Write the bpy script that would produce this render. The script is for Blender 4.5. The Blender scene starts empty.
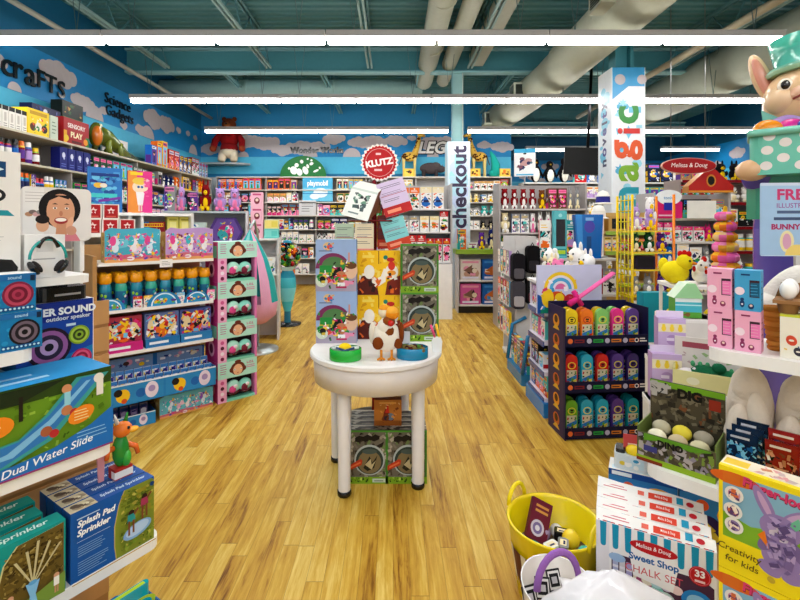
import bpy, math, random
from mathutils import Vector as V, Matrix as Mx
SC = bpy.context.scene
COL = SC.collection
FPX, CX, CY, EYE = 460.0, 393.0, 225.0, 1.47
R = math.radians

def P(px, py, d):
    """point at depth d (metres from the camera plane) seen at that place of the photograph"""
    return V(((px-CX)*d/FPX, d, EYE+(CY-py)*d/FPX))

PAL = {'red': 'c8202a', 'dark red': '8e1620', 'orange': 'ee7a1c', 'yellow': 'f4cf1e', 'lime green': '9ccb2b', 'green': '2f9a45', 'dark green': '1d5a34',
       'teal': '1fa7a8', 'turquoise': '59c9c4', 'light blue': '7cc6ea', 'blue': '1f78c8', 'navy': '1b2a66', 'purple': '6a3a9a', 'lilac': 'c2a3d8',
       'pink': 'f08cb8', 'hot pink': 'e0348a', 'white': 'f2f0ee', 'grey': '9a9a9c', 'black': '1a1a1e', 'brown': '7a4a28', 'tan': 'c69a62', 'cream': 'efe2bd'}

def lin(c):
    if isinstance(c, tuple):
        return c
    h = PAL.get(c, c)
    o = []
    for i in (0, 2, 4):
        s = int(h[i:i+2], 16)/255
        o.append(s/12.92 if s <= .04045 else ((s+.055)/1.055)**2.4)
    return (o[0]**1.2, o[1]**1.2, o[2]**1.2, 1.0)

MATS = {}
def mat(key):
    if key in MATS:
        return MATS[key]
    m = bpy.data.materials.new(key)
    m.use_nodes = True
    nt = m.node_tree
    b = nt.nodes['Principled BSDF']
    at = nt.nodes.new('ShaderNodeAttribute'); at.attribute_name = 'Col'
    rough, metal, spec, bump, scale = {'card': (.5, 0, .25, 0, 0), 'gloss': (.2, 0, .5, 0, 0), 'fabric': (.95, 0, .15, .35, 90), 'metal': (.35, .85, .5, 0, 0),
        'foil': (.22, .55, .6, .25, 25), 'paint': (.6, 0, .3, .06, 40), 'laminate': (.35, 0, .5, 0, 0), 'film': (.12, 0, .6, .4, 18), 'wood': (.5, 0, .4, .1, 30)}.get(key, (.5, 0, .5, 0, 0))
    b.inputs['Roughness'].default_value = rough
    b.inputs['Metallic'].default_value = metal
    b.inputs['Specular IOR Level'].default_value = spec
    if key == 'lamp':
        nt.links.new(at.outputs['Color'], b.inputs['Emission Color'])
        b.inputs['Emission Strength'].default_value = LAMP
        b.inputs['Base Color'].default_value = (.9, .9, .9, 1)
    elif key == 'glass':
        b.inputs['Base Color'].default_value = (.95, .97, .98, 1)
        b.inputs['Roughness'].default_value = .03
        b.inputs['Transmission Weight'].default_value = 1
        b.inputs['IOR'].default_value = 1.15
    else:
        tc = nt.nodes.new('ShaderNodeTexCoord')
        nz = nt.nodes.new('ShaderNodeTexNoise'); nz.inputs['Scale'].default_value = 14
        nt.links.new(tc.outputs['Object'], nz.inputs['Vector'])
        if key == 'wood':
            mp = nt.nodes.new('ShaderNodeMapping'); mp.inputs['Scale'].default_value = (1, 1, .12)
            nt.links.new(tc.outputs['Object'], mp.inputs['Vector']); nt.links.new(mp.outputs['Vector'], nz.inputs['Vector'])
        mr = nt.nodes.new('ShaderNodeMapRange')
        lo = .75 if key == 'wood' else .93
        mr.inputs['To Min'].default_value = lo; mr.inputs['To Max'].default_value = 2-lo
        nt.links.new(nz.outputs['Fac'], mr.inputs['Value'])
        mx = nt.nodes.new('ShaderNodeMix'); mx.data_type = 'RGBA'; mx.blend_type = 'MULTIPLY'; mx.inputs['Factor'].default_value = 1
        nt.links.new(at.outputs['Color'], mx.inputs[6]); nt.links.new(mr.outputs['Result'], mx.inputs[7])
        nt.links.new(mx.outputs[2], b.inputs['Base Color'])
        if bump:
            n2 = nt.nodes.new('ShaderNodeTexNoise'); n2.inputs['Scale'].default_value = scale
            nt.links.new(tc.outputs['Object'], n2.inputs['Vector'])
            bp = nt.nodes.new('ShaderNodeBump'); bp.inputs['Strength'].default_value = bump; bp.inputs['Distance'].default_value = .01
            nt.links.new(n2.outputs['Fac'], bp.inputs['Height']); nt.links.new(bp.outputs['Normal'], b.inputs['Normal'])
    MATS[key] = m
    return m

TXT = {}
def tmesh(body, bold=.0, ext=.0, shear=0.):
    k = (body, bold, ext, shear)
    if k not in TXT:
        cu = bpy.data.curves.new('t', 'FONT')
        cu.body = body; cu.size = 1; cu.align_x = 'CENTER'; cu.align_y = 'CENTER'; cu.offset = bold; cu.extrude = ext; cu.resolution_u = 3; cu.shear = shear
        o = bpy.data.objects.new('t', cu); COL.objects.link(o)
        bpy.context.view_layer.update()
        ev = o.evaluated_get(bpy.context.evaluated_depsgraph_get())
        me = ev.to_mesh()
        vs = [v.co.copy() for v in me.vertices]; fs = [tuple(p.vertices) for p in me.polygons]
        ev.to_mesh_clear()
        bpy.data.objects.remove(o); bpy.data.curves.remove(cu)
        if vs:
            mx = (min(v.x for v in vs)+max(v.x for v in vs))/2; my = (min(v.y for v in vs)+max(v.y for v in vs))/2
            vs = [V((v.x-mx, v.y-my, v.z)) for v in vs]
        TXT[k] = (vs, fs)
    return TXT[k]

class M:
    """collects the shapes of ONE mesh; colours ride on a face-corner colour attribute, finishes on material slots"""
    def __init__(s):
        s.v, s.f, s.c, s.m, s.s = [], [], [], [], []
        s.T = None
    def add(s, pts, faces, col, mt='card', smooth=False):
        b = len(s.v)
        s.v += [tuple(s.T @ V(p)) if s.T is not None else tuple(p) for p in pts]
        one = not isinstance(col, list)
        cc = lin(col) if one else None
        for i, f in enumerate(faces):
            s.f.append(tuple(b+j for j in f)); s.c.append(cc if one else lin(col[i])); s.m.append(mt); s.s.append(smooth)
        return s
    def box(s, x0, x1, y0, y1, z0, z1, col, mt='card', cols=None):
        p = [(x, y, z) for z in (z0, z1) for y in (y0, y1) for x in (x0, x1)]
        f = [(0, 1, 5, 4), (1, 3, 7, 5), (3, 2, 6, 7), (2, 0, 4, 6), (4, 5, 7, 6), (2, 3, 1, 0)]   # front right back left top bottom
        return s.add(p, f, cols or col, mt)
    def rbox(s, x0, x1, y0, y1, z0, z1, r, col, mt='card', n=3):
        """slab with rounded vertical corners"""
        o = []
        for (cx, cy, a0) in ((x1-r, y1-r, 0), (x0+r, y1-r, 90), (x0+r, y0+r, 180), (x1-r, y0+r, 270)):
            for k in range(n+1):
                a = R(a0+90*k/n); o.append((cx+r*math.cos(a), cy+r*math.sin(a)))
        N = len(o)
        return s.add([(x, y, z0) for x, y in o]+[(x, y, z1) for x, y in o], [(i, (i+1) % N, N+(i+1) % N, N+i) for i in range(N)]+[tuple(range(N, 2*N)), tuple(range(N-1, -1, -1))], col, mt)
    def prism(s, pts, y0, y1, col, mt='card', side=None):
        """outline in x,z (counter-clockwise seen from -y) extruded from y0 (front) to y1"""
        N = len(pts)
        f = [tuple(range(N)), tuple(range(2*N-1, N-1, -1))]+[(i, N+i, N+(i+1) % N, (i+1) % N) for i in range(N)]
        return s.add([(x, y0, z) for x, z in pts]+[(x, y1, z) for x, z in pts], f, [col, col]+[side or col]*N, mt)
    def slab(s, pts, z0, z1, col, mt='card', side=None):
        N = len(pts)
        f = [tuple(range(N, 2*N)), tuple(range(N-1, -1, -1))]+[(i, (i+1) % N, N+(i+1) % N, N+i) for i in range(N)]
        return s.add([(x, y, z0) for x, y in pts]+[(x, y, z1) for x, y in pts], f, [col, col]+[side or col]*N, mt)
    def sphere(s, c, r, col, mt='fabric', nu=12, nv=8, rot=None):
        r = (r, r, r) if not isinstance(r, tuple) else r
        p = [(0, 0, 1)]+[(math.sin(math.pi*j/nv)*math.cos(2*math.pi*i/nu), math.sin(math.pi*j/nv)*math.sin(2*math.pi*i/nu), math.cos(math.pi*j/nv)) for j in range(1, nv) for i in range(nu)]+[(0, 0, -1)]
        q = []
        for a in p:
            v = V((a[0]*r[0], a[1]*r[1], a[2]*r[2]))
            if rot is not None:
                v = rot @ v
            q.append(v+V(c))
        f = [(0, 1+i, 1+(i+1) % nu) for i in range(nu)]
        for j in range(nv-2):
            f += [(1+j*nu+i, 1+(j+1)*nu+i, 1+(j+1)*nu+(i+1) % nu, 1+j*nu+(i+1) % nu) for i in range(nu)]
        L = len(q)-1
        f += [(L, 1+(nv-2)*nu+(i+1) % nu, 1+(nv-2)*nu+i) for i in range(nu)]
        return s.add(q, f, col, mt, True)
    def lathe(s, prof, c, col, mt='gloss', n=20, rx=1, ry=1, smooth=True, rot=None):
        q = []
        for r, z in prof:
            for i in range(n):
                v = V((r*rx*math.cos(2*math.pi*i/n), r*ry*math.sin(2*math.pi*i/n), z))
                q.append((rot @ v if rot is not None else v)+V(c))
        K = len(prof)
        f, cl = [], []
        for j in range(K-1):
            for i in range(n):
                f.append((j*n+i, (j+1)*n+(i+1) % n, (j+1)*n+i) if prof[j][0] < 1e-5 else (j*n+i, j*n+(i+1) % n, (j+1)*n+i) if prof[j+1][0] < 1e-5 else (j*n+i, j*n+(i+1) % n, (j+1)*n+(i+1) % n, (j+1)*n+i)); cl.append(col[j % len(col)] if isinstance(col, list) else col)
        s.add(q, f, cl, mt, smooth)
        if prof[0][0] > 1e-5:
            s.add(q[:n], [tuple(range(n-1, -1, -1))], col[0] if isinstance(col, list) else col, mt)
        if prof[-1][0] > 1e-5:
            s.add(q[-n:], [tuple(range(n))], col[-1] if isinstance(col, list) else col, mt)
        return s
    def tube(s, path, r, col, mt='metal', n=6, closed=False, smooth=True, flat=1.0):
        path = [V(p) for p in path]; N = len(path)
        q = []; up = None
        for i, p in enumerate(path):
            a = path[(i-1) % N] if (i > 0 or closed) else p
            b = path[(i+1) % N] if (i < N-1 or closed) else p
            t = (b-a).normalized()
            if up is None:
                up = V((0, 0, 1)) if abs(t.z) < .9 else V((0, 1, 0))
            sx = t.cross(up)
            if sx.length < 1e-4:
                sx = t.cross(V((1, .3, 0)))
            sx.normalize(); up = sx.cross(t).normalized()
            rr = r[i] if isinstance(r, list) else r
            for k in range(n):
                an = 2*math.pi*(k+.5)/n
                q.append(p+sx*rr*math.cos(an)+up*rr*flat*math.sin(an))
        f = []
        for i in range(N if closed else N-1):
            j = (i+1) % N
            f += [(i*n+k, i*n+(k+1) % n, j*n+(k+1) % n, j*n+k) for k in range(n)]
        if not closed:
            f += [tuple(range(n-1, -1, -1)), tuple(range((N-1)*n, N*n))]
        return s.add(q, f, col, mt, smooth and n > 4)
    def letters(s, body, o, u, v, h, col, bold=.02, ext=.0, mt='card', shear=0., sx=1.):
        vs, fs = tmesh(body, bold, ext/h if h else 0, shear)
        u, v = V(u).normalized(), V(v).normalized(); n = u.cross(v)
        return s.add([V(o)+u*p.x*h*sx+v*p.y*h+n*p.z*h for p in vs], fs, col, mt)
    def build(s, name, parent=None, loc=(0, 0, 0), rz=0):
        me = bpy.data.meshes.new(name)
        me.from_pydata(s.v, [], s.f)
        keys = []
        for k in s.m:
            if k not in keys:
                keys.append(k)
        for k in keys:
            me.materials.append(mat(k))
        ix = {k: i for i, k in enumerate(keys)}
        me.polygons.foreach_set('material_index', [ix[k] for k in s.m])
        me.polygons.foreach_set('use_smooth', s.s)
        ca = me.color_attributes.new('Col', 'FLOAT_COLOR', 'CORNER')
        buf = []
        for f, c in zip(s.f, s.c):
            buf.extend(c*len(f))
        ca.data.foreach_set('color', buf)
        me.update()
        o = bpy.data.objects.new(name, me)
        COL.objects.link(o)
        o.location = loc; o.rotation_euler = (0, 0, rz)
        if parent is not None:
            o.parent = parent
        return o

class Pn:
    """a printed face of a mesh: flat shapes laid on it in 0..1 coordinates, radii in parts of its height"""
    def __init__(s, m, o, u, v, w, h, mt='card', eps=.00005):
        s.m, s.o, s.u, s.v, s.w, s.h, s.mt, s.eps = m, V(o), V(u).normalized(), V(v).normalized(), w, h, mt, eps
        s.n = s.u.cross(s.v); s.k = 0
    def pt(s, a, b):
        return s.o+s.u*(a*s.w)+s.v*(b*s.h)+s.n*(s.eps*s.k)
    def poly(s, pts, c):
        s.k += 1
        s.m.add([s.pt(a, b) for a, b in pts], [tuple(range(len(pts)))], c, s.mt); return s
    def rect(s, a0, b0, a1, b1, c):
        return s.poly([(a0, b0), (a1, b0), (a1, b1), (a0, b1)], c)
    def ell(s, a, b, ra, c, rb=None, rot=0, n=18, a0=0, a1=360):
        rb = ra if rb is None else rb
        q = []
        full = a1-a0 >= 360
        for i in range(n if full else n+1):
            t = R(a0+(a1-a0)*i/n)
            x, y = ra*math.cos(t), rb*math.sin(t)
            x, y = x*math.cos(rot)-y*math.sin(rot), x*math.sin(rot)+y*math.cos(rot)
            q.append((a+x*s.h/s.w, b+y))
        return s.poly(q, c)
    def star(s, a, b, r, c, n=5, ri=.45, rot=90):
        q = []
        for i in range(2*n):
            t = R(rot+180*i/n); rr = r if i % 2 == 0 else r*ri
            q.append((a+rr*math.cos(t)*s.h/s.w, b+rr*math.sin(t)))
        return s.poly(q, c)
    def text(s, body, a, b, h, c, bold=.02, shear=0., rot=0, sx=1.):
        s.k += 1
        u, v = s.u, s.v
        if rot:
            u, v = u*math.cos(rot)+v*math.sin(rot), v*math.cos(rot)-u*math.sin(rot)
        s.m.letters(body, s.pt(a, b), u, v, h*s.h, c, bold, 0, s.mt, shear, sx); return s
    def lines(s, a0, b0, a1, b1, n, c, seed=1, t=.35):
        rg = random.Random(seed)
        st = (b1-b0)/n
        for i in range(n):
            y = b1-(i+.5)*st
            s.rect(a0, y-st*t/2, a0+(a1-a0)*rg.uniform(.65, 1), y+st*t/2, c)
        return s
    def blobs(s, seed, n, pal, a0, b0, a1, b1, r0, r1):
        rg = random.Random(seed)
        asp = s.h/s.w
        for i in range(n):
            r = rg.uniform(r0, r1)
            r = min(r, (a1-a0)/2.05/asp, (b1-b0)/2.05)
            x = rg.uniform(a0+r*asp, max(a0+r*asp, a1-r*asp)); y = rg.uniform(b0+r, max(b0+r, b1-r)); c = rg.choice(pal); k = rg.random()
            if k < .45:
                s.ell(x, y, r, c, rb=r*rg.uniform(.5, 1), n=9)
            elif k < .6:
                s.star(x, y, r, c, rg.choice((4, 5, 6)))
            elif k < .85:
                s.rect(x-r*asp*.9, y-r*.45, x+r*asp*.9, y+r*.45, c)
            else:
                t = rg.uniform(0, 360)
                s.poly([(x+r*asp*math.cos(R(t+q)), y+r*math.sin(R(t+q))) for q in (0, 110, 230)], c)
        return s
    def noise(s, seed, n, pal, a0, b0, a1, b1, r):
        """fine printed detail too small to read"""
        rg = random.Random(seed)
        asp = s.h/s.w
        for i in range(n):
            x, y = rg.uniform(a0, a1), rg.uniform(b0, b1); t = rg.uniform(0, 6.28); q = r*rg.uniform(.5, 1.3); e = q*rg.uniform(.3, .8)
            c, k = math.cos(t), math.sin(t)
            pts = [(x+(c*dx*q-k*dy*e)*asp, y+(k*dx*q+c*dy*e)) for dx, dy in ((-1, -1), (1, -1), (1, 1), (-1, 1))]
            s.poly([(min(a1, max(a0, a)), min(b1, max(b0, b))) for a, b in pts], rg.choice(pal))
        return s
    def cloud(s, a, b, r, c, seed=0):
        rg = random.Random(seed)
        for i in range(6):
            s.ell(a+(i-2.5)*r*.42*s.h/s.w, b+rg.uniform(-.1, .25)*r, r*rg.uniform(.36, .6), c, n=16)
        return s

def front(m, w, h, z=0, y=0, mt='card', x=0, eps=.00005):
    return Pn(m, (x-w/2, y, z), (1, 0, 0), (0, 0, 1), w, h, mt, eps)
def topp(m, w, d, z, y=0, mt='card', x=0):
    return Pn(m, (x-w/2, y, z), (1, 0, 0), (0, 1, 0), w, d, mt)
def rside(m, w, d, h, z=0, y=0, mt='card'):
    return Pn(m, (w/2, y, z), (0, 1, 0), (0, 0, 1), d, h, mt)
def lside(m, w, d, h, z=0, y=0, mt='card'):
    return Pn(m, (-w/2, y+d, z), (0, -1, 0), (0, 0, 1), d, h, mt)

LABELS = {}
def tag(o, label=None, cat=None, group=None, kind=None):
    if label:
        o['label'] = label
        LABELS.setdefault(label, []).append(o.name)
    if cat:
        o['category'] = cat
    if group:
        o['group'] = group
    if kind:
        o['kind'] = kind
    return o
def T(name, label, cat, loc, rz=0, group=None):
    o = bpy.data.objects.new(name, None); COL.objects.link(o)
    o.empty_display_size = .05
    o.location = loc; o.rotation_euler = (0, 0, rz)
    return tag(o, label, cat, group)
def one(m, name, label, cat, loc, rz=0, group=None):
    return tag(m.build(name, None, loc, rz), label, cat, group)
def struct(m, name):
    return tag(m.build(name), kind='structure')
def dup(root, loc, rz, label, group=None):
    r = root.copy(); COL.objects.link(r)
    r.location = loc; r.rotation_euler = (root.rotation_euler[0], root.rotation_euler[1], rz)
    tag(r, label, None, group)
    for ch in list(root.children):
        c = ch.copy(); COL.objects.link(c); c.parent = r
        for g in list(ch.children):
            d = g.copy(); COL.objects.link(d); d.parent = c
    return r

class Fr:
    """a shelf's own frame: u runs along its front, w into it, the front looks along -w"""
    def __init__(s, x, y, deg):
        s.x, s.y, s.a = x, y, R(deg)
    def at(s, u, w, z):
        c, n = math.cos(s.a), math.sin(s.a)
        return V((s.x+u*c-w*n, s.y+u*n+w*c, z))
ORD = 'first second third fourth fifth sixth seventh eighth ninth tenth eleventh twelfth thirteenth fourteenth fifteenth sixteenth seventeenth eighteenth nineteenth'.split()
def nth(k):
    return ORD[k] if k < 19 else ('%sth' % (k+1) if (k+1) % 10 not in (1, 2, 3) else '%s%s' % (k+1, {1: 'st', 2: 'nd', 3: 'rd'}[(k+1) % 10]))

# ---------------------------------------------------------------- goods
def pick(rg, pal=None, no=()):
    ks = [k for k in (pal or PAL) if k not in no]
    return rg.choice(ks)
BRIGHT = ['red', 'orange', 'yellow', 'lime green', 'green', 'teal', 'turquoise', 'light blue', 'blue', 'navy', 'purple', 'lilac', 'pink', 'hot pink', 'white', 'black']
def art(p, seed, main, acc=None, n=9):
    """unreadably small package print: colour fields, a title bar, a pictured toy, scattered marks"""
    rg = random.Random(seed)
    acc = acc or [pick(rg, BRIGHT, (main,)) for _ in range(3)]
    p.rect(0, 0, 1, 1, main)
    k = rg.randrange(4)
    if k == 0:
        p.rect(0, 0, 1, rg.uniform(.25, .5), acc[0])
    elif k == 1:
        p.poly([(0, 0), (1, 0), (1, rg.uniform(.2, .5)), (0, rg.uniform(.4, .7))], acc[0])
    elif k == 2:
        p.ell(.5, .42, min(.46, .46*p.w/p.h), acc[0], n=20)
    else:
        p.rect(0, 0, .3, 1, acc[0])
    x, y, r = rg.uniform(.4, .6), rg.uniform(.32, .45), min(.24, .3*p.w/p.h)
    p.ell(x, y, r, acc[1], rb=r*rg.uniform(.7, 1.1))
    p.ell(x-.06, y+r*.75, r*.6, pick(rg, ['cream', 'white', 'tan', 'yellow', 'pink']), n=12)
    p.ell(x-.1, y+r*.8, r*.12, 'black', n=6); p.ell(x-.01, y+r*.8, r*.12, 'black', n=6)
    p.blobs(seed+1, n, acc+['white', pick(rg, BRIGHT)], .04, .04, .96, .7, .04, .11)
    p.noise(seed+2, 14, acc+['white', 'black', 'cream', 'navy'], .05, .05, .95, .72, .04)
    p.rect(.08, .76, .92, .93, pick(rg, ['white', 'yellow', acc[2]], (main,)))
    c = pick(rg, ['navy', 'hot pink', 'black', 'red', 'purple'])
    q = .12
    while q < .86:
        w = rg.uniform(.05, .12); p.rect(q, .8, min(q+w, .9), .89, c); q += w+.025
    return p
def g_box(seed, w, d, h, main):
    m = M(); rg = random.Random(seed)
    m.box(-w/2, w/2, 0, d, 0, h, main)
    art(front(m, w, h), seed, main)
    topp(m, w, d, h).rect(.1, .2, .9, .8, pick(rg, BRIGHT, (main,)))
    for s in (lside, rside):
        s(m, w, d, h).rect(0, 0, 1, .3, pick(rg, BRIGHT, (main,))).blobs(seed+7, 4, ['white', 'yellow', 'navy'], .05, .3, .95, .95, .05, .12)
    return m
def g_bag(seed, w, d, h, main):
    m = M(); rg = random.Random(seed)
    m.prism([(-w/2, 0), (w/2, 0), (w/2*.96, h*.78), (w/2, h), (-w/2, h), (-w/2*.96, h*.78)], 0, d*.35, 'white', 'film', pick(rg, BRIGHT))
    p = front(m, w, h)
    p.rect(0, .74, 1, 1, main).ell(.5, .93, .035, 'white')
    p.lines(.15, .78, .85, .9, 2, pick(rg, ['white', 'yellow'], (main,)), seed)
    p.noise(seed+9, 22, ['black', 'white', main, pick(rg, BRIGHT)], .06, .04, .94, .72, .07)
    p.blobs(seed+3, 8, [pick(rg, BRIGHT) for _ in range(3)]+['black', 'white', main], .08, .05, .92, .72, .06, .17)
    return m
def g_jar(seed, w, d, h, main):
    m = M(); rg = random.Random(seed); r = w*.46
    m.lathe([(r*.9, 0), (r, .02*h), (r, .7*h), (r*.7, .78*h)], (0, r, 0), [main, main, pick(rg, BRIGHT, (main,))], 'gloss', 12)
    m.lathe([(r*.75, .78*h), (r*.75, .98*h), (r*.6, h)], (0, r, 0), pick(rg, ['yellow', 'white', 'red', 'black', 'orange']), 'gloss', 12)
    m.lathe([(r*1.01, .2*h), (r*1.01, .6*h)], (0, r, 0), pick(rg, BRIGHT, (main,)), 'card', 12)
    return m
def g_plush(seed, w, d, h, main):
    m = M(); rg = random.Random(seed); r = w*.42
    lt = pick(rg, ['white', 'cream', 'pink', 'yellow'], (main,))
    y = r
    m.sphere((0, y, h*.32), (r*.85, r*.75, h*.32), main)
    m.sphere((0, y-r*.42, h*.3), (r*.5, r*.45, h*.2), lt)
    m.sphere((0, y-r*.1, h*.7), (r*.8, r*.72, h*.24), main)
    m.sphere((0, y-r*.7, h*.65), (r*.36, r*.28, h*.09), lt)
    m.sphere((0, y-r*.98, h*.68), r*.1, 'black', 'gloss', 6, 4)
    k = rg.random()
    for s in (-1, 1):
        m.sphere((s*r*.32, y-r*.72, h*.76), r*.1, 'black', 'gloss', 6, 4)
        if k < .5:
            m.sphere((s*r*.55, y, h*.9), r*.27, main, nu=8, nv=6)
        else:
            m.sphere((s*r*.4, y, h*.95), (r*.18, r*.14, h*.17), main, nu=8, nv=6)
        m.sphere((s*r*.85, y-r*.35, h*.38), (r*.28, r*.3, h*.15), main, nu=8, nv=6)
        m.sphere((s*r*.5, y-r*.55, h*.09), (r*.33, r*.45, h*.09), lt, nu=8, nv=6)
    zmin = min(v[2] for v in m.v)
    m.v = [(a, b, c-zmin) for a, b, c in m.v]
    return m
def g_book(seed, w, d, h, main):
    m = M(); rg = random.Random(seed)
    d = min(d, .05)
    m.box(-w/2+.003, w/2-.003, .004, d-.004, .003, h-.003, 'cream')
    for y in (0, d-.004):
        m.box(-w/2, w/2, y, y+.004, 0, h, main)
    m.box(-w/2, -w/2+.004, 0, d, 0, h, main)
    art(front(m, w, h), seed, main, n=5)
    return m
def g_figure(seed, w, d, h, main):
    """boxed doll: carton with a dark window and the doll standing in it"""
    m = M(); rg = random.Random(seed)
    m.box(-w/2, w/2, 0, d, 0, h, main)
    p = front(m, w, h)
    p.rect(.1, .12, .9, .78, pick(rg, ['navy', 'black', 'purple', 'light blue'], (main,)))
    c = pick(rg, BRIGHT, (main,))
    p.poly([(.32, .14), (.68, .14), (.58, .5), (.42, .5)], c)
    p.ell(.5, .58, min(.09, .2*w/h), 'e8b890', n=12).ell(.5, .63, min(.09, .2*w/h), pick(rg, ['yellow', 'brown', 'black', 'hot pink']), rb=.05, n=12)
    p.rect(.08, .82, .92, .95, pick(rg, ['white', 'yellow', 'hot pink'], (main,))).lines(.15, .84, .85, .93, 1, 'navy', seed, .5)
    p.blobs(seed+2, 5, BRIGHT, .04, .02, .96, .12, .02, .05)
    for s in (lside, rside):
        s(m, w, d, h).rect(.1, .1, .9, .5, pick(rg, BRIGHT, (main,)))
    return m
KIND = {'box': (g_box, 'toy_box', 'toy box', 'toy box'), 'bag': (g_bag, 'toy_bag', 'clear toy bag', 'toy bag'), 'hang': (g_bag, 'hanging_bag', 'hanging toy bag', 'toy bag'), 'jar': (g_jar, 'toy_bottle', 'capped bottle', 'bottle'),
        'plush': (g_plush, 'plush_animal', 'plush animal', 'soft toy'), 'book': (g_book, 'activity_book', 'activity book', 'book'), 'figure': (g_figure, 'boxed_figure', 'boxed figure', 'boxed doll')}
def fill(fr, u0, u1, w, z, kinds, hr, wr, anchor, shelf, pal=None, seed=1, depth=.12, rep=(1, 3), gap=.012, rev=False):
    """a row of different goods, each an object; every name, label and colour its own"""
    rg = random.Random(seed)
    u, k = u0, 0
    todo = []
    while True:
        kd = rg.choice(kinds); ww = rg.uniform(*wr); hh = rg.uniform(*hr); c = pick(rg, pal or BRIGHT); n = rg.randint(*rep)
        if u+ww > u1:
            break
        src = None
        for _ in range(n):
            if u+ww > u1:
                break
            todo.append((kd, ww, hh, c, u+ww/2, src is None)); src = 1
            u += ww+gap
    N = len(todo)
    src = None
    for i, (kd, ww, hh, c, uc, new) in enumerate(todo):
        fn, nm, ds, cat = KIND[kd]
        lab = '%s %s, %s from %s, %s' % (c, ds, nth(N-1-i if rev else i), anchor, shelf)
        loc = fr.at(uc, w+rg.uniform(0, .01), z+.0006)
        if new or src is None:
            src = one(fn(seed*100+i*7, ww, min(depth, ww*.9), hh, c), nm, lab, cat, loc, fr.a, 'goods on '+shelf)
        else:
            dup(src, loc, fr.a, lab, 'goods on '+shelf)
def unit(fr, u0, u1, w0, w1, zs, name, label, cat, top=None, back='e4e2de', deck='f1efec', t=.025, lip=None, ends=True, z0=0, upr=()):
    """shelving unit: back panel, end panels and a child per deck"""
    o = T(name, label, cat, fr.at((u0+u1)/2, w0, z0), fr.a)
    h = (u1-u0)/2; dd = w1-w0; zt = (top or max(zs)+.3)-z0
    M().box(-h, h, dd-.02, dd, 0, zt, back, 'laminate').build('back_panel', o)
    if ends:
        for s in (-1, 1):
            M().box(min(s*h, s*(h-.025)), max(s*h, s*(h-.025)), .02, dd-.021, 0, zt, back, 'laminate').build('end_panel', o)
    for q in upr:
        M().box(q-(u0+u1)/2-.012, q-(u0+u1)/2+.012, .03, dd-.021, 0, zt, back, 'laminate').build('upright', o)
    for z in zs:
        m = M().rbox(-h+.026, h-.026, 0, dd-.021, z-t-z0, z-z0, .015, deck, 'laminate')
        if lip:
            m.box(-h+.03, h-.03, -.006, 0, z-t-.015-z0, z-.002-z0, lip, 'gloss')
        m.build('shelf', o)
    return o
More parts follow.
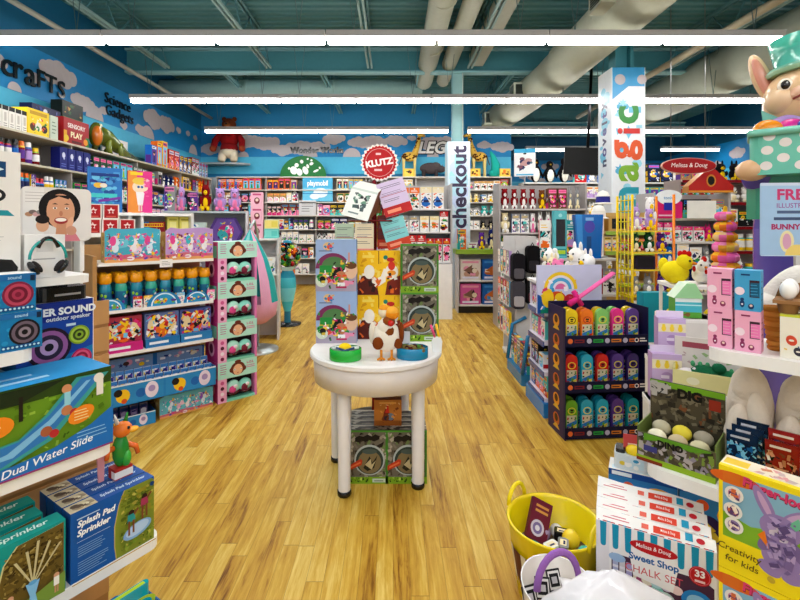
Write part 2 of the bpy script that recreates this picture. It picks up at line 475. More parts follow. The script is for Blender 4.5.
# ================================================================ SETTING
LAMP = 17.0
XL, XR, YB, YD, ZC = -4.8, 9.0, 11.5, 15.2, 4.72
def floor_mat():
    m = bpy.data.materials.new('plank_floor'); m.use_nodes = True
    nt = m.node_tree; N = nt.nodes.new; L = nt.links.new; b = nt.nodes['Principled BSDF']
    tc = N('ShaderNodeTexCoord'); sp = N('ShaderNodeSeparateXYZ'); L(tc.outputs['Object'], sp.inputs[0])
    def mth(op, a, c=None):
        n = N('ShaderNodeMath'); n.operation = op
        for i, q in enumerate((a, c)):
            if q is None:
                continue
            if isinstance(q, float):
                n.inputs[i].default_value = q
            else:
                L(q, n.inputs[i])
        return n.outputs[0]
    xs = mth('DIVIDE', sp.outputs['X'], .072)
    ix = mth('FLOOR', xs)
    w1 = N('ShaderNodeTexWhiteNoise'); w1.noise_dimensions = '1D'; L(ix, w1.inputs['W'])
    ys = mth('ADD', mth('DIVIDE', sp.outputs['Y'], .95), mth('MULTIPLY', w1.outputs['Value'], 7.3))
    iy = mth('FLOOR', ys)
    cb = N('ShaderNodeCombineXYZ'); L(ix, cb.inputs[0]); L(iy, cb.inputs[1])
    w2 = N('ShaderNodeTexWhiteNoise'); w2.noise_dimensions = '2D'; L(cb.outputs[0], w2.inputs['Vector'])
    # grain drawn out along the planks, a different patch in every plank
    off = N('ShaderNodeVectorMath'); off.operation = 'SCALE'; L(w2.outputs['Color'], off.inputs[0]); off.inputs['Scale'].default_value = 9
    ad = N('ShaderNodeVectorMath'); L(tc.outputs['Object'], ad.inputs[0]); L(off.outputs[0], ad.inputs[1])
    def grain(sx, sy, sc, det, rough):
        mp = N('ShaderNodeMapping'); mp.inputs['Scale'].default_value = (sx, sy, 1); L(ad.outputs[0], mp.inputs['Vector'])
        n = N('ShaderNodeTexNoise'); n.inputs['Scale'].default_value = sc; n.inputs['Detail'].default_value = det; n.inputs['Roughness'].default_value = rough
        n.inputs['Distortion'].default_value = .6
        L(mp.outputs[0], n.inputs['Vector']); return n.outputs['Fac']
    g1 = grain(9, 1.0, 2.2, 6, .62)
    g2 = grain(38, 2.2, 2.0, 5, .7)
    v = mth('ADD', mth('MULTIPLY', w2.outputs['Value'], .26), mth('MULTIPLY', g1, .9))
    v = mth('ADD', v, mth('MULTIPLY', mth('SUBTRACT', g2, .5), .62))
    cr = N('ShaderNodeValToRGB'); L(v, cr.inputs[0])
    e = cr.color_ramp.elements
    for p_, h in ((.2, '4a2e0c'), (.31, '97691e'), (.44, 'c2983a'), (.62, 'd5b04f'), (.86, 'e8ce7e')):
        el = e.new(p_); el.color = lin(h)
    e.remove(e[0]); e.remove(e[-1])
    # seams between planks
    fx = mth('FRACT', xs); fy = mth('FRACT', ys)
    seam = mth('MAXIMUM', mth('LESS_THAN', fx, .022), mth('LESS_THAN', fy, .0035))
    mx = N('ShaderNodeMix'); mx.data_type = 'RGBA'; L(mth('MULTIPLY', seam, .55), mx.inputs['Factor']); L(cr.outputs[0], mx.inputs[6]); mx.inputs[7].default_value = lin('5a3a16')
    L(mx.outputs[2], b.inputs['Base Color'])
    b.inputs['Roughness'].default_value = .45; b.inputs['Specular IOR Level'].default_value = .22
    bp = N('ShaderNodeBump'); bp.inputs['Strength'].default_value = .12; bp.inputs['Distance'].default_value = .004; L(g2, bp.inputs['Height']); L(bp.outputs[0], b.inputs['Normal'])
    return m
MATS['plank_floor'] = floor_mat()
m = M(); m.box(XL-.2, XR+.2, -4, YD+.2, -.1, 0, 'tan', 'plank_floor'); struct(m, 'floor')

MUR, SKY, BAND, CLD = '1c8cc2', '5ab8d6', '1f7fa6', 'bdb5b7'
def mural(p, seed, n, zlo, zhi, H, L0=0., L1=1.):
    """clouds floating in the painted band"""
    rg = random.Random(seed)
    p.eps = .00012
    p.rect(L0, zlo/H, L1, zhi/H, MUR)
    p.rect(L0, (zlo-.42)/H, L1, zlo/H, SKY)
    for i in range(n):
        a = L0+(L1-L0)*(i+.5+rg.uniform(-.2, .2))/n
        r = rg.choice((.09, .13, .2, .26))
        b = rg.uniform(zlo+r*.7, zhi-r*.85)
        for q in range(5 if r > .1 else 4):
            x = (q-2)*r*.52; rr = r*(.42, .6, .75, .6, .45)[q]*rg.uniform(.85, 1.1)
            p.ell(a+x/p.w, b/H+rg.uniform(-.1, .12)*r/H, min(rr, (zhi-b)*.98, (b-zlo)*.98)/H, CLD, n=18)
    for i in range(n//3):
        a = L0+(L1-L0)*(i+rg.uniform(.2, .8))/(n//3)
        r = rg.uniform(.1, .24)
        p.ell(a, zlo/H, r/H, CLD, n=24, a0=0, a1=180)
m = M(); m.box(XL-.15, XL, -4, YB+.15, 0, ZC, '1b6e92', 'paint')
mural(Pn(m, (XL, -4, 0), (0, 1, 0), (0, 0, 1), YB+4, ZC, 'paint'), 5, 30, 3.17, 3.84, ZC)
struct(m, 'wall_left')
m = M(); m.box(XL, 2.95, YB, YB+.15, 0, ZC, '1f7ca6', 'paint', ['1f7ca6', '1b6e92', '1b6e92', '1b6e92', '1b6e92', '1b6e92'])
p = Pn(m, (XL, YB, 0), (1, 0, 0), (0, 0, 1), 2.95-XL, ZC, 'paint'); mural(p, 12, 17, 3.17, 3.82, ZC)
p.rect(.02, 0, .98, 2.66/ZC, 'c6ced2')
struct(m, 'wall_back')
m = M(); m.box(2.8, 2.95, YB+.15, YD, 0, ZC, '1b6e92', 'paint'); struct(m, 'wall_return')
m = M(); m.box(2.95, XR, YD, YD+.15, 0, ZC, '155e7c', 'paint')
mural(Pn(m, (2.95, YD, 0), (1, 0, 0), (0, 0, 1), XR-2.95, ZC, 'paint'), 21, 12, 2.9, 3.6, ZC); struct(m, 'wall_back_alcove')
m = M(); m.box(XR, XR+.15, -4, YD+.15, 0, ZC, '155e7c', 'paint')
mural(Pn(m, (XR, YD, 0), (0, -1, 0), (0, 0, 1), YD+4, ZC, 'paint'), 33, 20, 3.0, 3.7, ZC); struct(m, 'wall_right')
# corrugated roof deck
m = M(); y = -4.0; q = []
while y < YD+.15:
    q += [(y, ZC), (y+.085, ZC), (y+.1, ZC+.05), (y+.145, ZC+.05)]; y += .16
pts = [(x, a, z) for a, z in q for x in (XL-.15, XR+.15)]
m.add(pts, [(2*i, 2*i+1, 2*i+3, 2*i+2) for i in range(len(q)-1)], '5b8a8d', 'paint')
m.box(XL-.15, XR+.15, -4, YD+.15, ZC+.06, ZC+.1, '6f9a9c', 'paint')
struct(m, 'ceiling')
# open-web joists and girder
for i, x in enumerate((-4.0, -2.2, -.41, 1.36, 3.1, 4.9, 6.7, 8.3)):
    m = M(); zb, zt = 4.24, 4.66
    for s in (-.045, .02):
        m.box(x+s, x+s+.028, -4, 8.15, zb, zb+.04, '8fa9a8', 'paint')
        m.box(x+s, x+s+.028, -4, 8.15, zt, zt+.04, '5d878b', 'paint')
    for k in range(16):
        y0 = -3.8+k*.75
        m.tube([(x, y0, zb+.02), (x, y0+.375, zt+.02)], .012, '55858c', 'paint', 5)
        m.tube([(x, y0+.375, zt+.02), (x, y0+.75, zb+.02)], .012, '55858c', 'paint', 5)
    o = struct(m, 'beam')
for y in (8.3, 14.2):
    m = M(); m.box(XL if y < 9 else 3, XR, y-.08, y+.08, 4.2, 4.23, '86aeb2', 'paint').box(XL if y < 9 else 3, XR, y-.01, y+.01, 4.23, 4.6, '4d8790', 'paint').box(XL if y < 9 else 3, XR, y-.08, y+.08, 4.6, 4.64, '86aeb2', 'paint')
    struct(m, 'beam')
for x in (-3.1, -1.3, .5, 2.2):
    m = M()
    for s in (-.045, .02):
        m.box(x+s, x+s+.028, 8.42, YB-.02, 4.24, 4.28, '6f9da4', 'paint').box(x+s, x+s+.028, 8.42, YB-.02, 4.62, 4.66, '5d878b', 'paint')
    for k in range(4):
        y0 = 8.5+k*.75
        m.tube([(x, y0, 4.26), (x, y0+.375, 4.64)], .012, '4f8591', 'paint', 5).tube([(x, y0+.375, 4.64), (x, min(y0+.75, YB-.05), 4.26)], .012, '4f8591', 'paint', 5)
    struct(m, 'beam')
# pipes and ducts
def pipe(pts, r, c, label, name='ceiling_pipe', cat='pipe', n=10, rings=None, grilles=None):
    m = M(); m.tube(pts, r, c, 'paint', n)
    o = one(m, name, label, cat, (0, 0, 0))
    for (p_, ax) in rings or ():
        k = M(); a = V(ax).normalized(); p_ = V(p_)
        k.tube([p_-a*.025, p_+a*.025], r*1.04, c, 'paint', n); k.build('seam_band', o)
    for g in grilles or ():
        g.parent = o
    return o
DC = 'b3b6a6'
pipe([(-4.42, -3, 4.07), (-4.42, 8, 4.07), (-4.42, 11.2, 4.07)], .035, 'a9a9a0', 'thin grey sprinkler pipe running under the roof along the mural wall')
pipe([(4.42, -3, 4.05), (4.42, 7.9, 4.05), (4.42, 11, 4.05)], .05, 'b9b19c', 'beige pipe under the roof on the far side of the round silver duct')
pipe([(.66, -3, 4.36), (.62, 9.25, 4.36)], .17, DC, 'long round duct, beside the pair of narrower ones above the table', 'air_duct', 'duct', 16, [((.645, y, 4.36), (0, 1, 0)) for y in (4.2, 5.8, 7.4)])
pipe([(-4.75, 9.45, 4.3), (.6, 9.45, 4.3)], .15, '8fb0b0', 'horizontal blue grey duct crossing the back of the store under the roof', 'air_duct', 'duct', 16, [((x, 9.45, 4.3), (1, 0, 0)) for x in (-3, -1.2)])
pipe([(1.13, -3, 4.4), (1.0, 9.2, 4.36)], .13, DC, 'narrower round duct ending near the checkout column', 'air_duct', 'duct', 14, [((1.08, y, 4.38), (0, 1, 0)) for y in (5, 7)])
m = M(); m.box(1.36, 1.6, -3, 8.2, 4.3, 4.5, 'a9aca0', 'paint'); one(m, 'air_duct', 'flat rectangular duct running beside the narrower round one', 'duct', (0, 0, 0))
big = pipe([(2.75, 1.5, 4.05), (2.72, 8.0, 4.0), (2.45, 10.9, 3.95)], .31, DC, 'fat round duct with square grilles slanting over the middle of the store', 'air_duct', 'duct', 20, [((2.74, y, 4.04), (0, 1, 0)) for y in (4, 5.6, 7.2)])
for (x, y, z) in ((2.42, 8.6, 3.95), (2.28, 10.6, 3.9), (2.48, 5.2, 4.05)):
    g = M(); g.box(-.2, .06, -.16, .16, -.14, .14, DC, 'paint')
    Pn(g, (-.2005, .16, -.14), (0, -1, 0), (0, 0, 1), .32, .28, 'metal').rect(.12, .12, .88, .88, '5f6660').lines(.15, .15, .85, .85, 7, 'b0b3a8', 1, .4)
    Pn(g, (-.2, -.1605, -.14), (1, 0, 0), (0, 0, 1), .26, .28, 'metal').rect(.12, .12, .88, .88, '4b5350')
    g.build('grille_box', big, (x, y, z))
pipe([(5.7, 2.5, 4.1), (5.6, 8.0, 4.07), (5.5, 11.8, 4.05)], .38, 'aab0a4', 'fat pale duct hanging behind the tall bunny', 'air_duct', 'duct', 20, [((5.64, y, 4.085), (0, 1, 0)) for y in (5, 7)])
# columns
m = M(); x, y = 1.16, 8.3
m.box(x-.2, x+.2, y-.2, y+.2, 0, 2.94, 'cfe3ee', 'laminate')
p = front(m, .4, 2.94, 0, y-.2, 'laminate', x, .0002)
p.rect(.04, .0, .96, 1, 'd9e6f2'); p.blobs(3, 16, ['b9dceb', 'c7d4ef', 'a9dce0'], .05, .3, .95, .99, .03, .07)
p.text('checkout', .5, .728, .125, '33164f', .03, 0, math.pi/2, 1.06)
m.box(x-.1, x-.085, y-.06, y+.06, 2.94, 4.2, '7aa3a8', 'paint').box(x+.085, x+.1, y-.06, y+.06, 2.94, 4.2, 'a8b5ae', 'paint').box(x-.085, x+.085, y-.007, y+.007, 2.94, 4.2, '8fb0b0', 'paint')
struct(m, 'column_checkout')
m = M(); x0, x1, y0, y1 = 2.9, 3.345, 6.1, 6.5
m.box(x0, x1, y0, y1, 0, 3.56, 'e6ecee', 'laminate')
p = Pn(m, (x0, y0, 0), (1, 0, 0), (0, 0, 1), x1-x0, 3.56, 'laminate', .0002)
p.rect(.02, 0, .98, 1, 'e3e6ea'); p.rect(.02, .93, .98, 1, '3f9fce'); p.poly([(.02, .88), (.5, .93), (.02, .95)], '3f9fce')
p.ell(.25, .955, .02, CLD); p.ell(.9, .955, .018, CLD)
p.blobs(9, 22, ['79c3dc', '9fd4e4', '5fb2d2'], .05, .45, .95, .9, .008, .03)
for ch, b, c in (('c', .823, '2f8f3a'), ('i', .763, 'cf2f26'), ('g', .692, 'd9601f'), ('a', .61, '86b338'), ('m', .497, '2aa3b4')):
    p.text(ch, .5, b, .145 if ch != 'i' else .12, c, .03, 0, math.pi/2, 1.1)
p = Pn(m, (x0, y1, 0), (0, -1, 0), (0, 0, 1), y1-y0, 3.56, 'laminate', .0002)
p.rect(.02, 0, .98, 1, 'dfe4ea'); p.blobs(4, 12, ['79c3dc', '8fcbe0'], .05, .55, .95, .95, .01, .03)
for ch, b, c in (('n', .68, '33265f'), ('o', .722, '4a3a8f'), ('v', .762, '33265f'), ('e', .8, '4a3a8f'), ('l', .834, '33265f'), ('t', .864, '4a3a8f'), ('y', .9, '33265f')):
    p.text(ch, .5, b-.03, .062, c, .03, 0, math.pi/2)
struct(m, 'column_magic')
m = M(); m.box(3.0, 3.04, 6.2, 6.4, 3.56, 4.24, '3f7f88', 'paint').box(3.2, 3.24, 6.2, 6.4, 3.56, 4.24, '3f7f88', 'paint').box(3.04, 3.2, 6.29, 6.31, 3.56, 4.24, '3f7f88', 'paint'); struct(m, 'column_steel')
# ceiling strip lights
def strip_light(x0, x1, y, z, label, group):
    L = x1-x0
    o = T('strip_light', label, 'ceiling light', ((x0+x1)/2, y, z), 0, group)
    M().box(-L/2+.006, L/2-.006, -.065, .065, .052, .12, 'b9b5b4', 'paint').build('housing', o)
    n = max(1, round(L/1.22))
    for k in range(n):
        a = -L/2+L*k/n; b = a+L/n
        M().rbox(a+.02, b-.02, -.055, .055, 0, .05, .02, (1, .985, .96, 1), 'lamp').build('lamp', o)
    for a in (-L/2+.3, L/2-.3):
        M().tube([(a, 0, .12), (a-.12, 0, ZC-z-.06)], .005, '6d8588', 'metal', 4).tube([(a, 0, .12), (a+.12, 0, ZC-z-.06)], .005, '6d8588', 'metal', 4).build('hanger', o)
rows = [(-2.3, (-4.4, -1.96, .48, 2.92, 5.3)), (.15, (-4.4, -1.96, .48, 2.92, 5.3)), (2.59, (-4.4, -1.96, .48, 2.92, 5.3)),
        (5.03, (-4.7, -3.16, -.73, 1.69, 4.25)), (7.47, (-4.26, -1.82, .62, 3.06, 5.5, 7.9)), (9.91, (-4.05, -1.61, 1.2, None, 1.6, 4.04, 6.48, 8.8)), (12.35, (3.55, 5.75, None, 7.2, 8.75))]
RN = {5.03: 'the big near line', 7.47: 'the second line', 9.91: 'the mural line', 12.35: 'the alcove line'}
for y, xs in rows:
    k = 0
    for a, b in zip(xs, xs[1:]):
        if a is None or b is None:
            continue
        if y in RN:
            lb = 'fluorescent strip light, %s from the crafts wall in %s' % (nth(k), RN[y])
        else:
            lb = 'fluorescent strip light, %s from the crafts wall, over the entrance, row %s' % (nth(k), 'one two three'.split()[[-2.3, .15, 2.59].index(y)])
        strip_light(a, b, y, 3.46, lb, 'fluorescent strip lights'); k += 1
# signs on the mural
def wall_sign(name, label, lines_, o, u, h, col, gap=1.15, bold=.04, back=None):
    m = M()
    for i, (s, du) in enumerate(lines_):
        m.letters(s, V(o)+V(u)*du-V((0, 0, h*gap*i)), u, (0, 0, 1), h, col, bold, .012, 'gloss')
    return one(m, name, label, 'sign', (0, 0, 0))
# hand-set letters: their baseline wanders
m = M()
for ch, y, z, h in (('c', 5.69, 3.42, .42), ('r', 5.87, 3.43, .42), ('a', 6.06, 3.41, .44), ('F', 6.25, 3.45, .34), ('T', 6.43, 3.44, .34), ('S', 6.63, 3.42, .34)):
    m.letters(ch, (XL+.02, y, z), (0, 1, 0), (0, 0, 1), h, '14161c', .012, .012, 'gloss')
one(m, 'wall_lettering', 'black cut-out letters spelling crafts on the cloud mural', 'sign', (0, 0, 0))
wall_sign('wall_lettering', 'small black words science gadgets on a pale patch of the mural', [('Science', 0), ('Gadgets', .06)], (XL+.02, 8.0, 3.6), (0, 1, 0), .25, '20242e', .9, .0)
wall_sign('wall_lettering', 'small black lettering above the green half round sign', [('Wonder Works', 0)], (-1.9, YB-.03, 3.34), (1, 0, 0), .2, '14161c', 1.1, .05)
m = M()
m.letters('LEGO', (0, -.031, 0), (1, 0, 0), (0, 0, 1), .4, '1a1a1e', .09, .004, 'card', .25)
m.letters('LEGO', (0, -.037, 0), (1, 0, 0), (0, 0, 1), .4, 'e8e6e2', .03, .004, 'card', .25)
one(m, 'wall_lettering', 'grey letters LEGO outlined in black above the dark animal', 'sign', (1.14, YB-.01, 3.4))
# ================================================================ SHELVING BESIDE THE CAMERA (water toys, speakers)
NL = Fr(-.883, 1.4, 56.5)
o = T('shelf_unit', 'white shelf unit holding the water toys and speakers', 'shelving', NL.at(0, 0, 0), NL.a)
m = M(); m.box(-.8, .2, .4, .43, 0, 1.14, 'b98d5c', 'wood'); m.box(-.8, -.12, .4, .43, 1.14, 1.62, 'e9e6e2', 'wood')
for k in range(11):
    m.box(-.8, .2, .394, .4, .05+k*.104, .14+k*.104, 'cda06c', 'wood')
m.build('slat_back', o)
for (u1, w0, z, t) in ((.185, 0, .426, .035), (.035, 0, .8, .035), (-.155, .04, 1.125, .035), (.03, .13, 1.31, .025)):
    M().rbox(-.8, u1, w0, .392, z-t, z, .04, 'f3f1ee', 'laminate', 5).build('shelf', o)
M().rbox(-.8, .12, -.2, .392, 0, .06, .03, 'e9e7e4', 'laminate').build('base', o)
WS = 'water toys on the near shelf'
def slide_box():
    m = M(); w, d, h = .62, .2, .235
    m.box(-w/2, w/2, 0, d, 0, h, '1f86c8')
    p = front(m, w, h)
    p.rect(0, 0, 1, 1, '7ba32c').rect(0, .8, 1, 1, '3f5a1e').blobs(4, 60, ['8db738', '6f9424', '87ad3a', '6a8c25'], .02, .2, .98, .82, .02, .07)
    p.noise(14, 160, ['94c03c', '5f8420', 'a8c850', '7fa030', '4f7018'], .02, .15, .98, .82, .025)
    p.poly([(.3, .88), (.62, .82), (.8, .99), (.3, .99)], '26381a').rect(.62, .62, .635, .9, '2a2018')
    p.poly([(.35, .16), (.55, .12), (.74, .3), (.98, .95), (.84, .97), (.72, .62), (.62, .42), (.35, .36)], '4aa7a0')
    p.poly([(.35, .2), (.55, .16), (.72, .33), (.95, .94), (.86, .95), (.73, .6), (.62, .4), (.35, .33)], '3f86c4')
    p.poly([(.45, .24), (.6, .24), (.75, .5), (.9, .9), (.88, .9), (.73, .54), (.58, .3)], '8cc4e6')
    for a, b, c in ((.72, .42, 'b06a48'), (.8, .6, 'c88a60')):
        p.ell(a, b, .06, c).ell(a+.03, b-.05, .05, 'c23a3a')
    p.ell(.8, .86, .055, 'd29a70').rect(.79, .66, .815, .82, '9fd4e0').ell(.935, .9, .06, 'e9e4da').rect(.925, .68, .955, .88, 'e9e4da')
    p.ell(.86, .5, .15, 'f0962a', rb=.1, rot=.35).lines(.83, .43, .9, .57, 4, 'f6e3b0', 3, .3)
    p.ell(.54, .62, .17, 'f0962a', rb=.12).lines(.5, .56, .57, .68, 3, 'f6e3b0', 3, .3)
    p.poly([(0, 0), (1, 0), (1, .5), (.9, .34), (.75, .2), (.6, .15), (0, .16)], '2b7cc2')
    p.poly([(0, 0), (1, 0), (1, .02), (0, .02)], 'a03a7a')
    p.text('Ultimate Dual Water Slide', .64, .1, .125, 'f2f6fa', .01, .25, .1, 1.06)
    p.lines(.84, .16, .98, .3, 3, '9fd0ee', 5, .2)
    t = topp(m, w, d, h); t.rect(0, 0, 1, 1, '3aa2d8').lines(.5, .2, .88, .32, 1, 'bfe2f4', 1, .8).lines(.55, .45, .8, .55, 1, 'bfe2f4', 1, .8).ell(.5, .2, .2, '58a04c', rb=.12)
    rside(m, w, d, h).rect(0, 0, 1, .4, '1b6db0').rect(.1, .55, .9, .9, '7ba32c')
    return m
one(slide_box(), 'water_slide_box', 'long box picturing a water slide on a lawn, on the middle shelf', 'toy box', NL.at(-.285, .003, .8005), NL.a, WS)
def rings(p, a, b, r, cs):
    for q, c in zip((1, .84, .62, .4, .2), cs):
        p.ell(a, b, r*q, c, n=24)
def speaker_box(w, d, h, cs, big=False):
    m = M(); m.box(-w/2, w/2, 0, d, 0, h, '1c7fb8', 'card', ['1c7fb8', '2a93c8', '1c7fb8', '1c7fb8', 'f1efee', '1c7fb8'])
    p = front(m, w, h); p.rect(0, 0, 1, 1, '1e88bc')
    if not big:
        p.blobs(int(w*1000), 26, ['2b9fd0', '1878ae', '36a9cf'], .02, .1, .98, .84, .03, .08)
        p.rect(0, .84, 1, .98, '2a78b4').text('sound', .5, .91, .12, 'bfe0f2', .01).rect(.86, .8, .97, .95, '14304e')
        rings(p, .58, .46, .34, cs)
        p.rect(.05, .05, .95, .15, '17619a')
        for k in range(9):
            p.ell(.1+k*.1, .1, .03, 'bfe4f0', n=6)
    else:
        p.rect(0, .78, 1, 1, '1c3f9c').poly([(0, .5), (1, .62), (1, .85), (0, .85)], '1d55ae')
        p.blobs(7, 60, ['2fa0d2', '1c7cb4', '49b6da'], .02, .05, .98, .5, .012, .03)
        p.text('ER SOUND', .68, .925, .075, 'f4f7fa', .045).text('outdoor speaker', .66, .865, .045, 'e4eef8', .02)
        rings(p, .4, .66, .15, cs); rings(p, .8, .72, .075, ['8fae2e', 'b7cf52', '4c5c22', '98b53a', '2a3418'])
        rings(p, .83, .53, .075, ['c2306a', 'e2668f', 'a0204e', 'd05078', '6a1030'])
        p.rect(.14, .44, .26, .52, 'e6eef4').ell(.2, .48, .02, '8a2030').rect(.62, .8, .75, .82, 'cfe6f4')
        for k in range(8):
            p.rect(.28+k*.085, .425, .33+k*.085, .46, 'd6ecf6')
        p.blobs(9, 14, ['2fa0d2', '1c7cb4', '49b6da', 'f0f4f8'], .05, .02, .95, .4, .02, .06)
        m.box(w/2, w/2+.002, 0, d, 0, h, 'f1f0ef')
    return m
one(speaker_box(.215, .12, .42, ['2a1830', 'a56aa0', '3a2a44', 'c0a0c4', '1a1420'], True), 'speaker_box', 'tall blue box of an outdoor speaker behind the water slide box', 'electronics box', NL.at(-.038, .225, .8005), NL.a, 'speaker boxes')
RED = ['8a2a4c', 'c0506c', '7a1c3a', 'b04060', '8a2444']; BLK = ['1a1622', '7a6a78', '2a222c', '9a8c96', '14101a']; GRN = ['2f8a3a', '8acb4a', '1c5a2a', '6fb03c', '123a1c']
for (u, z, cs, lb) in ((-.188, 1.1255, BLK, 'blue speaker box with a black grey speaker picture on the short shelf'), (-.29, 1.1255, GRN, 'blue speaker box with a green speaker picture on the short shelf'), (-.392, 1.1255, RED, 'lower blue box with a red speaker picture, beside the green one'),
                       (-.203, 1.231, RED, 'blue box with a crimson speaker picture topping its stack'), (-.305, 1.231, BLK, 'blue speaker box beside the crimson one on the upper layer')):
    one(speaker_box(.098, .09, .105, cs), 'speaker_box', lb, 'electronics box', NL.at(u, .047, z), NL.a, 'speaker boxes')
m = M(); m.box(-.24, .24, 0, .1, 0, .22, 'cfd6da')
p = front(m, .48, .22); p.rect(0, 0, 1, 1, 'c9d3dc')
for k in range(14):
    p.poly([(k/14, 0), (k/14+.03, 0), (k/14+.065, 1), (k/14+.035, 1)], ('2c5aa0', '3f7cc0', 'e8e0c0')[k % 3])
topp(m, .48, .1, .22).rect(0, 0, 1, 1, 'a7bdd2')
one(m, 'striped_toy_box', 'pale box with slanting blue stripes under the short shelf', 'toy box', NL.at(-.4, .21, .8005), NL.a)
# black case, headset, poster, tall white box
m = M(); m.rbox(-.07, .07, 0, .1, 0, .045, .02, '17161a', 'gloss'); m.rbox(-.06, .02, .02, .08, .045, .07, .01, '232126', 'gloss')
front(m, .14, .045).text('', .5, .5, .4, 'white').lines(.3, .3, .85, .6, 1, 'b9b6b4', 2, .5)
one(m, 'electronics_case', 'flat black case lying on top of the tall speaker box', 'case', NL.at(-.015, .226, 1.2212), NL.a)
m = M(); m.box(-.07, .07, 0, .06, 0, .04, 'f0c23a'); topp(m, .14, .06, .04).rect(.1, .2, .9, .8, 'd8602a'); front(m, .14, .04).rect(.1, .2, .6, .8, 'c23a2a')
one(m, 'card_game', 'flat yellow and orange card box beside the black case', 'game', NL.at(.0, .34, 1.2212-.0), NL.a) if False else None
def tall_white():
    m = M(); w, d, h = .2, .1, .37; m.box(-w/2, w/2, 0, d, 0, h, 'e9e6e2')
    p = front(m, w, h); p.rect(.62, .8, .83, .92, '14507e'); p.star(.725, .86, .045, 'e8f2f8', 4)
    p.ell(.7, .66, .07, '26262a', rb=.052).ell(.7, .66, .045, 'e9e6e2', rb=.03)
    p.text('STEM', .6, .57, .07, '46464a', .01).poly([(.45, .51), (.93, .5), (.85, .545), (.45, .545)], '2a9aa6')
    p.text('3.5', .55, .41, .06, '55555a', .01, .2).lines(.3, .3, .9, .38, 3, 'b0aeb0', 3, .15)
    p.poly([(.56, .02), (.95, .02), (.97, .1), (.9, .16), (.75, .17), (.6, .12)], '2c2a2a').ell(.8, .09, .06, '1a1a1c').rect(.66, .14, .68, .25, '2c2a2a')
    p.rect(0, 0, 1, .015, 'c8c6c4')
    return m
one(tall_white(), 'electronics_box', 'tall white box picturing a black camera, before the smiling portrait', 'electronics box', NL.at(-.26, .14, 1.3105), NL.a)
m = M(); m.box(-.052, .052, 0, .08, 0, .13, 'f0eeec'); front(m, .104, .13).rect(.2, .42, .75, .45, 'b8b6b6').rect(.28, .6, .7, .88, 'e2e0df')
hs = one(m, 'display_block', 'white block displaying the headset, below the smiling portrait', 'display stand', NL.at(-.098, .142, 1.3105), NL.a)
q = T('headset', 'teal and black headset hung on the white block', 'headset', NL.at(-.098, .12, 1.3105), NL.a)
m = M(); m.tube([(-.047*math.cos(R(a)), 0, .058+.058*math.sin(R(a))) for a in range(0, 181, 12)], .004, '2ea8a4', 'gloss', 8); m.build('headband', q)
m = M(); m.tube([(-.03*math.cos(R(a)), 0, .062+.059*math.sin(R(a))) for a in range(30, 151, 12)], .0055, '1c1c20', 'gloss', 8); m.build('pad', q)
for s in (-1, 1):
    m = M(); m.sphere((s*.037, 0, .032), (.011, .016, .024), '1c1c20', 'gloss', 12, 8, Mx.Rotation(s*.6, 3, 'Y')).sphere((s*.028, 0, .036), (.008, .015, .021), '3a3638', 'fabric', 12, 8, Mx.Rotation(s*.6, 3, 'Y')); m.build('ear_cup', q)
# portrait poster on posts
def rounded(x0, x1, z0, z1, r, n=5):
    o = []
    for (cx, cz, a0) in ((x1-r, z0+r, -90), (x1-r, z1-r, 0), (x0+r, z1-r, 90), (x0+r, z0+r, 180)):
        o += [(cx+r*math.cos(R(a0+90*k/n)), cz+r*math.sin(R(a0+90*k/n))) for k in range(n+1)]
    return o
po = T('portrait_poster', 'white poster with a smiling dark-haired woman, on two posts', 'poster', NL.at(-.02, .262, 1.3105), NL.a)
m = M(); m.prism(rounded(-.1, .1, .105, .283, .018), 0, .006, 'e6e2df')
p = front(m, .2, .178, .105)
p.rect(0.02, .02, .3, .98, 'efedeb').lines(.05, .7, .35, .92, 4, 'c9c4c4', 2, .2)
for k in range(5):
    p.ell(.1+k*.05, .5+(.04 if k % 2 else 0), .06, ('c79a7a', '8a7a76', 'd8b0b0', '9a9694', 'b07a6a')[k], rb=.04)
hx = .53
p.ell(hx, .62, .34, '1d1718', rb=.36, n=26).ell(hx-.12, .5, .17, '1d1718').ell(hx+.12, .52, .17, '1d1718')
p.ell(hx+.01, .56, .23, 'dba98a', rb=.33, n=26).poly([(hx-.07, .1), (hx+.1, .1), (hx+.08, .34), (hx-.05, .34)], 'cf9a7c')
p.poly([(hx-.2, .86), (hx+.17, .86), (hx+.12, .79), (hx-.02, .84), (hx-.15, .76)], '1d1718')
for s in (-1, 1):
    p.ell(hx+.01+s*.085, .62, .035, 'f4ece6', rb=.02).ell(hx+.01+s*.085, .62, .018, '2a1a14', n=8).poly([(hx+.01+s*.04, .69), (hx+.01+s*.13, .69), (hx+.01+s*.085, .715)], '2a1a16')
p.ell(hx+.01, .52, .03, 'c88c70', rb=.05).ell(hx+.01, .39, .11, 'a83a3e', rb=.065).ell(hx+.01, .405, .09, 'f6efe8', rb=.035)
p.poly([(hx-.22, 0), (hx+.3, 0), (hx+.22, .16), (hx+.02, .1), (hx-.12, .14)], 'd68a96').ell(hx+.14, .33, .05, 'e4b498', rb=.14, rot=-.3).ell(hx+.16, .2, .09, 'cf9f88')
p.ell(.28, .3, .1, 'e0b496', rb=.12).ell(.28, .41, .11, '2a2020', rb=.08)
m.build('panel', po)
for x in (-.075, .075):
    M().box(x-.006, x+.006, .006, .014, 0, .2, 'f0eeec', 'laminate').build('post', po)
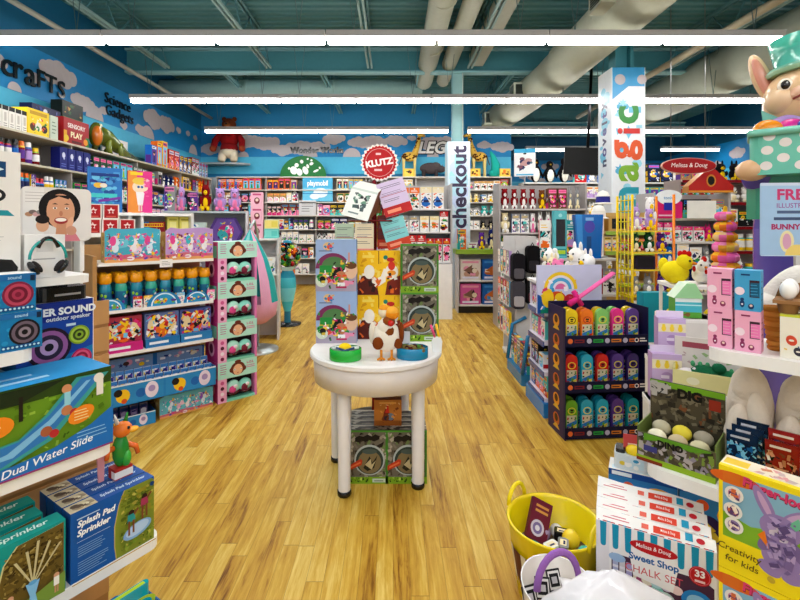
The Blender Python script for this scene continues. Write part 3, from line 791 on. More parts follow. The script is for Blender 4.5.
# lower shelf: splash pad boxes and sprinkler boxes
def splash_box():
    m = M(); w, d, h = .245, .05, .205; m.box(-w/2, w/2, 0, d, 0, h, '1a5ea8')
    p = front(m, w, h); p.rect(0, 0, 1, 1, '1a66ae')
    cur = [(.52, 0), (1, 0), (1, .94), (.97, .99), (.62, .99), (.55, .8), (.5, .5), (.5, .2)]
    p.poly([(a-.012, b) for a, b in cur], 'c9b46a'); p.poly(cur, '8f9a3a')
    p.blobs(2, 60, ['a39c34', '7f8a2c', 'b8ad50', '6a7a28'], .56, .5, .98, .97, .02, .06)
    p.blobs(3, 40, ['8aa33c', '75902e', '9aae48'], .54, .04, .98, .4, .02, .05)
    p.noise(12, 90, ['c8c060', '5f7020', '9aa83c', '7a8c30'], .56, .05, .98, .97, .022)
    p.ell(.76, .32, .22, '8fb4dc', rb=.11, rot=.18).ell(.76, .33, .18, 'b9d0ea', rb=.085, rot=.18)
    for a, b, t, k in ((.68, .5, '2c9a9a', .9), (.85, .66, 'b04468', 1)):
        p.ell(a, b+.12, .045, '3a241c').poly([(a-.05, b-.02), (a+.05, b-.02), (a+.045, b+.1), (a-.045, b+.1)], t).rect(a-.04, b-.22, a-.015, b, '8a5638').rect(a+.015, b-.2, a+.04, b, '8a5638').poly([(a+.04, b+.06), (a+.1, b+.14), (a+.08, b+.16), (a+.03, b+.1)], '8a5638')
    p.text('Splash Pad', .27, .82, .12, 'f4f8fb', .035, .2).text('Sprinkler', .24, .69, .12, 'f4f8fb', .035, .2).rect(.05, .9, .3, .915, 'bfd8ee')
    p.lines(.06, .36, .44, .52, 5, '8fb8e0', 4, .25).lines(.06, .1, .42, .3, 6, '8fb8e0', 6, .25).rect(.05, .58, .42, .585, 'cfe2f2')
    p.rect(0, 0, 1, .015, 'c8a04a').ell(.95, .93, .035, '1a4a86')
    t = topp(m, w, d, h); t.rect(0, 0, .3, 1, 'cfc7ae').blobs(5, 14, ['efe9d4', 'a89a86', 'e0d6b8', '6a5a50'], .01, .05, .3, .95, .15, .4).text('Splash Pad Sprinkler', .65, .5, .42, 'd6e6f6', .02, .2, 0, .8)
    rside(m, w, d, h).rect(0, 0, 1, .4, '8f9a3a').rect(0, .4, 1, 1, '1a66ae')
    return m
def sprinkler_box():
    m = M(); w, d, h = .325, .058, .2; m.box(-w/2, w/2, 0, d, 0, h, '14a19b')
    p = front(m, w, h); p.rect(0, 0, 1, 1, '12a09a').text('Sprinkler', .4, .58, .17, 'f2fbfa', .03, .2)
    p.lines(.1, .1, .5, .4, 6, '9fe0da', 2, .2)
    cur = [(.52, 0), (.985, 0), (.985, .97), (.66, .93), (.57, .75), (.52, .4)]
    p.poly([(a-.012, b) for a, b in cur], 'd6d29a'); p.poly(cur, '7a6630')
    p.blobs(3, 60, ['8a7436', '69562a', '9a8442', '594822'], .56, .3, .97, .93, .02, .05)
    p.noise(12, 110, ['a08c4a', '4a3a18', '8a7436', 'b8a460', '5f4f22'], .56, .3, .97, .93, .022)
    p.poly([(.52, 0), (.985, 0), (.985, .3), (.8, .2), (.52, .12)], '86a04a')
    for k in range(5):
        a = .62+k*.08; p.poly([(.745, .34), (.757, .34), (a+.02, .9-.08*abs(k-2)), (a, .9-.08*abs(k-2))], 'cfc59a')
    p.poly([(.71, .02), (.79, .02), (.77, .2), (.8, .38), (.75, .36), (.7, .38), (.73, .2)], '8fc4e8').ell(.75, .37, .05, '6fb0dc', rb=.03)
    for a in (.6, .92):
        p.ell(a, .3, .035, 'd8a888').rect(a-.02, .16, a+.02, .28, 'f2efe8').rect(a-.015, .06, a-.003, .16, 'c89878').rect(a+.003, .06, a+.015, .16, 'c89878')
    topp(m, w, d, h).rect(0, 0, 1, 1, '17aaa4').text('Sprinkler', .72, .5, .55, 'e8faf8', .02, .2).lines(.05, .2, .5, .8, 1, 'b9ece8', 1, .5)
    return m
a = splash_box()
NM = ('front', 'second', 'third', 'rearmost')
src = None
for k in range(4):
    lb = '%s blue box with children on a splash mat, low shelf beside the aisle' % NM[k]
    loc = NL.at(.0375, .004+.056*k, .4265)
    src = one(a, 'splash_mat_box', lb, 'toy box', loc, NL.a, WS) if k == 0 else dup(src, loc, NL.a, lb, WS) and src
src = one(sprinkler_box(), 'sprinkler_box', 'front teal box with a fountain spraying over a lawn, low shelf', 'toy box', NL.at(-.26, .004, .4265), NL.a, WS)
dup(src, NL.at(-.285, .09, .4265), NL.a, 'middle teal sprinkler box, standing behind the front one', WS)
dup(src, NL.at(-.275, .176, .4265), NL.a, 'rear teal sprinkler box, farthest into the low shelf', WS)
# toy on top of the splash boxes
q = T('toy_figure', 'green and orange toy figure standing on the splash mat boxes', 'toy figure', NL.at(.1, .1, .632), NL.a)
m = M(); m.box(-.028, .028, -.022, .022, 0, .035, 'b83a2c').box(-.029, .029, -.023, .0, .004, .026, 'f0ece6'); m.build('base', q)
m = M(); m.sphere((0, 0, .085), (.026, .024, .055), '2f9a3e', 'gloss').sphere((.012, -.01, .06), (.016, .02, .03), '49b84c', 'gloss').tube([(.02, 0, .1), (.045, -.01, .085), (.05, -.015, .06)], [.009, .009, .007], 'e8762a', 'gloss', 8).tube([(-.02, 0, .1), (-.045, -.01, .1), (-.05, -.012, .075)], [.009, .009, .007], 'e8762a', 'gloss', 8); m.build('torso', q)
m = M(); m.sphere((.004, -.004, .155), (.03, .028, .026), 'ef8626', 'gloss').sphere((.03, -.02, .15), (.02, .014, .01), 'f4b83a', 'gloss', 8, 6).tube([(-.01, 0, .175), (-.02, 0, .21)], [.008, .002], 'f0ece6', 'gloss', 6).tube([(.015, 0, .175), (.022, 0, .205)], [.008, .002], '2f9a3e', 'gloss', 6)
m.sphere((.012, -.028, .163), .006, 'black', 'gloss', 6, 4); m.build('head', q)
m = M(); m.prism([(-.062, 0), (-.046, 0), (-.04, .18), (-.07, .15)], .012, .018, 'e8a8b0'); m.build('side_card', q)
# tray on the base
q = T('pool_toy_tray', 'blue open tray of teal pool toy packs under the lowest shelf', 'tray', NL.at(-.09, -.2, .0605), NL.a)
m = M(); w, d, h = .4, .2, .25
m.box(-w/2, w/2, 0, .004, 0, h*.8, '1a5e9e').box(-w/2, w/2, d-.004, d, 0, h, '1a5e9e').box(w/2-.004, w/2, .0041, d-.0041, 0, h, '2a74b4').box(-w/2, -w/2+.004, .0041, d-.0041, 0, h, '1a5e9e').box(-w/2+.005, w/2-.005, .005, d-.005, 0, .01, '16508a'); m.build('tray', q)
for k in range(3):
    m = M(); m.rbox(-.06, .06, 0, .022, 0, .3, .01, '18a7b4', 'film'); p = front(m, .12, .3, 0, 0, 'film')
    p.ell(.3, .7, .18, 'b8d23a', rb=.1).ell(.3, .7, .14, '18a7b4', rb=.075).ell(.75, .8, .16, 'b8d23a', rb=.09).ell(.75, .8, .12, '18a7b4', rb=.065).ell(.5, .45, .1, 'e0407a').star(.5, .45, .06, 'f08ab0', 8).text('', .5, .9, .1, 'white').lines(.3, .55, .8, .6, 1, 'e8fafa', 1, .6)
    t = Pn(m, (-.06, 0, .3001), (1, 0, 0), (0, 1, 0), .12, .022, 'film'); t.rect(.1, .2, .9, .8, 'b8d23a')
    one(m, 'pool_toy_pack', 'teal pool toy pack with lime loops, %s from the aisle in the blue tray' % ('first', 'second', 'third')[k], 'toy pack', NL.at(.03-k*.125, -.1-.02*k, .0715), NL.a, 'pool toy packs')
m = M(); m.rbox(-.055, .055, 0, .02, 0, .26, .01, '2a50b0', 'film'); front(m, .11, .26, 0, 0, 'film').ell(.5, .75, .15, 'e85a9a').ell(.5, .75, .1, '2a50b0').lines(.1, .1, .9, .5, 4, '9fd0f0', 2, .4)
one(m, 'pool_toy_pack', 'royal blue pool toy pack behind the teal packs in the tray', 'toy pack', NL.at(-.02, -.04, .0715), NL.a, 'pool toy packs')

# ================================================================ SLANTED DISPLAY SHELF (bottles, unicorn boxes) AND DOLL STACK
ML = Fr(-1.445, 3.755, 42)
q = T('display_shelf', 'white display shelf of bubble bottles and unicorn boxes beside the aisle', 'shelving', ML.at(-.42, 0, 0), ML.a)
m = M(); m.box(-.43, .43, .4, .425, 0, 1.32, 'b08a5c', 'wood'); m.build('slat_back', q)
M().box(-.43, -.405, .02, .4, 0, 1.25, 'b58c58', 'wood').build('end_panel', q)
for z in (.195, .55, .86, 1.2):
    M().rbox(-.402, .405, 0, .398, z-.022, z, .015, 'f0ece8', 'laminate').build('shelf', q)
def unicorn(w, h, seed, bg, d=.13):
    m = M(); m.box(-w/2, w/2, 0, d, 0, h*.86, 'd9b46a'); m.prism([(-w/2, h*.8), (w/2, h*.8), (w/2, h*.94), (w*.3, h), (-w*.2, h*.96), (-w*.4, h), (-w/2, h*.9)], 0, .004, bg)
    p = front(m, w, h*.86); p.rect(0, 0, 1, 1, bg).rect(0, 0, 1, .2, 'e8b070').poly([(0, .18), (.4, .26), (1, .18), (1, .1), (0, .1)], 'd87a8a')
    p.blobs(seed, 30, ['e6b6dc', 'b49ad8', 'f0d0e4', '7fcfe0', 'f4e4b8', 'c99ad0'], .02, .22, .98, .97, .06, .17)
    p.noise(seed+8, 70, ['e85aa0', '7a5ac0', 'f4f0f4', '4ac0d0', 'f0c83a', '8a3a6a'], .02, .06, .98, .97, .05)
    for a in (.18, .5, .8):
        rg = random.Random(seed+int(a*100)); c = rg.choice(['f2eef4', 'f0dcec', 'dcecf8'])
        p.ell(a, .48, .1, c, rb=.15).ell(a+.03, .68, .08, c, rb=.11).poly([(a+.03, .82), (a+.07, .82), (a+.06, 1)], 'f0c83a').ell(a-.04, .72, .09, rg.choice(['e85aa0', '9a6ad0', '4ac0d0']), rb=.16).ell(a+.07, .73, .02, '2a1a30', n=6)
    p.noise(seed+18, 40, ['e86ab0', '9a7ad0', 'f8f4f8', '6ad0e0', 'f4d84a', 'd85a6a'], .02, .2, .98, .95, .035)
    p.ell(.45, .12, .12, 'f4e8ec', rb=.07).lines(.38, .09, .52, .15, 1, 'd0488a', 1, .5)
    for s in (lside, rside):
        s(m, w, d, h*.86).rect(0, 0, 1, 1, 'c9a860').blobs(seed+4, 10, ['e8d8a0', 'd8a0c0', 'b88a50'], .05, .05, .95, .95, .05, .15)
    return m
for i, (u, bg, lb) in enumerate(((-.6, '59b8cf', 'teal backed box of little unicorns nearer the wooden end panel'), (-.2, 'c7a4d6', 'lilac box of little unicorns nearer the doll stack'))):
    one(unicorn(.36, .25, 40+i, bg), 'unicorn_box', lb, 'toy box', ML.at(u, .012, 1.2005), ML.a, 'unicorn display boxes')
m = M(); m.box(-.045, .045, 0, .002, 0, .06, 'efeceb', 'laminate'); front(m, .09, .06).lines(.15, .2, .85, .8, 3, '8a8688', 1, .3)
one(m, 'price_tag', 'small white price card hanging at the unicorn shelf edge', 'price tag', ML.at(-.38, -.005, 1.15), ML.a)
# bubble bottles
def bottle(c1, seed):
    q = T('bubble_bottle', '', 'bottle', (0, 0, 0), ML.a)
    m = M(); r = .04
    m.lathe([(r*.94, 0), (r, .01), (r, .15), (r*.86, .18), (r*.6, .19)], (0, 0, 0), c1, 'gloss', 16)
    m.lathe([(r*1.01, .03), (r*1.01, .13)], (0, 0, 0), '1f6f96', 'card', 16)
    rg = random.Random(seed)
    for k in range(7):
        a = R(-90+rg.uniform(-60, 60)); z = rg.uniform(.04, .12)
        m.sphere((r*.99*math.cos(a), r*.99*math.sin(a), z), (.01, .004, .012), rg.choice(['lime green', 'yellow', 'white', 'purple', 'teal']), 'card', 7, 5, Mx.Rotation(a-math.pi/2, 3, 'Z'))
    m.build('body', q)
    m = M(); m.lathe([(r*.8, .185), (r*1.05, .195), (r*1.1, .22), (r*.95, .245), (r*.5, .258)], (0, 0, 0), 'eda818', 'gloss', 14)
    for k in range(5):
        m.sphere((r*.62*math.cos(k*1.256), r*.62*math.sin(k*1.256), .245), r*.42, 'f0b422', 'gloss', 8, 6)
    m.build('cap', q)
    return q
b = bottle('2a8fa8', 1)
tag(b, 'yellow-capped blue bubble bottle, first from the wooden end panel', None, 'bubble bottles'); b.location = ML.at(-.765, .075, .8605)
b2 = bottle('3fae9a', 2); tag(b2, 'yellow-capped blue green bubble bottle, second from the wooden end panel', None, 'bubble bottles'); b2.location = ML.at(-.665, .075, .8605)
for k in range(2, 8):
    dup(b if k % 2 == 0 else b2, ML.at(-.765+k*.1, .075, .8605), ML.a, 'yellow-capped %s bubble bottle, %s from the wooden end panel' % ('blue' if k % 2 == 0 else 'blue green', nth(k)), 'bubble bottles')
for k in range(8):
    dup(b, ML.at(-.775+k*.1, .2, .8605), ML.a, 'bubble bottle in the rear row, %s from the wooden end panel' % nth(k), 'bubble bottles')
for k, u in enumerate((-.75, -.39, -.15)):
    m = M(); r = (.1, .12, .1)[k]
    out = [(r*math.cos(R(t)), max(0, r*.85*math.sin(R(t)))) for t in range(0, 181, 15)]
    m.prism(out, 0, .012, '2f8fc4'); p = front(m, 2*r, r*.85)
    p.ell(.5, .02, .9, 'dff0f8', a0=0, a1=180).ell(.5, .02, .8, '3aa0d0', a0=0, a1=180)
    p.blobs(60+k, 16, ['7ab84a', 'f0f0ee', 'e8c83a', '6a4a9a', 'd83a3a', '3a6ac0'], .12, .04, .88, .6, .08, .2)
    one(m, 'bubble_wand_pack', 'domed blue bubble toy pack before the bottles, %s from the wooden end panel' % nth(k), 'toy pack', ML.at(u, .008, .8605), ML.a, 'domed bubble packs')
for k, (u, c) in enumerate(((-.57, 'red'), (-.5, 'yellow'), (-.27, 'light blue'), (-.035, 'pink'))):
    one(g_bag(300+k, .06, .03, .085, c), 'toy_bag', 'small %s toy bag leaning before the bubble bottles' % c, 'toy bag', ML.at(u, .012, .8605), ML.a, 'bags before the bottles')
# display boxes on the third shelf
def dispbox(w, h, d, bg, lip, seed):
    m = M(); m.box(-w/2, w/2, .03, d, 0, h, bg)
    m.box(-w/2, w/2, 0, .03, 0, h*.25, lip)
    p = front(m, w, h, 0, .03); p.rect(0, .2, 1, 1, bg).blobs(seed, 26, ['red', 'yellow', 'orange', 'light blue', 'navy', 'pink', 'white', 'lilac', 'cream'], .03, .26, .97, .97, .07, .2)
    p.ell(.5, .55, .2, 'e87a2a', rb=.3).ell(.52, .6, .1, 'f6c23a').ell(.2, .62, .12, 'e8d8b0', rb=.2).ell(.8, .62, .12, 'e8d8b0', rb=.2)
    p.noise(seed+3, 60, ['red', 'yellow', 'navy', 'white', 'black', 'light blue', 'hot pink'], .03, .26, .97, .97, .06)
    front(m, w, h*.25).lines(.1, .2, .9, .8, 1, 'e8f0f8', 1, .5)
    return m
for i, (u, bg, lip, lb) in enumerate(((-.655, 'b04058', 'cf2f8a', 'toy display box with a hot pink lip under the bottles'), (-.395, '6a80b8', '2f7fb8', 'toy display box with a blue lip, middle of its shelf'), (-.145, '5a6ab0', '3a8ac0', 'toy display box with a blue lip beside the doll stack'))):
    one(dispbox(.24, .25, .12, bg, lip, 70+i), 'toy_display_box', lb, 'display box', ML.at(u, .015, .5505), ML.a, 'display boxes under the bottles')
# open counter trays with sachets
def tray(w, h, d, name, label, loc, heads=2):
    q = T(name, label, 'display tray', loc, ML.a)
    m = M(); fh = h*.55
    m.box(-w/2, w/2, 0, .004, 0, fh, '2f8cc8').box(-w/2, w/2, d-.004, d, 0, h, '2872b4').box(-w/2, -w/2+.004, .0041, d-.0041, 0, fh, '2872b4').box(w/2-.004, w/2, .0041, d-.0041, 0, fh, '2872b4').box(-w/2+.004, w/2-.004, .0041, d-.0041, 0, .01, '1f5a94')
    p = front(m, w, fh)
    for k in range(heads):
        a = (k+.5)/heads
        p.rect(k/heads+.01, .05, (k+1)/heads-.01, .95, '3a94cc').ell(a-.22/heads, .45, .3, 'f2c82a', rb=.32).ell(a-.3/heads, .62, .18, '2a2020').ell(a+.08/heads, .45, .22, '2a70b8').ell(a+.27/heads, .5, .3, 'e8dcec', rb=.4).ell(a+.27/heads, .55, .16, 'b09ac8').ell(a-.2/heads, .2, .12, 'd8602a')
    p.rect(0, .93, 1, 1, 'e6eef2')
    p = front(m, w, h-fh, fh, d-.004)
    for k in range(heads):
        a = (k+.5)/heads
        p.rect(k/heads+.02, .25, (k+1)/heads-.02, .98, '8aa8d0').blobs(k+5, 14, ['f0e4c8', 'e0a0b8', '3a4a8a', 'f2c82a', '5a3a30', 'f4f0f0'], k/heads+.04, .28, (k+1)/heads-.04, .96, .08, .2)
    m.build('tray', q)
    return q
tw, td = .76, .26
tray(tw, .27, td, 'sachet_tray', 'long blue counter tray full of toy sachets above the lowest shelf', ML.at(-.41, -.075, .1955))
tray(.36, .17, .3, 'sachet_tray', 'short blue counter tray of sachets standing on the floor', ML.at(-.64, -.03, 0), 1)
src = None
for j in range(2):
    for k in range(12):
        m = M(); m.box(-.026, .026, 0, .014, 0, .13, 'c8dcec', 'film'); front(m, .052, .13, 0, 0, 'film').rect(0, .8, 1, 1, '4a8ac8').noise(k, 16, ['f4f0f8', 'f0c0d8', '3a4a9a', 'f2d84a', '8a5ab0'], .05, .1, .95, .8, .12).blobs(k, 6, ['f0e8f0', 'e0a0c0', 'f2d84a', '3a3a7a'], .1, .1, .9, .7, .1, .25)
        lb = 'toy sachet, %s from the wooden end panel in the %s row of the long tray' % (nth(k), ('front', 'rear')[j])
        loc = ML.at(-.74+k*.06, -.045+j*.09, .2065+.03+j*.04)
        src = one(m, 'toy_sachet', lb, 'sachet', loc, ML.a, 'sachets in the long tray') if j == 0 and k < 4 else (dup(src, loc, ML.a, lb, 'sachets in the long tray') and src)
for k in range(5):
    m = M(); m.box(-.026, .026, 0, .014, 0, .11, '6a5a8a', 'film'); front(m, .052, .11, 0, 0, 'film').rect(0, .7, 1, 1, '2a3a70').blobs(k, 6, ['f0e8f0', 'b0a0c0', '3a3a7a'], .1, .1, .9, .7, .1, .25)
    one(m, 'toy_sachet', 'dark toy sachet, %s from the wooden end panel in the short tray' % nth(k), 'sachet', ML.at(-.78+k*.065, .06, .0305), ML.a, 'sachets in the short tray')
m = unicorn(.4, .17, 77, '74c0d4', .2); one(m, 'unicorn_box', 'low unicorn display box standing on the floor beside the doll stack', 'toy box', ML.at(-.225, .0, 0), ML.a, 'unicorn display boxes')
# doll surprise cases, stacked four high
def case():
    q = T('doll_case', '', 'toy case', (0, 0, 0), ML.a)
    w, d, h = .34, .28, .332
    m = M(); m.box(-w/2, w/2, .07, d, 0, h, 'd64a9a')
    m.box(-w/2, w/2, 0, .07, .195, h, '8fdcc4').box(-w/2, -w/2+.075, 0, .07, 0, .195, 'e58cc0').box(w/2-.02, w/2, 0, .07, 0, .195, 'e58cc0').box(-w/2+.075, w/2-.02, 0, .07, 0, .02, '8fdcc4').box(-w/2+.075, w/2-.02, .067, .07, .02, .195, '1b1420')
    p = front(m, w, h-.195, .195); p.rect(0, 0, 1, 1, 'bfeadd').ell(.5, .5, .46, '7a3a2a', rb=.4).ell(.25+.1, .45, .16, '7a3a2a').ell(.65, .45, .16, '7a3a2a').ell(.5, .42, .3, 'efc09a', rb=.34).ell(.42, .45, .06, 'f4f4f4').ell(.58, .45, .06, 'f4f4f4').ell(.42, .44, .035, '2a5a7a', n=8).ell(.58, .44, .035, '2a5a7a', n=8).ell(.5, .24, .05, 'c8283a', rb=.025).ell(.5, .92, .2, '7a3a2a', rb=.1)
    p.text('L.O.L', .82, .76, .2, 'd63a8a', .03).lines(.72, .4, .94, .62, 2, 'e07ab0', 2, .4).lines(.06, .25, .26, .9, 5, 'c05a9a', 4, .3)
    p = front(m, .075, .195, 0, 0, 'card', -w/2+.0375)
    p.rect(0, 0, 1, 1, 'f0b4d4').text('', .5, .5, .1, 'black')
    for k in range(4):
        p.ell(.5, .15+k*.23, .08, ('8a2a5a', 'f6e8f0', '6a2a4a', 'd86aa0')[k])
    for s in (lside, rside):
        s(m, w, d, h).rect(0, 0, 1, 1, 'c83a8a').rect(.1, .6, .9, .9, '8fdcc4').ell(.5, .3, .2, 'f0b4d4').ell(.5, .3, .12, '7a2a5a')
    topp(m, w, d, h).rect(0, 0, 1, 1, 'd8ece6').rect(.1, .1, .9, .9, 'bfe6da')
    m.build('case', q)
    for i, (x, z, r, c, c2) in enumerate(((-.03, .1, .063, 'b9e8d8', 'e2589a'), (.075, .1, .06, '9ae0d0', '8a2a48'))):
        k = M(); k.sphere((x, .034, z), (r, .033, r), c, 'gloss', 16, 12).sphere((x-.012, .008, z-.01), (r*.5, .012, r*.55), c2, 'card', 10, 8).sphere((x+.01, .003, z+.015), (r*.3, .01, r*.25), 'f4e4ea', 'card', 8, 6)
        k.tube([(x-r*.9, .02, z-.03), (x-.01, -.004, z-.045), (x+r*.8, .01, z-.025)], .01, '5a1a2a', 'gloss', 6); k.build('ball', q)
    return q
c0 = case(); tag(c0, 'pink and mint doll surprise case at the bottom of its stack', None, 'doll cases'); c0.location = ML.at(.185, .0, 0)
for k, s in enumerate(('second from the floor in its stack', 'third from the floor in its stack', 'topmost in its stack')):
    dup(c0, ML.at(.185, .0, .3325*(k+1)), ML.a, 'pink and mint doll surprise case, '+s, 'doll cases')
# behind the display shelf
w1 = unit(ML, -.86, .0, .45, .8, (.5, .95, 1.4), 'shelf_unit', 'white open shelf behind the unicorn boxes, holding the red star boxes', 'shelving', 1.405)
def starbox(w, h, d):
    m = M(); m.box(-w/2, w/2, 0, d, 0, h, 'efe6e0'); p = front(m, w, h); p.rect(.08, .06, .92, .94, 'b41e28'); p.star(.5, .55, .24, 'f0d8d4', 5, .5).ell(.5, .5, .09, 'b41e28').rect(.2, .12, .8, .2, 'd86a5a')
    topp(m, w, d, h).rect(0, 0, 1, 1, 'cf9a8a')
    return m
sb = None
for k, (u, z) in enumerate(((-.78, 0), (-.66, 0), (-.54, 0), (-.775, 1), (-.655, 1))):
    lb = 'red box with a white star, %s from the white poster in the %s layer' % (nth(k % 3), ('lower', 'upper')[z])
    loc = ML.at(u, .47, 1.4006+z*.118)
    sb = one(starbox(.113, .117, .09), 'star_box', lb, 'toy box', loc, ML.a, 'red star boxes') if sb is None else (dup(sb, loc, ML.a, lb, 'red star boxes') and sb)
w2 = unit(ML, -.8, .12, .86, 1.2, (.6, 1.05, 1.3, 1.58), 'shelf_unit', 'white cube shelf with the blue calendar on top', 'shelving', 1.585, upr=(-.43, -.33))
m = M(); w, h = .26, .39; m.box(-w/2, w/2, 0, .03, 0, h, '3a78b8'); p = front(m, w, h)
p.rect(0, 0, 1, 1, '3f86c8').blobs(31, 60, ['5fa8dc', '2f5ea0', '7ac4e4', '3a4a9a', '49b0c0'], .03, .05, .97, .97, .03, .08).ell(.3, .6, .09, 'e8c050', rb=.06).ell(.45, .6, .07, 'e8e0d0', rb=.05).rect(.05, .33, .85, .42, '59cfd0').poly([(.3, .22), (.95, .3), (.95, .36), (.3, .28)], '8a4ab0').rect(.1, .8, .9, .87, '2a4a90')
one(m, 'activity_calendar', 'blue advent calendar box beside the pink doll poster', 'calendar', ML.at(-.62, .9, 1.5806), ML.a)
m = M(); w, h = .2, .38; m.box(-w/2, w/2, 0, .03, 0, h, 'e0308a'); p = front(m, w, h)
p.rect(0, 0, 1, 1, 'e8489a').poly([(0, 0), (.5, 0), (.35, 1), (0, 1)], 'f0a050').ell(.5, .62, .17, 'f4e0c8', rb=.15).ell(.5, .76, .17, 'f0d060', rb=.09).poly([(.4, .18), (.6, .18), (.68, .5), (.32, .5)], 'f4eef0').rect(.42, .04, .48, .2, 'f0d8c8').rect(.52, .04, .58, .2, 'f0d8c8').ell(.43, .62, .03, '3a70b0').ell(.57, .62, .03, '3a70b0').rect(.1, .9, .6, .97, 'f4d83a').blobs(3, 10, ['f8c0d8', 'f06aa8'], .6, .1, .97, .9, .03, .07)
one(m, 'doll_box', 'bright pink box with a white-dressed doll beside the blue calendar', 'boxed doll', ML.at(-.345, .9, 1.5806), ML.a)
m = M(); m.box(-.05, .05, 0, .08, 0, .25, 'e8e27a'); front(m, .1, .25).rect(.2, .1, .6, .35, '2a2a2a').rect(.2, .45, .8, .8, 'f4f0a8').rect(.15, .85, .85, .92, 'b8b04a')
yb = one(m, 'yellow_box', 'pale yellow box with a black window, beside the pink shelf', 'toy box', ML.at(.06, .95, 1.3006), ML.a, 'pale yellow boxes')
dup(yb, ML.at(-.05, .95, 1.3006), ML.a, 'pale yellow box with a black window, beside its red neighbour', 'pale yellow boxes')
m = M(); m.box(-.1, .1, 0, .12, 0, .2, '9a2030'); art(front(m, .2, .2), 5, '9a2030'); one(m, 'toy_box', 'dark red toy box in the white cube shelf', 'toy box', ML.at(-.22, .95, 1.3006), ML.a)
fill(ML, -.76, -.45, .95, 1.3, ['box', 'book'], (.15, .22), (.07, .12), 'the wooden slats', 'the white cube shelf', ['navy', 'purple', 'teal', 'red'], 3)
# things on the wire beside the red boxes
for k, (px, py, d, kd, c, lb) in enumerate(((109, 198, 4.1, 'figure', 'black', 'black boxed action figure standing beside the blue calendar'), (117, 198, 4.15, 'figure', 'navy', 'navy boxed action figure between black ones'))):
    pass
# ================================================================ ROUND TABLE
TX, TY = -.1, 2.72
q = T('round_table', 'round white display table with four legs in the middle of the floor', 'table', (TX, TY, 0))
M().lathe([(.02, .715), (.375, .715), (.385, .722), (.385, .742), (.378, .75), (.0, .75)], (0, 0, 0), 'f0edec', 'laminate', 48, smooth=False).build('table_top', q)
M().lathe([(.35, .585), (.36, .585), (.366, .7), (.362, .714), (.34, .714), (.34, .585)], (0, 0, 0), 'eae6e6', 'laminate', 48).build('apron', q)
for dx, dy in ((-.165, -.215), (.24, -.14), (-.25, .15), (.165, .215)):
    m = M(); a = math.atan2(dy, dx)
    m.lathe([(.033, .03), (.036, .3), (.039, .6), (.039, .7)], (dx, dy, 0), 'ebe8e9', 'laminate', 12, smooth=True)
    l = m.build('leg', q)
    M().lathe([(.034, 0), (.038, .006), (.038, .028), (.034, .03)], (dx, dy, 0), '151416', 'gloss', 12).build('foot_cap', l)
# preschool game boxes and dig-kit boxes standing at the back of the table
def preschool():
    m = M(); w, d, h = .248, .07, .315; m.box(-w/2, w/2, 0, d, 0, h, '9fb4d4')
    p = front(m, w, h); p.rect(0, 0, 1, 1, 'a3b9dc').rect(0, .0, 1, .32, 'b3a9bb').ell(.3, .87, .09, 'e3c28a', rb=.08).ell(.34, .86, .05, 'e85a3a').noise(2, 10, ['e8c83a', '3a8ac0', 'e85a7a'], .2, .8, .45, .94, .025)
    p.rect(.08, .77, .4, .79, '6a7a9a')
    p.poly([(.08, .3), (.9, .3), (.9, .44), (.1, .44)], 'd9c043').ell(.42, .44, .33, '8a3a6a', a0=0, a1=180, rb=.3).ell(.45, .47, .24, '5f8a58', a0=0, a1=180, rb=.2).rect(.1, .36, .4, .5, '2f9a4a').rect(.4, .2, .66, .36, '1f7a3a')
    p.ell(.62, .34, .15, '1a1614', rb=.13).ell(.62, .27, .12, 'c98a62', rb=.12).rect(.5, .06, .76, .18, 'c02f6a').ell(.87, .4, .12, 'e8c4a8', rb=.16).ell(.87, .5, .11, '7a5030', rb=.07).ell(.15, .2, .12, 'd8e0d0').ell(.15, .28, .1, '3aa050', rb=.06)
    p.blobs(3, 26, ['e85a3a', 'f4d03a', '3a9ad0', 'f0f0f0', '2f9a4a', '8a3a6a', 'e89ab8', '1a1614'], .05, .03, .95, .38, .03, .08).noise(6, 40, ['1a1614', 'f0f0f0', 'c02f6a', '2f9a4a', 'd9c043'], .05, .03, .95, .6, .03).rect(.8, .58, .84, .75, 'd8a090')
    for s in (lside, rside):
        s(m, w, d, h).rect(0, 0, 1, 1, '6a9ac8').blobs(5, 8, ['e8c83a', 'f0f0f0', 'c23a5a'], .1, .1, .9, .9, .05, .1)
    return m
b = one(preschool(), 'preschool_game_box', 'lower pale blue preschool toy box on the round table', 'toy box', (-.345, 2.8, .7505), 0, 'preschool boxes on the table')
dup(b, (-.347, 2.8, 1.0665), 0, 'upper pale blue preschool toy box on the round table', 'preschool boxes on the table')
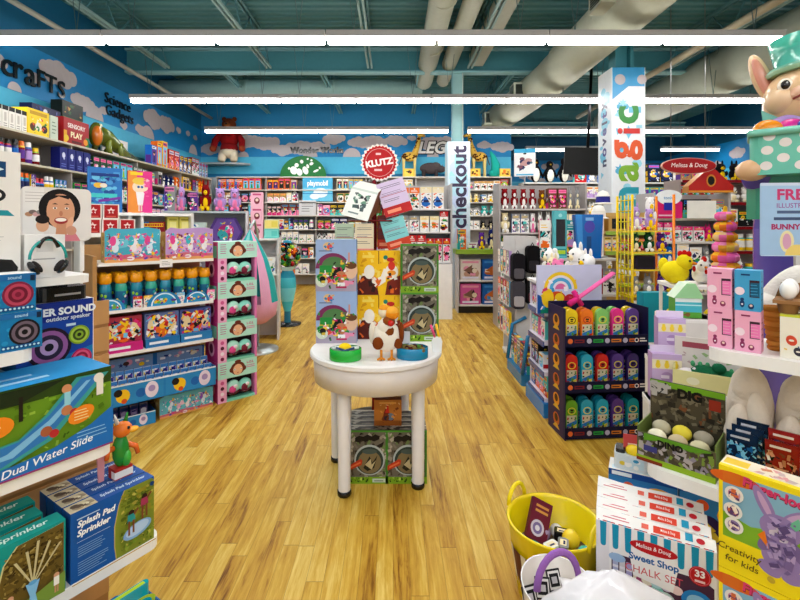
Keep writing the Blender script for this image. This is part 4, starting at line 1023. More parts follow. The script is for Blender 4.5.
def dig_box(w=.236, h=.3, d=.07):
    m = M(); m.box(-w/2, w/2, 0, d, 0, h, '6a7a48')
    p = front(m, w, h); p.rect(0, 0, 1, 1, '7c7466').rect(0, 0, .05, 1, '4f8a34').rect(.95, 0, 1, 1, '4f8a34').rect(0, .965, 1, 1, '5fa03c')
    p.noise(3, 130, ['8f8676', '5c5244', 'a29a8a', '4a4034', '7a8a58', 'b8b0a0'], .05, .1, .95, .96, .04)
    p.poly([(.2, .8), (.3, .78), (.36, .82), (.45, .79), (.56, .83), (.66, .8), (.78, .84), (.8, .9), (.7, .93), (.6, .9), (.5, .93), (.4, .89), (.3, .91), (.2, .87)], '221a14')
    p.poly([(.3, .92), (.42, .94), (.34, .97)], '221a14').poly([(.72, .72), (.9, .8), (.86, .7), (.74, .66)], '2a2018')
    p.ell(.55, .45, .29, 'b9c0be', n=26).ell(.55, .44, .26, '3c4a44', n=26).ell(.55, .41, .22, '8a7a58', n=20).poly([(.4, .3), (.55, .52), (.62, .4), (.74, .54), (.66, .3), (.5, .24)], '2a2a20').poly([(.44, .36), (.58, .47), (.6, .36), (.7, .44), (.6, .27)], 'c9bb92').ell(.55, .61, .14, '56645e', rb=.05)
    p.poly([(.05, .25), (.36, .36), (.38, .44), (.33, .47), (.05, .34)], 'c64a2a').poly([(.09, .29), (.34, .39), (.33, .42), (.09, .33)], 'e07a4a')
    p.rect(0, 0, 1, .13, '8ab02e').noise(5, 16, ['3a5a1a', '4a7a24', '1f2a12', 'c8dc6a'], .05, .03, .6, .12, .022).rect(.62, .03, .93, .1, 'c4d0c4').rect(.66, .05, .88, .065, '5a6a5a')
    t = topp(m, w, d, h); t.rect(0, 0, 1, 1, '8a8272').noise(8, 24, ['5a4a3a', 'b8b0a0', '3a3028', '9a9282'], .03, .1, .97, .9, .3).rect(0, 0, 1, .12, '2a2a20').rect(.0, .85, 1, 1, 'd8d2c2').poly([(.2, .3), (.5, .4), (.8, .3), (.7, .7), (.3, .7)], '3a3028')
    for s in (lside, rside):
        s(m, w, d, h).rect(0, 0, 1, 1, '3f8a34').noise(4, 12, ['1f3a1a', '8ab02e', '5c5244'], .1, .1, .9, .9, .07)
    return m
db = one(dig_box(), 'fossil_kit_box', 'lower mossy fossil dig box on the round table', 'toy box', (.165, 2.85, .7505), 0, 'fossil kit boxes')
dup(db, (.165, 2.852, 1.0515), 0, 'upper mossy fossil dig box on the round table', 'fossil kit boxes')
def chick_box():
    m = M(); w, d, h = .27, .07, .278; m.box(-w/2, w/2, 0, d, 0, h, 'f2c21c')
    p = front(m, w, h); p.rect(0, 0, 1, 1, 'f4c61e').rect(.49, .7, .51, 1, '8a5a1a').rect(.12, .84, .4, .9, 'f8dc6a').noise(4, 30, ['f8dc6a', 'e0a414'], .03, .4, .97, .97, .04)
    p.poly([(0, 0), (.5, 0), (.45, .3), (.3, .5), (.1, .42), (0, .25)], '6a2416').ell(.28, .52, .12, 'f4ece0', rb=.16).poly([(.3, .3), (.55, .42), (.62, .6), (.68, .58), (.66, .3), (.5, .2)], 'f4ece0')
    p.ell(.8, .52, .15, 'f4ece0', rb=.17).ell(.8, .66, .08, 'd8402a', rb=.1).ell(.8, .5, .1, 'f0a83a', rb=.06).poly([(.65, 0), (1, 0), (1, .45), (.86, .38), (.7, .3)], '8a2f1a').ell(.78, .8, .09, 'c8302a', rb=.05).ell(.66, .85, .05, '2a8a7a').noise(9, 24, ['f4ece0', '3a1a10', 'e8762a'], .05, .03, .95, .5, .05)
    topp(m, w, d, h).rect(0, 0, 1, 1, 'e0a818')
    return m
cb = one(chick_box(), 'puppet_box', 'lower yellow box picturing a chicken, behind the plush bird', 'toy box', (-.09, 2.9, .7505), 0, 'yellow puppet boxes')
dup(cb, (-.09, 2.9, 1.0295), 0, 'upper yellow box picturing a chicken, between game and fossil boxes', 'yellow puppet boxes')
# plush bird
q = T('plush_bird', 'white plush bird with brown patches and orange feet on the round table', 'soft toy', (-.035, 2.49, .7505))
m = M(); m.sphere((0, .01, .115), (.075, .06, .085), 'f1eade', nu=20, nv=14).sphere((0, -.005, .17), (.05, .045, .05), 'f1eade')
for x, y, z, r in ((-.045, -.045, .09, .03), (.062, -.03, .085, .024), (.02, .06, .12, .035), (-.06, .02, .14, .02)):
    m.sphere((x, y, z), (r, r*.5, r*1.15), '8a4a1e', nu=10, nv=8)
m.build('body', q)
m = M(); m.sphere((.012, -.028, .15), (.03, .022, .04), '8a4f24').sphere((.012, -.02, .2), (.035, .032, .03), '9a5a28'); m.build('neck', q)
m = M(); m.sphere((-.015, 0, .25), (.03, .03, .034), 'f0e2c8').sphere((.03, -.012, .24), (.038, .034, .032), 'efa02c').sphere((.03, -.012, .252), (.036, .033, .03), 'f2b650').sphere((-.015, 0, .265), (.027, .028, .024), 'efa93a'); m.build('crest', q)
m = M(); m.sphere((.024, -.06, .2), (.017, .014, .017), 'd3221e', 'gloss'); m.build('nose', q)
for s in (-1, 1):
    m = M(); m.sphere((s*.078, .02, .13), (.018, .04, .06), 'ede4d4' if s < 0 else '8a4a1e'); m.build('wing', q)
    m = M(); m.lathe([(.007, .008), (.007, .05)], (s*.028, -.02, 0), 'e09a3a', 'fabric', 8)
    for t in (-30, 0, 30):
        m.tube([(s*.028, -.02, .008), (s*.028+.035*math.sin(R(t)), -.02-.035*math.cos(R(t)), .006)], .006, 'e09a3a', 'fabric', 6)
    m.build('foot', q)
# oval tins
def tin(name, label, loc, c, dark):
    q = T(name, label, 'tin', loc)
    M().lathe([(.083, 0), (.086, .004), (.086, .058), (.083, .06), (.082, .008), (.0, .006)], (0, 0, 0), [c, c, c, dark, dark], 'gloss', 28, ry=.8).build('tin', q)
    return q
q = tin('play_tin', 'green oval tin with a yellow lemon shape on the round table', (-.255, 2.47, .7505), '2fb84a', '1a7a34')
m = M(); m.lathe([(.0, .035), (.08, .035), (.08, .045), (0, .047)], (0, 0, 0), 'd0dad4', 'gloss', 24, ry=.8).sphere((-.005, .02, .055), (.036, .03, .026), 'f2d22a').tube([(-.07, -.01, .062), (-.03, .03, .055), (.03, .02, .052), (.07, .0, .062)], .008, 'e8eeea', 'gloss').tube([(-.06, .01, .06), (0, -.03, .052), (.06, .02, .058)], .007, '1a4a7a', 'gloss'); m.build('tray_contents', q)
q = tin('play_tin', 'blue oval tin with brown bits on the round table', (.105, 2.5, .7505), '1f8fb6', '14607e')
m = M(); m.lathe([(.0, .035), (.08, .035), (.08, .045), (0, .047)], (0, 0, 0), '7a6a4a', 'fabric', 24, ry=.8)
for k in range(16):
    rg = random.Random(k); m.sphere((rg.uniform(-.055, .055), rg.uniform(-.04, .04), .05), rg.uniform(.01, .02), rg.choice(['6a3020', '8a7a4a', '5a8a3a', 'a89a6a', '4a1a18']), nu=8, nv=6)
m.build('tray_contents', q)
# shovel-and-tool pack and folded card
q = T('tool_pack', 'white scoop with pink and yellow handles leaning by the blue tin', 'toy', (.25, 2.62, .7505))
m = M(); m.prism([(-.025, 0), (.025, 0), (.03, .06), (.02, .085), (-.02, .085), (-.03, .06)], -.012, 0, 'eef0f2', 'gloss'); m.build('scoop', q)
M().tube([(-.012, -.006, .08), (-.035, .005, .15)], .008, 'e25a86', 'gloss').build('handle', q)
M().tube([(.012, -.006, .08), (-.005, .005, .155)], .008, 'f0c22a', 'gloss').build('handle', q)
m = M(); m.slab([(-.035, -.012), (.035, -.03), (.037, -.027), (-.033, -.009)], 0, .11, 'e6e6ea'); one(m, 'folded_card', 'white upright card between the plush bird and the blue tin', 'card', (.06, 2.66, .7505))
# boxes under the table
NM4 = ('front', 'second', 'third', 'rear')
for c, x in enumerate((-.145, .075)):
    for k in range(4):
        lb = 'fossil dig box under the table, %s in the row %s' % (NM4[k], ('toward the doll cases', 'toward the blue rack')[c])
        dup(db, (x, 2.62+k*.0715, 0), 0, lb, 'fossil kit boxes')
m = M(); w, d, h = .16, .06, .15; m.box(-w/2, w/2, 0, d, 0, h, 'b8682a'); p = front(m, w, h)
p.rect(0, 0, 1, 1, 'c9853a').rect(0, 0, 1, .2, 'a8641f').poly([(.3, .2), (.7, .2), (.75, .4), (.55, .5), (.45, .8), (.35, .5)], '8a2f1a').ell(.6, .35, .14, '7a8a9a').ell(.45, .3, .1, '3a2a3a').poly([(.4, .5), (.5, .9), (.56, .5)], 'd8402a').noise(3, 20, ['e0a050', '8a4a1a', 'e8c080'], .05, .05, .95, .95, .05).rect(.2, .85, .8, .92, 'e8b060')
one(m, 'boxed_toy', 'orange brown boxed toy lying atop the fossil boxes under the table', 'toy box', (-.03, 2.68, .3005))
# ================================================================ BOOK SPINNER BEHIND THE TABLE
q = T('book_spinner', 'wire spinner rack of craft books behind the round table', 'display rack', (-.14, 3.42, 0))
M().lathe([(.26, 0), (.26, .02), (.03, .035)], (0, 0, 0), '2a2a2c', 'metal', 28).build('base', q)
M().lathe([(.018, .03), (.018, 1.82)], (0, 0, 0), '8a2a30', 'metal', 12).build('pole', q)
for z in (1.25, 1.5):
    m = M(); m.tube([(.2*math.cos(a*math.pi/8), .2*math.sin(a*math.pi/8), z) for a in range(16)], .006, '7a2428', 'metal', 6, True)
    for a in range(4):
        m.tube([(0, 0, z), (.2*math.cos(a*math.pi/2+.4), .2*math.sin(a*math.pi/2+.4), z)], .005, '7a2428', 'metal', 5)
    m.build('ring', q)
q2 = T('round_sign', 'round red craft book sign with a scalloped white edge atop the spinner', 'sign', (-.1, 3.4, 1.822))
m = M(); r = .135
out = [((r+.007*(1 if k % 2 else -1))*math.cos(2*math.pi*k/48), .11+(r+.007*(1 if k % 2 else -1))*math.sin(2*math.pi*k/48)) for k in range(48)]
m.prism(out, 0, .008, 'f0ece8'); p = Pn(m, (-r, 0, .11-r), (1, 0, 0), (0, 0, 1), 2*r, 2*r)
p.star(.5, .5, .47, 'c2202a', 30, .93).ell(.5, .5, .4, 'c2202a', n=40).ell(.5, .5, .385, 'e8c8c4', n=40).ell(.5, .5, .375, 'c01e28', n=40)
p.text('KLUTZ', .5, .5, .24, 'f6f2f0', .05, 0, .17, 1.0).lines(.4, .7, .6, .77, 1, 'f0d0cc', 1, .8).lines(.36, .26, .66, .33, 1, 'f0d0cc', 1, .8)
m.build('disc', q2)
m = M(); m.box(-.01, .01, .009, .02, -.0, .1, '8a2a30', 'metal'); m.build('stem', q2)
def tilt(o, rx, ry, rz=0):
    o.rotation_euler = (rx, ry, rz); return o
def craft_book(w, h, cov, low, seed, n=1):
    m = M(); m.box(-w/2, w/2, 0, .02*n, 0, h, cov); p = front(m, w, h)
    p.rect(0, 0, 1, 1, cov).rect(0, 0, 1, .27, low).lines(.12, .06, .8, .2, 1, 'f0a080', seed, .7).rect(.06, .3, .94, .96, cov)
    for k in range(3):
        p.lines(.1, .4+k*.2, .9, .5+k*.2, 2, '8a7a98' if k % 2 else '4a4458', seed+k, .25)
    p.rect(.05, .585, .95, .6, 'b0283a')
    return m
tilt(one(craft_book(.2, .25, 'd6c6e0', 'c22a2c', 4), 'craft_book', 'lilac craft book with a red foot, hanging askew below the red sign', 'book', (.045, 3.26, 1.55)), -.15, R(-17))
tilt(one(craft_book(.17, .215, '8fcfd0', 'cf4a24', 8), 'craft_book', 'turquoise craft book with an orange foot, hanging askew below the lilac one', 'book', (.05, 3.24, 1.315)), -.15, R(-17))
m = M(); m.box(-.1, .1, 0, .006, 0, .22, 'e9ebe6'); p = front(m, .2, .22); p.rect(0, 0, 1, 1, 'eceee8').rect(0, .93, 1, 1, 'cfd8d0').noise(2, 26, ['5a6a6a', '9ab0a8', '3a3a40', '7aa08a'], .2, .25, .8, .85, .07).lines(.2, .1, .6, .2, 1, '8a9a98', 2, .5)
src = tilt(one(m, 'craft_kit', 'white craft kit with a grey picture, front of the tilted stack on the spinner', 'book', (-.27, 3.2, 1.52), 0, 'tilted white craft kits'), -.35, R(14), R(-18))
m = M(); m.box(-.1, .1, 0, .02, 0, .22, '7a4a34', 'card', ['e9ebe6', '8a5a3e', '7a4a34', '7a4a34', 'c8b8a0', '7a4a34'])
s2 = None
for k in range(6):
    loc = (-.27+.0075*(k+1), 3.2+.023*(k+1)-.014, 1.52+.009*(k+1)); lb = 'brown-edged craft kit, %s behind the white front one on the spinner' % nth(k)
    if s2 is None:
        s2 = tilt(one(m, 'craft_kit', lb, 'book', loc, 0, 'tilted white craft kits'), -.35, R(14), R(-18))
    else:
        tilt(dup(s2, loc, R(-18), lb, 'tilted white craft kits'), -.35, R(14), R(-18))
for k, (x, z, c, l, w, nm_) in enumerate(((-.34, 1.24, 'b9c9b4', 'b8c0b8', .13, 'pale green'), (-.2, 1.24, 'e8dcc0', 'e89a9a', .13, 'cream'), (-.27, .98, 'purple', 'teal', .12, 'purple'), (-.06, 1.3, '7a2a26', 'c8402a', .1, 'brick red'), (.0, 1.02, 'dark red', 'orange', .12, 'wine red'))):
    one(craft_book(w, .24, c, l, 20+k), 'craft_book', '%s craft book in the lower ring of the spinner' % nm_, 'book', (x, 3.21 if k != 3 else 3.3, z))
for k, (x, z, c, l, nm_) in enumerate(((-.02, 1.52, '8a1f26', 'b8402a', 'crimson'), (-.16, 1.56, '6a3a2a', '9a6a4a', 'brown'), (-.1, 1.3, 'a8742a', 'c8a04a', 'ochre'))):
    one(craft_book(.13, .24, c, l, 30+k), 'craft_book', '%s craft book standing behind the tilted ones on the spinner' % nm_, 'book', (x, 3.5, z))
# ================================================================ SKATE DISPLAY RACK (dark blue card rack facing the camera)
MR = Fr(1.17, 3.13, 5)
w, d, h = .6, .27, 1.0
q = T('card_display_rack', 'dark blue cardboard rack of domed toy packs, three tiers', 'display rack', MR.at(.3, 0, 0), MR.a)
m = M(); m.box(-w/2, w/2, d-.006, d, 0, .91, '1f1d4e').box(-w/2, -w/2+.006, 0, d-.006, 0, .9, '2a2350').box(w/2-.006, w/2, 0, d-.006, 0, .9, '1f1d4e')
p = lside(m, w, d, .9)
p.rect(0, 0, 1, 1, '3a2a58').rect(.9, 0, 1, 1, '1f1d4e')
for k in range(6):
    z = .04+k*.155
    p.ell(.5, z+.07, .055, 'e09a2a' if k % 2 else 'c9702a', rb=.05).ell(.5, z+.08, .03, '4a2a18').poly([(.3, z+.0), (.7, z+.0), (.55, z+.035), (.45, z+.035)], 'd8b03a')
m.build('side_panels', q)
for k in range(3):
    z = .02+k*.315
    m = M(); m.box(-w/2+.007, w/2-.007, .004, d-.007, z, z+.01, '1f1d4e').box(-w/2+.007, w/2-.007, -.004, .003, z-.01, z+.065, '17153f')
    p = front(m, w-.014, .075, z-.01, -.004); p.rect(0, 0, 1, 1, '17153f')
    for a, c in ((.05, 'e8e4e0'), (.28, '2fae4a'), (.5, 'd88a2a'), (.72, 'd87a28')):
        p.ell(a, .5, .24, 'e07a3a' if a < .1 else 'b8b4c8', n=10).rect(a+.05, .35, a+.17, .65, c if a > .1 else '8a2a2a').rect(a+.06, .44, a+.15, .54, '17153f')
    p.ell(.86, .5, .2, 'e8e4e0').ell(.86, .5, .13, '17153f').lines(.9, .3, .99, .75, 2, 'e8e4e0', 1, .5)
    m.build('tier_lip', q)
def domed(c, c2):
    m = M(); w, h = .085, .225
    out = [(-w/2, 0), (w/2, 0), (w/2, h-w/2)]+[(w/2*math.cos(R(a)), h-w/2+w/2*math.sin(R(a))) for a in range(20, 180, 20)]+[(-w/2, h-w/2)]
    m.prism(out, 0, .03, c, 'gloss')
    p = front(m, w, h); p.rect(.08, 0, .92, .52, 'd9d2b4').poly([(.08, .25), (.92, .38), (.92, .2), (.08, .1)], '3a8ac8').poly([(.08, .1), (.92, .24), (.92, .14), (.08, 0)], 'e8e4d8').poly([(.1, .12), (.6, .06), (.92, .2), (.92, .26)], c2).noise(int(w*7), 20, ['e8e0c0', '3a6a3a', '6aa84a', '2a2a4a', 'c83a3a'], .1, .02, .9, .5, .035)
    p.ell(.5, .66, .13, c2, rb=.11).ell(.5, .66, .1, c, rb=.085).ell(.45, .68, .03, '2a1a14').ell(.57, .68, .03, '2a1a14').ell(.5, .62, .05, '5a2a20', rb=.02)
    return m
DC3 = {'yellow': 'f0d428', 'orange': 'f0862a', 'green': '8fcf7a', 'hot pink': 'e83a9a', 'purple': '6a4a9a', 'red': 'd8302a', 'turquoise': '2fb4d0', 'teal': '1fa8b0', 'lime green': '7ab83a', 'dark purple': '4a3278'}
tiers = [['lime green', 'turquoise', 'turquoise', 'purple', 'teal'], ['red', 'turquoise', 'red', 'purple', 'dark purple'], ['yellow', 'orange', 'green', 'hot pink', 'purple']]
TN = ('bottom', 'middle', 'top')
cache = {}
for t in range(3):
    for k in range(5):
        c = tiers[t][k]
        loc = MR.at(.075+k*.112, .055, .0305+t*.315); lb = 'domed %s toy pack, %s from the aisle corner on the %s tier' % (c, nth(k), TN[t])
        if c in cache:
            dup(cache[c], loc, MR.a, lb, 'domed toy packs')
        else:
            cache[c] = one(domed(DC3[c], {'yellow': '5a4a20', 'orange': 'c8402a'}.get(c, 'e8d84a')), 'domed_pack', lb, 'toy pack', loc, MR.a, 'domed toy packs')
        b = ('red', 'hot pink', 'green')[t] if k % 2 else ('green', 'purple', 'yellow')[t]
        lb = 'rear domed pack standing behind the %s from the corner, %s tier' % (nth(k), TN[t])
        dup(cache.get(b, cache[c]), MR.at(.085+k*.112, .13, .0305+t*.315), MR.a, lb, 'rear domed toy packs')
# teal board behind the rack
m = M(); m.box(-.1, .1, 0, .08, 0, .97, '1fa3b4', 'card', ['1fa3b4', '2f8f58', '1fa3b4', '1fa3b4', '1fa3b4', '1fa3b4'])
p = front(m, .2, .97); p.rect(.0, 0, 1, .35, '2f9a4a').text('TY', .5, .58, .11, 'f2f4f4', .04).text('G', .35, .47, .1, 'f2f4f4', .04)
one(m, 'display_board', 'teal and green card display beside the dark blue rack', 'display', MR.at(.795, .2, 0), MR.a)
# ================================================================ LOW GONDOLA RUNNING BACK FROM THE RACK
GD = Fr(1.16, 3.96, -90)
o = unit(GD, 0, .46, 0, .42, (.14, .34, .575, .8), 'gondola_shelf', 'white low gondola with blue shelf edges beside the aisle', 'shelving', 1.0, 'dcd8e6', 'e6e2ec', .03, '2f4f9a', False)
M().box(-.23, -.205, .02, .4, 0, 1.0, 'dcd8e6', 'laminate').build('end_panel', o)
M().rbox(-.23, .23, -.01, .42, 1.0, 1.02, .02, 'efedf0', 'laminate').build('top_board', o)
M().box(-.24, .235, -.015, .4, 0, .11, '3a8fd0', 'gloss').build('plinth', o)
for z, nmz in ((.14, 'bottom'), (.34, 'second'), (.575, 'third'), (.8, 'upper')):
    fill(GD, .03, .44, .02, z, {.14: ['box'], .34: ['book', 'box'], .575: ['bag', 'plush'], .8: ['plush', 'bag']}[z], (.1, .17), (.06, .11), 'the far post', 'the %s deck of the white gondola' % nmz, {.14: ['light blue', 'turquoise', 'blue'], .34: ['black', 'green', 'white', 'tan'], .575: ['yellow', 'turquoise', 'hot pink', 'white'], .8: ['pink', 'lilac', 'white']}[z], int(z*100), .2, (1, 2))
# card with rainbow and pink foam sword on top of the rack
m = M(); w, h = .5, .36; m.box(-.12, w/2, 0, .02, 0, .81, 'c9cbe6'); m.box(-w/2, w/2, 0, .02, .81, 1.17, 'c9cbe6'); p = front(m, w, h, .81)
p.rect(0, 0, 1, 1, 'cfd2ec').poly([(0, 0), (1, 0), (1, .22), (.5, .1), (0, .4)], '1f5fa8')
for r_, c in ((.36, 'f0cf2a'), (.29, 'e8e4ee'), (.24, '5fb4e0'), (.17, 'e8e4ee'), (.12, 'e07ab0')):
    p.ell(.36, .5, r_, c, a0=0, a1=180, n=20)
p.ell(.3, .3, .2, 'd85a2a', rb=.16).ell(.34, .32, .1, 'f0cf2a').ell(.16, .32, .13, 'f0cf2a', rb=.2).ell(.5, .28, .12, 'c82a3a').poly([(.05, .1), (.5, .16), (.46, .05), (.05, 0)], '14907a').noise(4, 30, ['f4f0f8', '3a9ad0', 'e8c83a', 'd84a7a'], .03, .08, .65, .7, .04)
one(m, 'picture_card', 'lilac picture card with a rainbow standing above the dark blue rack', 'sign', MR.at(.18, .3, 0), MR.a)
q = T('foam_sword', 'pink foam sword lying across the top of the dark blue rack', 'toy sword', MR.at(.25, .12, .95), MR.a)
M().tube([(-.1, .0, .0), (.2, .06, .17)], .024, 'f07ab4', 'fabric', 8, flat=.55).build('blade', q)
M().tube([(-.1, 0, 0), (-.17, -.015, -.04)], .02, 'd83a8a', 'fabric', 8).tube([(-.13, -.0, .05), (-.07, -.0, -.05)], .018, 'd83a8a', 'fabric', 8).build('hilt', q)
# white plush heap on the gondola
rg = random.Random(5)
for k, (u, w_, z, s_, c, lb) in enumerate(((.08, .1, 1.021, .26, 'white', 'white plush animal lying nearest the book stand on the gondola top'), (.24, .08, 1.021, .2, 'cream', 'cream plush animal between white ones on the gondola top'), (.2, .27, 1.021, .28, 'white', 'white plush animal at the rear of the gondola top'), (.4, .07, 1.021, .19, 'pink', 'pink plush animal at the corner of the gondola top'), (.42, .27, 1.021, .24, 'white', 'white plush animal beside the pink one on the gondola top'))):
    one(g_plush(70+k, s_*.8, s_, s_*1.0, c), 'plush_animal', lb, 'soft toy', GD.at(u, w_, z), GD.a+rg.uniform(-.5, .5), 'plush on the gondola')
# blue floor bin with hanging bags farther along the aisle
BN = Fr(1.17, 4.75, -90)
q = T('bin_rack', 'blue plastic floor rack of picture packs beside the aisle', 'display rack', BN.at(.28, 0, 0), BN.a)
m = M(); m.rbox(-.28, .28, 0, .4, 0, .1, .03, '2f86b4', 'gloss'); m.build('base', q)
m = M()
for x in (-.27, .27):
    M().tube([(x, .01, .1), (x, .06, .45), (x, .2, .52)], .018, '2f86b4', 'gloss', 8).build('rail', q)
for k in range(5):
    one(g_box(120+k, .1, .05, .26, ['brown', 'tan', 'grey', 'navy', 'brown'][k]), 'picture_pack', '%s picture pack, %s from the far end in the blue floor rack' % (['brown', 'tan', 'grey', 'navy', 'brown'][k], nth(k)), 'toy pack', BN.at(.06+k*.11, .05, .101), BN.a, 'packs in the blue rack')
# peg stand with hanging bags and masks
PG = Fr(1.2, 5.3, -90)
o = unit(PG, 0, .55, .05, .28, (.08,), 'peg_stand', 'tall white peg stand hung with toy bags beside the aisle', 'shelving', 1.35, 'd5d2d0')
rg = random.Random(8)
for r_ in range(3):
    for k in range(4):
        c = [['white', 'teal', 'cream', 'grey'], ['orange', 'brown', 'red', 'tan'], ['grey', 'white', 'cream', 'yellow']][2-r_][k]
        one(g_bag(200+r_*4+k, .115, .08, .26, c), 'hanging_bag', '%s hanging toy bag, %s from the far end, %s peg stand row' % (c, nth(k), ('lowest', 'middle', 'highest')[r_]), 'toy bag', PG.at(.075+k*.13, .005, .3+r_*.32), PG.a, 'bags on the peg stand')
# black backpacks hung on the end of the peg stand
PE = Fr(1.22, 4.64, 0)
for k, (c, c2, z) in enumerate((('26242a', '6a666c', .9), ('1a191d', '3a383e', .98), ('55525a', 'b8b4b8', .62), ('2a282c', '8a3a4a', .66))):
    q = T('hanging_backpack', '%s hanging on the peg stand end, %s' % (('charcoal backpack', 'black backpack', 'grey backpack', 'dark backpack with a wine pocket')[k], ('upper row, aisle side', 'upper row, beside the teal pack', 'lower row, aisle side', 'lower row, inner side')[k]), 'backpack', PE.at(.05+.15*(k % 2), 0, z), 0, 'backpacks on the peg stand')
    m = M(); m.prism(rounded(-.065, .065, 0, .28, .04), 0, .09, c, 'fabric'); m.build('body', q)
    m = M(); m.prism(rounded(-.05, .05, .03, .13, .02), -.02, 0, c2, 'fabric'); m.build('pocket', q)
    M().tube([(-.02, .045, .27), (0, .045, .31), (.02, .045, .27)], .006, c, 'fabric', 6).build('handle', q)
# ================================================================ YELLOW TUB, TOTE AND CHALK BOXES
q = T('rubber_tub', 'yellow rubber tub of small toys standing on the wood floor', 'tub', (.64, 1.83, 0))
M().lathe([(.125, 0), (.14, .01), (.178, .29), (.184, .3), (.176, .302), (.168, .29), (.132, .02), (0, .015)], (0, 0, 0), 'f2dc1a', 'gloss', 36).build('bucket', q)
for a in (128, 308):
    c, s = math.cos(R(a)), math.sin(R(a))
    M().tube([(.178*c-.055*s*t, .178*s+.055*c*t, .29+.075*math.sqrt(max(0, 1-t*t))) for t in (-1, -.9, -.6, -.2, .2, .6, .9, 1)], .009, 'f2dc1a', 'gloss', 8).build('handle', q)
m = M(); pr = []
for k in range(9):
    a = R(178+k*9); r0, r1 = .143, .168
    pr.append((r0*math.cos(a), r0*math.sin(a), .05)); pr.append((r1*math.cos(a), r1*math.sin(a), .21))
m.add([(x*1.012, y*1.012, z) for x, y, z in pr], [(2*i, 2*i+2, 2*i+3, 2*i+1) for i in range(8)], ['6a2f24' if i % 3 else 'e8dcc0' for i in range(8)], 'card'); m.build('paper_label', q)
m = M()
m.lathe([(.13, .1), (.15, .167), (.1, .169), (0, .17)], (0, 0, 0), '8a7a72', 'fabric', 20); m.build('toy_bed', q)
TB = V((.64, 1.83, 0))
m = M(); m.box(-.045, .045, 0, .02, 0, .15, '6a1f3a'); p = front(m, .09, .15); p.rect(0, 0, 1, 1, '7a2440').ell(.45, .3, .2, 'd8d0e0').ell(.45, .3, .14, '8a7ab0').ell(.45, .3, .07, 'e8e4f0').lines(.2, .65, .85, .9, 2, 'd8a05a', 2, .5)
tilt(one(m, 'toy_card', 'maroon toy card with a lilac coil leaning in the yellow tub', 'toy pack', TB+V((-.065, .02, .2)), 0), -.6, R(28))
for k, (x, y, r_, c, nm_, lb) in enumerate(((.075, .02, .035, 'f4d83a', 'toy_ball', 'yellow toy ball in the yellow tub'), (.1, -.06, .03, '4ab8a8', 'toy_ball', 'teal toy ball in the yellow tub'), (-.02, .07, .03, 'b9a8d0', 'toy_ball', 'lilac toy ball in the yellow tub'), (.0, -.09, .03, '6ac0c8', 'toy_ball', 'turquoise toy ball in the yellow tub'), (.04, .085, .026, 'e8e4e0', 'toy_ball', 'white toy ball in the yellow tub'))):
    one(M().sphere((0, 0, r_), r_, c, 'gloss', 14, 10), nm_, lb, 'ball', TB+V((x, y, .172)), 0, 'balls in the tub')
for k, (x, y, a, c) in enumerate(((-.02, -.03, .5, 'white'), (.03, -.02, 1.2, 'grey'), (-.08, -.04, 2.2, 'teal'), (.05, .05, -.4, 'black'), (-.03, .1, .9, 'purple'))):
    m = M(); m.rbox(-.03, .03, -.02, .02, 0, .05, .01, c, 'gloss'); topp(m, .06, .04, .05, -.02).rect(.2, .2, .8, .8, 'cream').rect(.3, .3, .7, .5, 'navy')
    one(m, 'toy_tub', '%s little toy pot lying in the yellow tub' % c, 'toy', TB+V((x, y, .172)), a, 'pots in the tub')
# tote with purple handle
q = T('tote_basket', 'white basket with a purple handle before the yellow tub', 'basket', (.535, 1.47, 0))
M().lathe([(.12, 0), (.125, .01), (.145, .31), (.147, .315), (.142, .315), (.12, .02), (0, .015)], (0, 0, 0), ['f0eef0', 'e8e6ea', 'd8d4e0', 'f4f2f4', 'd8d0c8', 'd8d0c8'], 'gloss', 32, rx=.82).build('body', q)
M().tube([(-.075*math.cos(R(a))+.0, .02-.02*math.cos(R(a)), .3+.11*math.sin(R(a))) for a in range(0, 181, 15)], .012, 'a878c0', 'fabric', 8, flat=.45).build('handle', q)
M().lathe([(.12, .2), (.13, .24), (.1, .248), (0, .25)], (0, 0, 0), 'c8bcb4', 'fabric', 20, rx=.82).build('lining', q)
for k, (x, y, a) in enumerate(((-.085, .0, .3), (-.04, .035, -.1), (.015, .07, .2))):
    m = M(); m.box(-.024, .024, 0, .006, 0, .06, '1c1a20'); p = front(m, .048, .06); p.rect(.08, .08, .92, .92, 'e8e6e4').rect(.16, .2, .84, .8, '1c1a20').rect(.3, .35, .7, .65, 'd0ccd0')
    tilt(one(m, 'framed_card', 'black and white card, %s from the yellow tub side in the white basket' % nth(2-k), 'card', (.53+x, 1.46+y, .252), a, 'cards in the basket'), -.5, 0, a)
# crumpled clear bag
m = M(); rg = random.Random(2); N1, N2 = 18, 10; pts = []
for j in range(N2):
    for i in range(N1):
        a = 2*math.pi*i/N1; t = j/(N2-1)
        r_ = .155*math.cos(t*math.pi/2*.98)*(1+.16*math.sin(5*a+3*t)+rg.uniform(-.1, .1))
        pts.append((r_*1.1*math.cos(a), r_*.62*math.sin(a), .13*t+rg.uniform(-.006, .006)+.03*math.sin(3*a)*(1-t)*t))
zm = min(p_[2] for p_ in pts); pts = [(x, y, z-zm) for x, y, z in pts]
f = [(j*N1+i, j*N1+(i+1) % N1, (j+1)*N1+(i+1) % N1, (j+1)*N1+i) for j in range(N2-1) for i in range(N1)]+[tuple(range((N2-1)*N1, N2*N1))]
m.add(pts, f, 'e9e6ea', 'film', True)
bagz = .385
bx = M(); bx.box(-.16, .16, -.08, .08, 0, bagz, 'd8d4dc'); pb = front(bx, .32, bagz, 0, -.08); art(pb, 8, 'lilac')
one(bx, 'toy_carton', 'lilac toy carton under the crumpled white bag', 'toy box', (.6, 1.24, 0), R(-10))
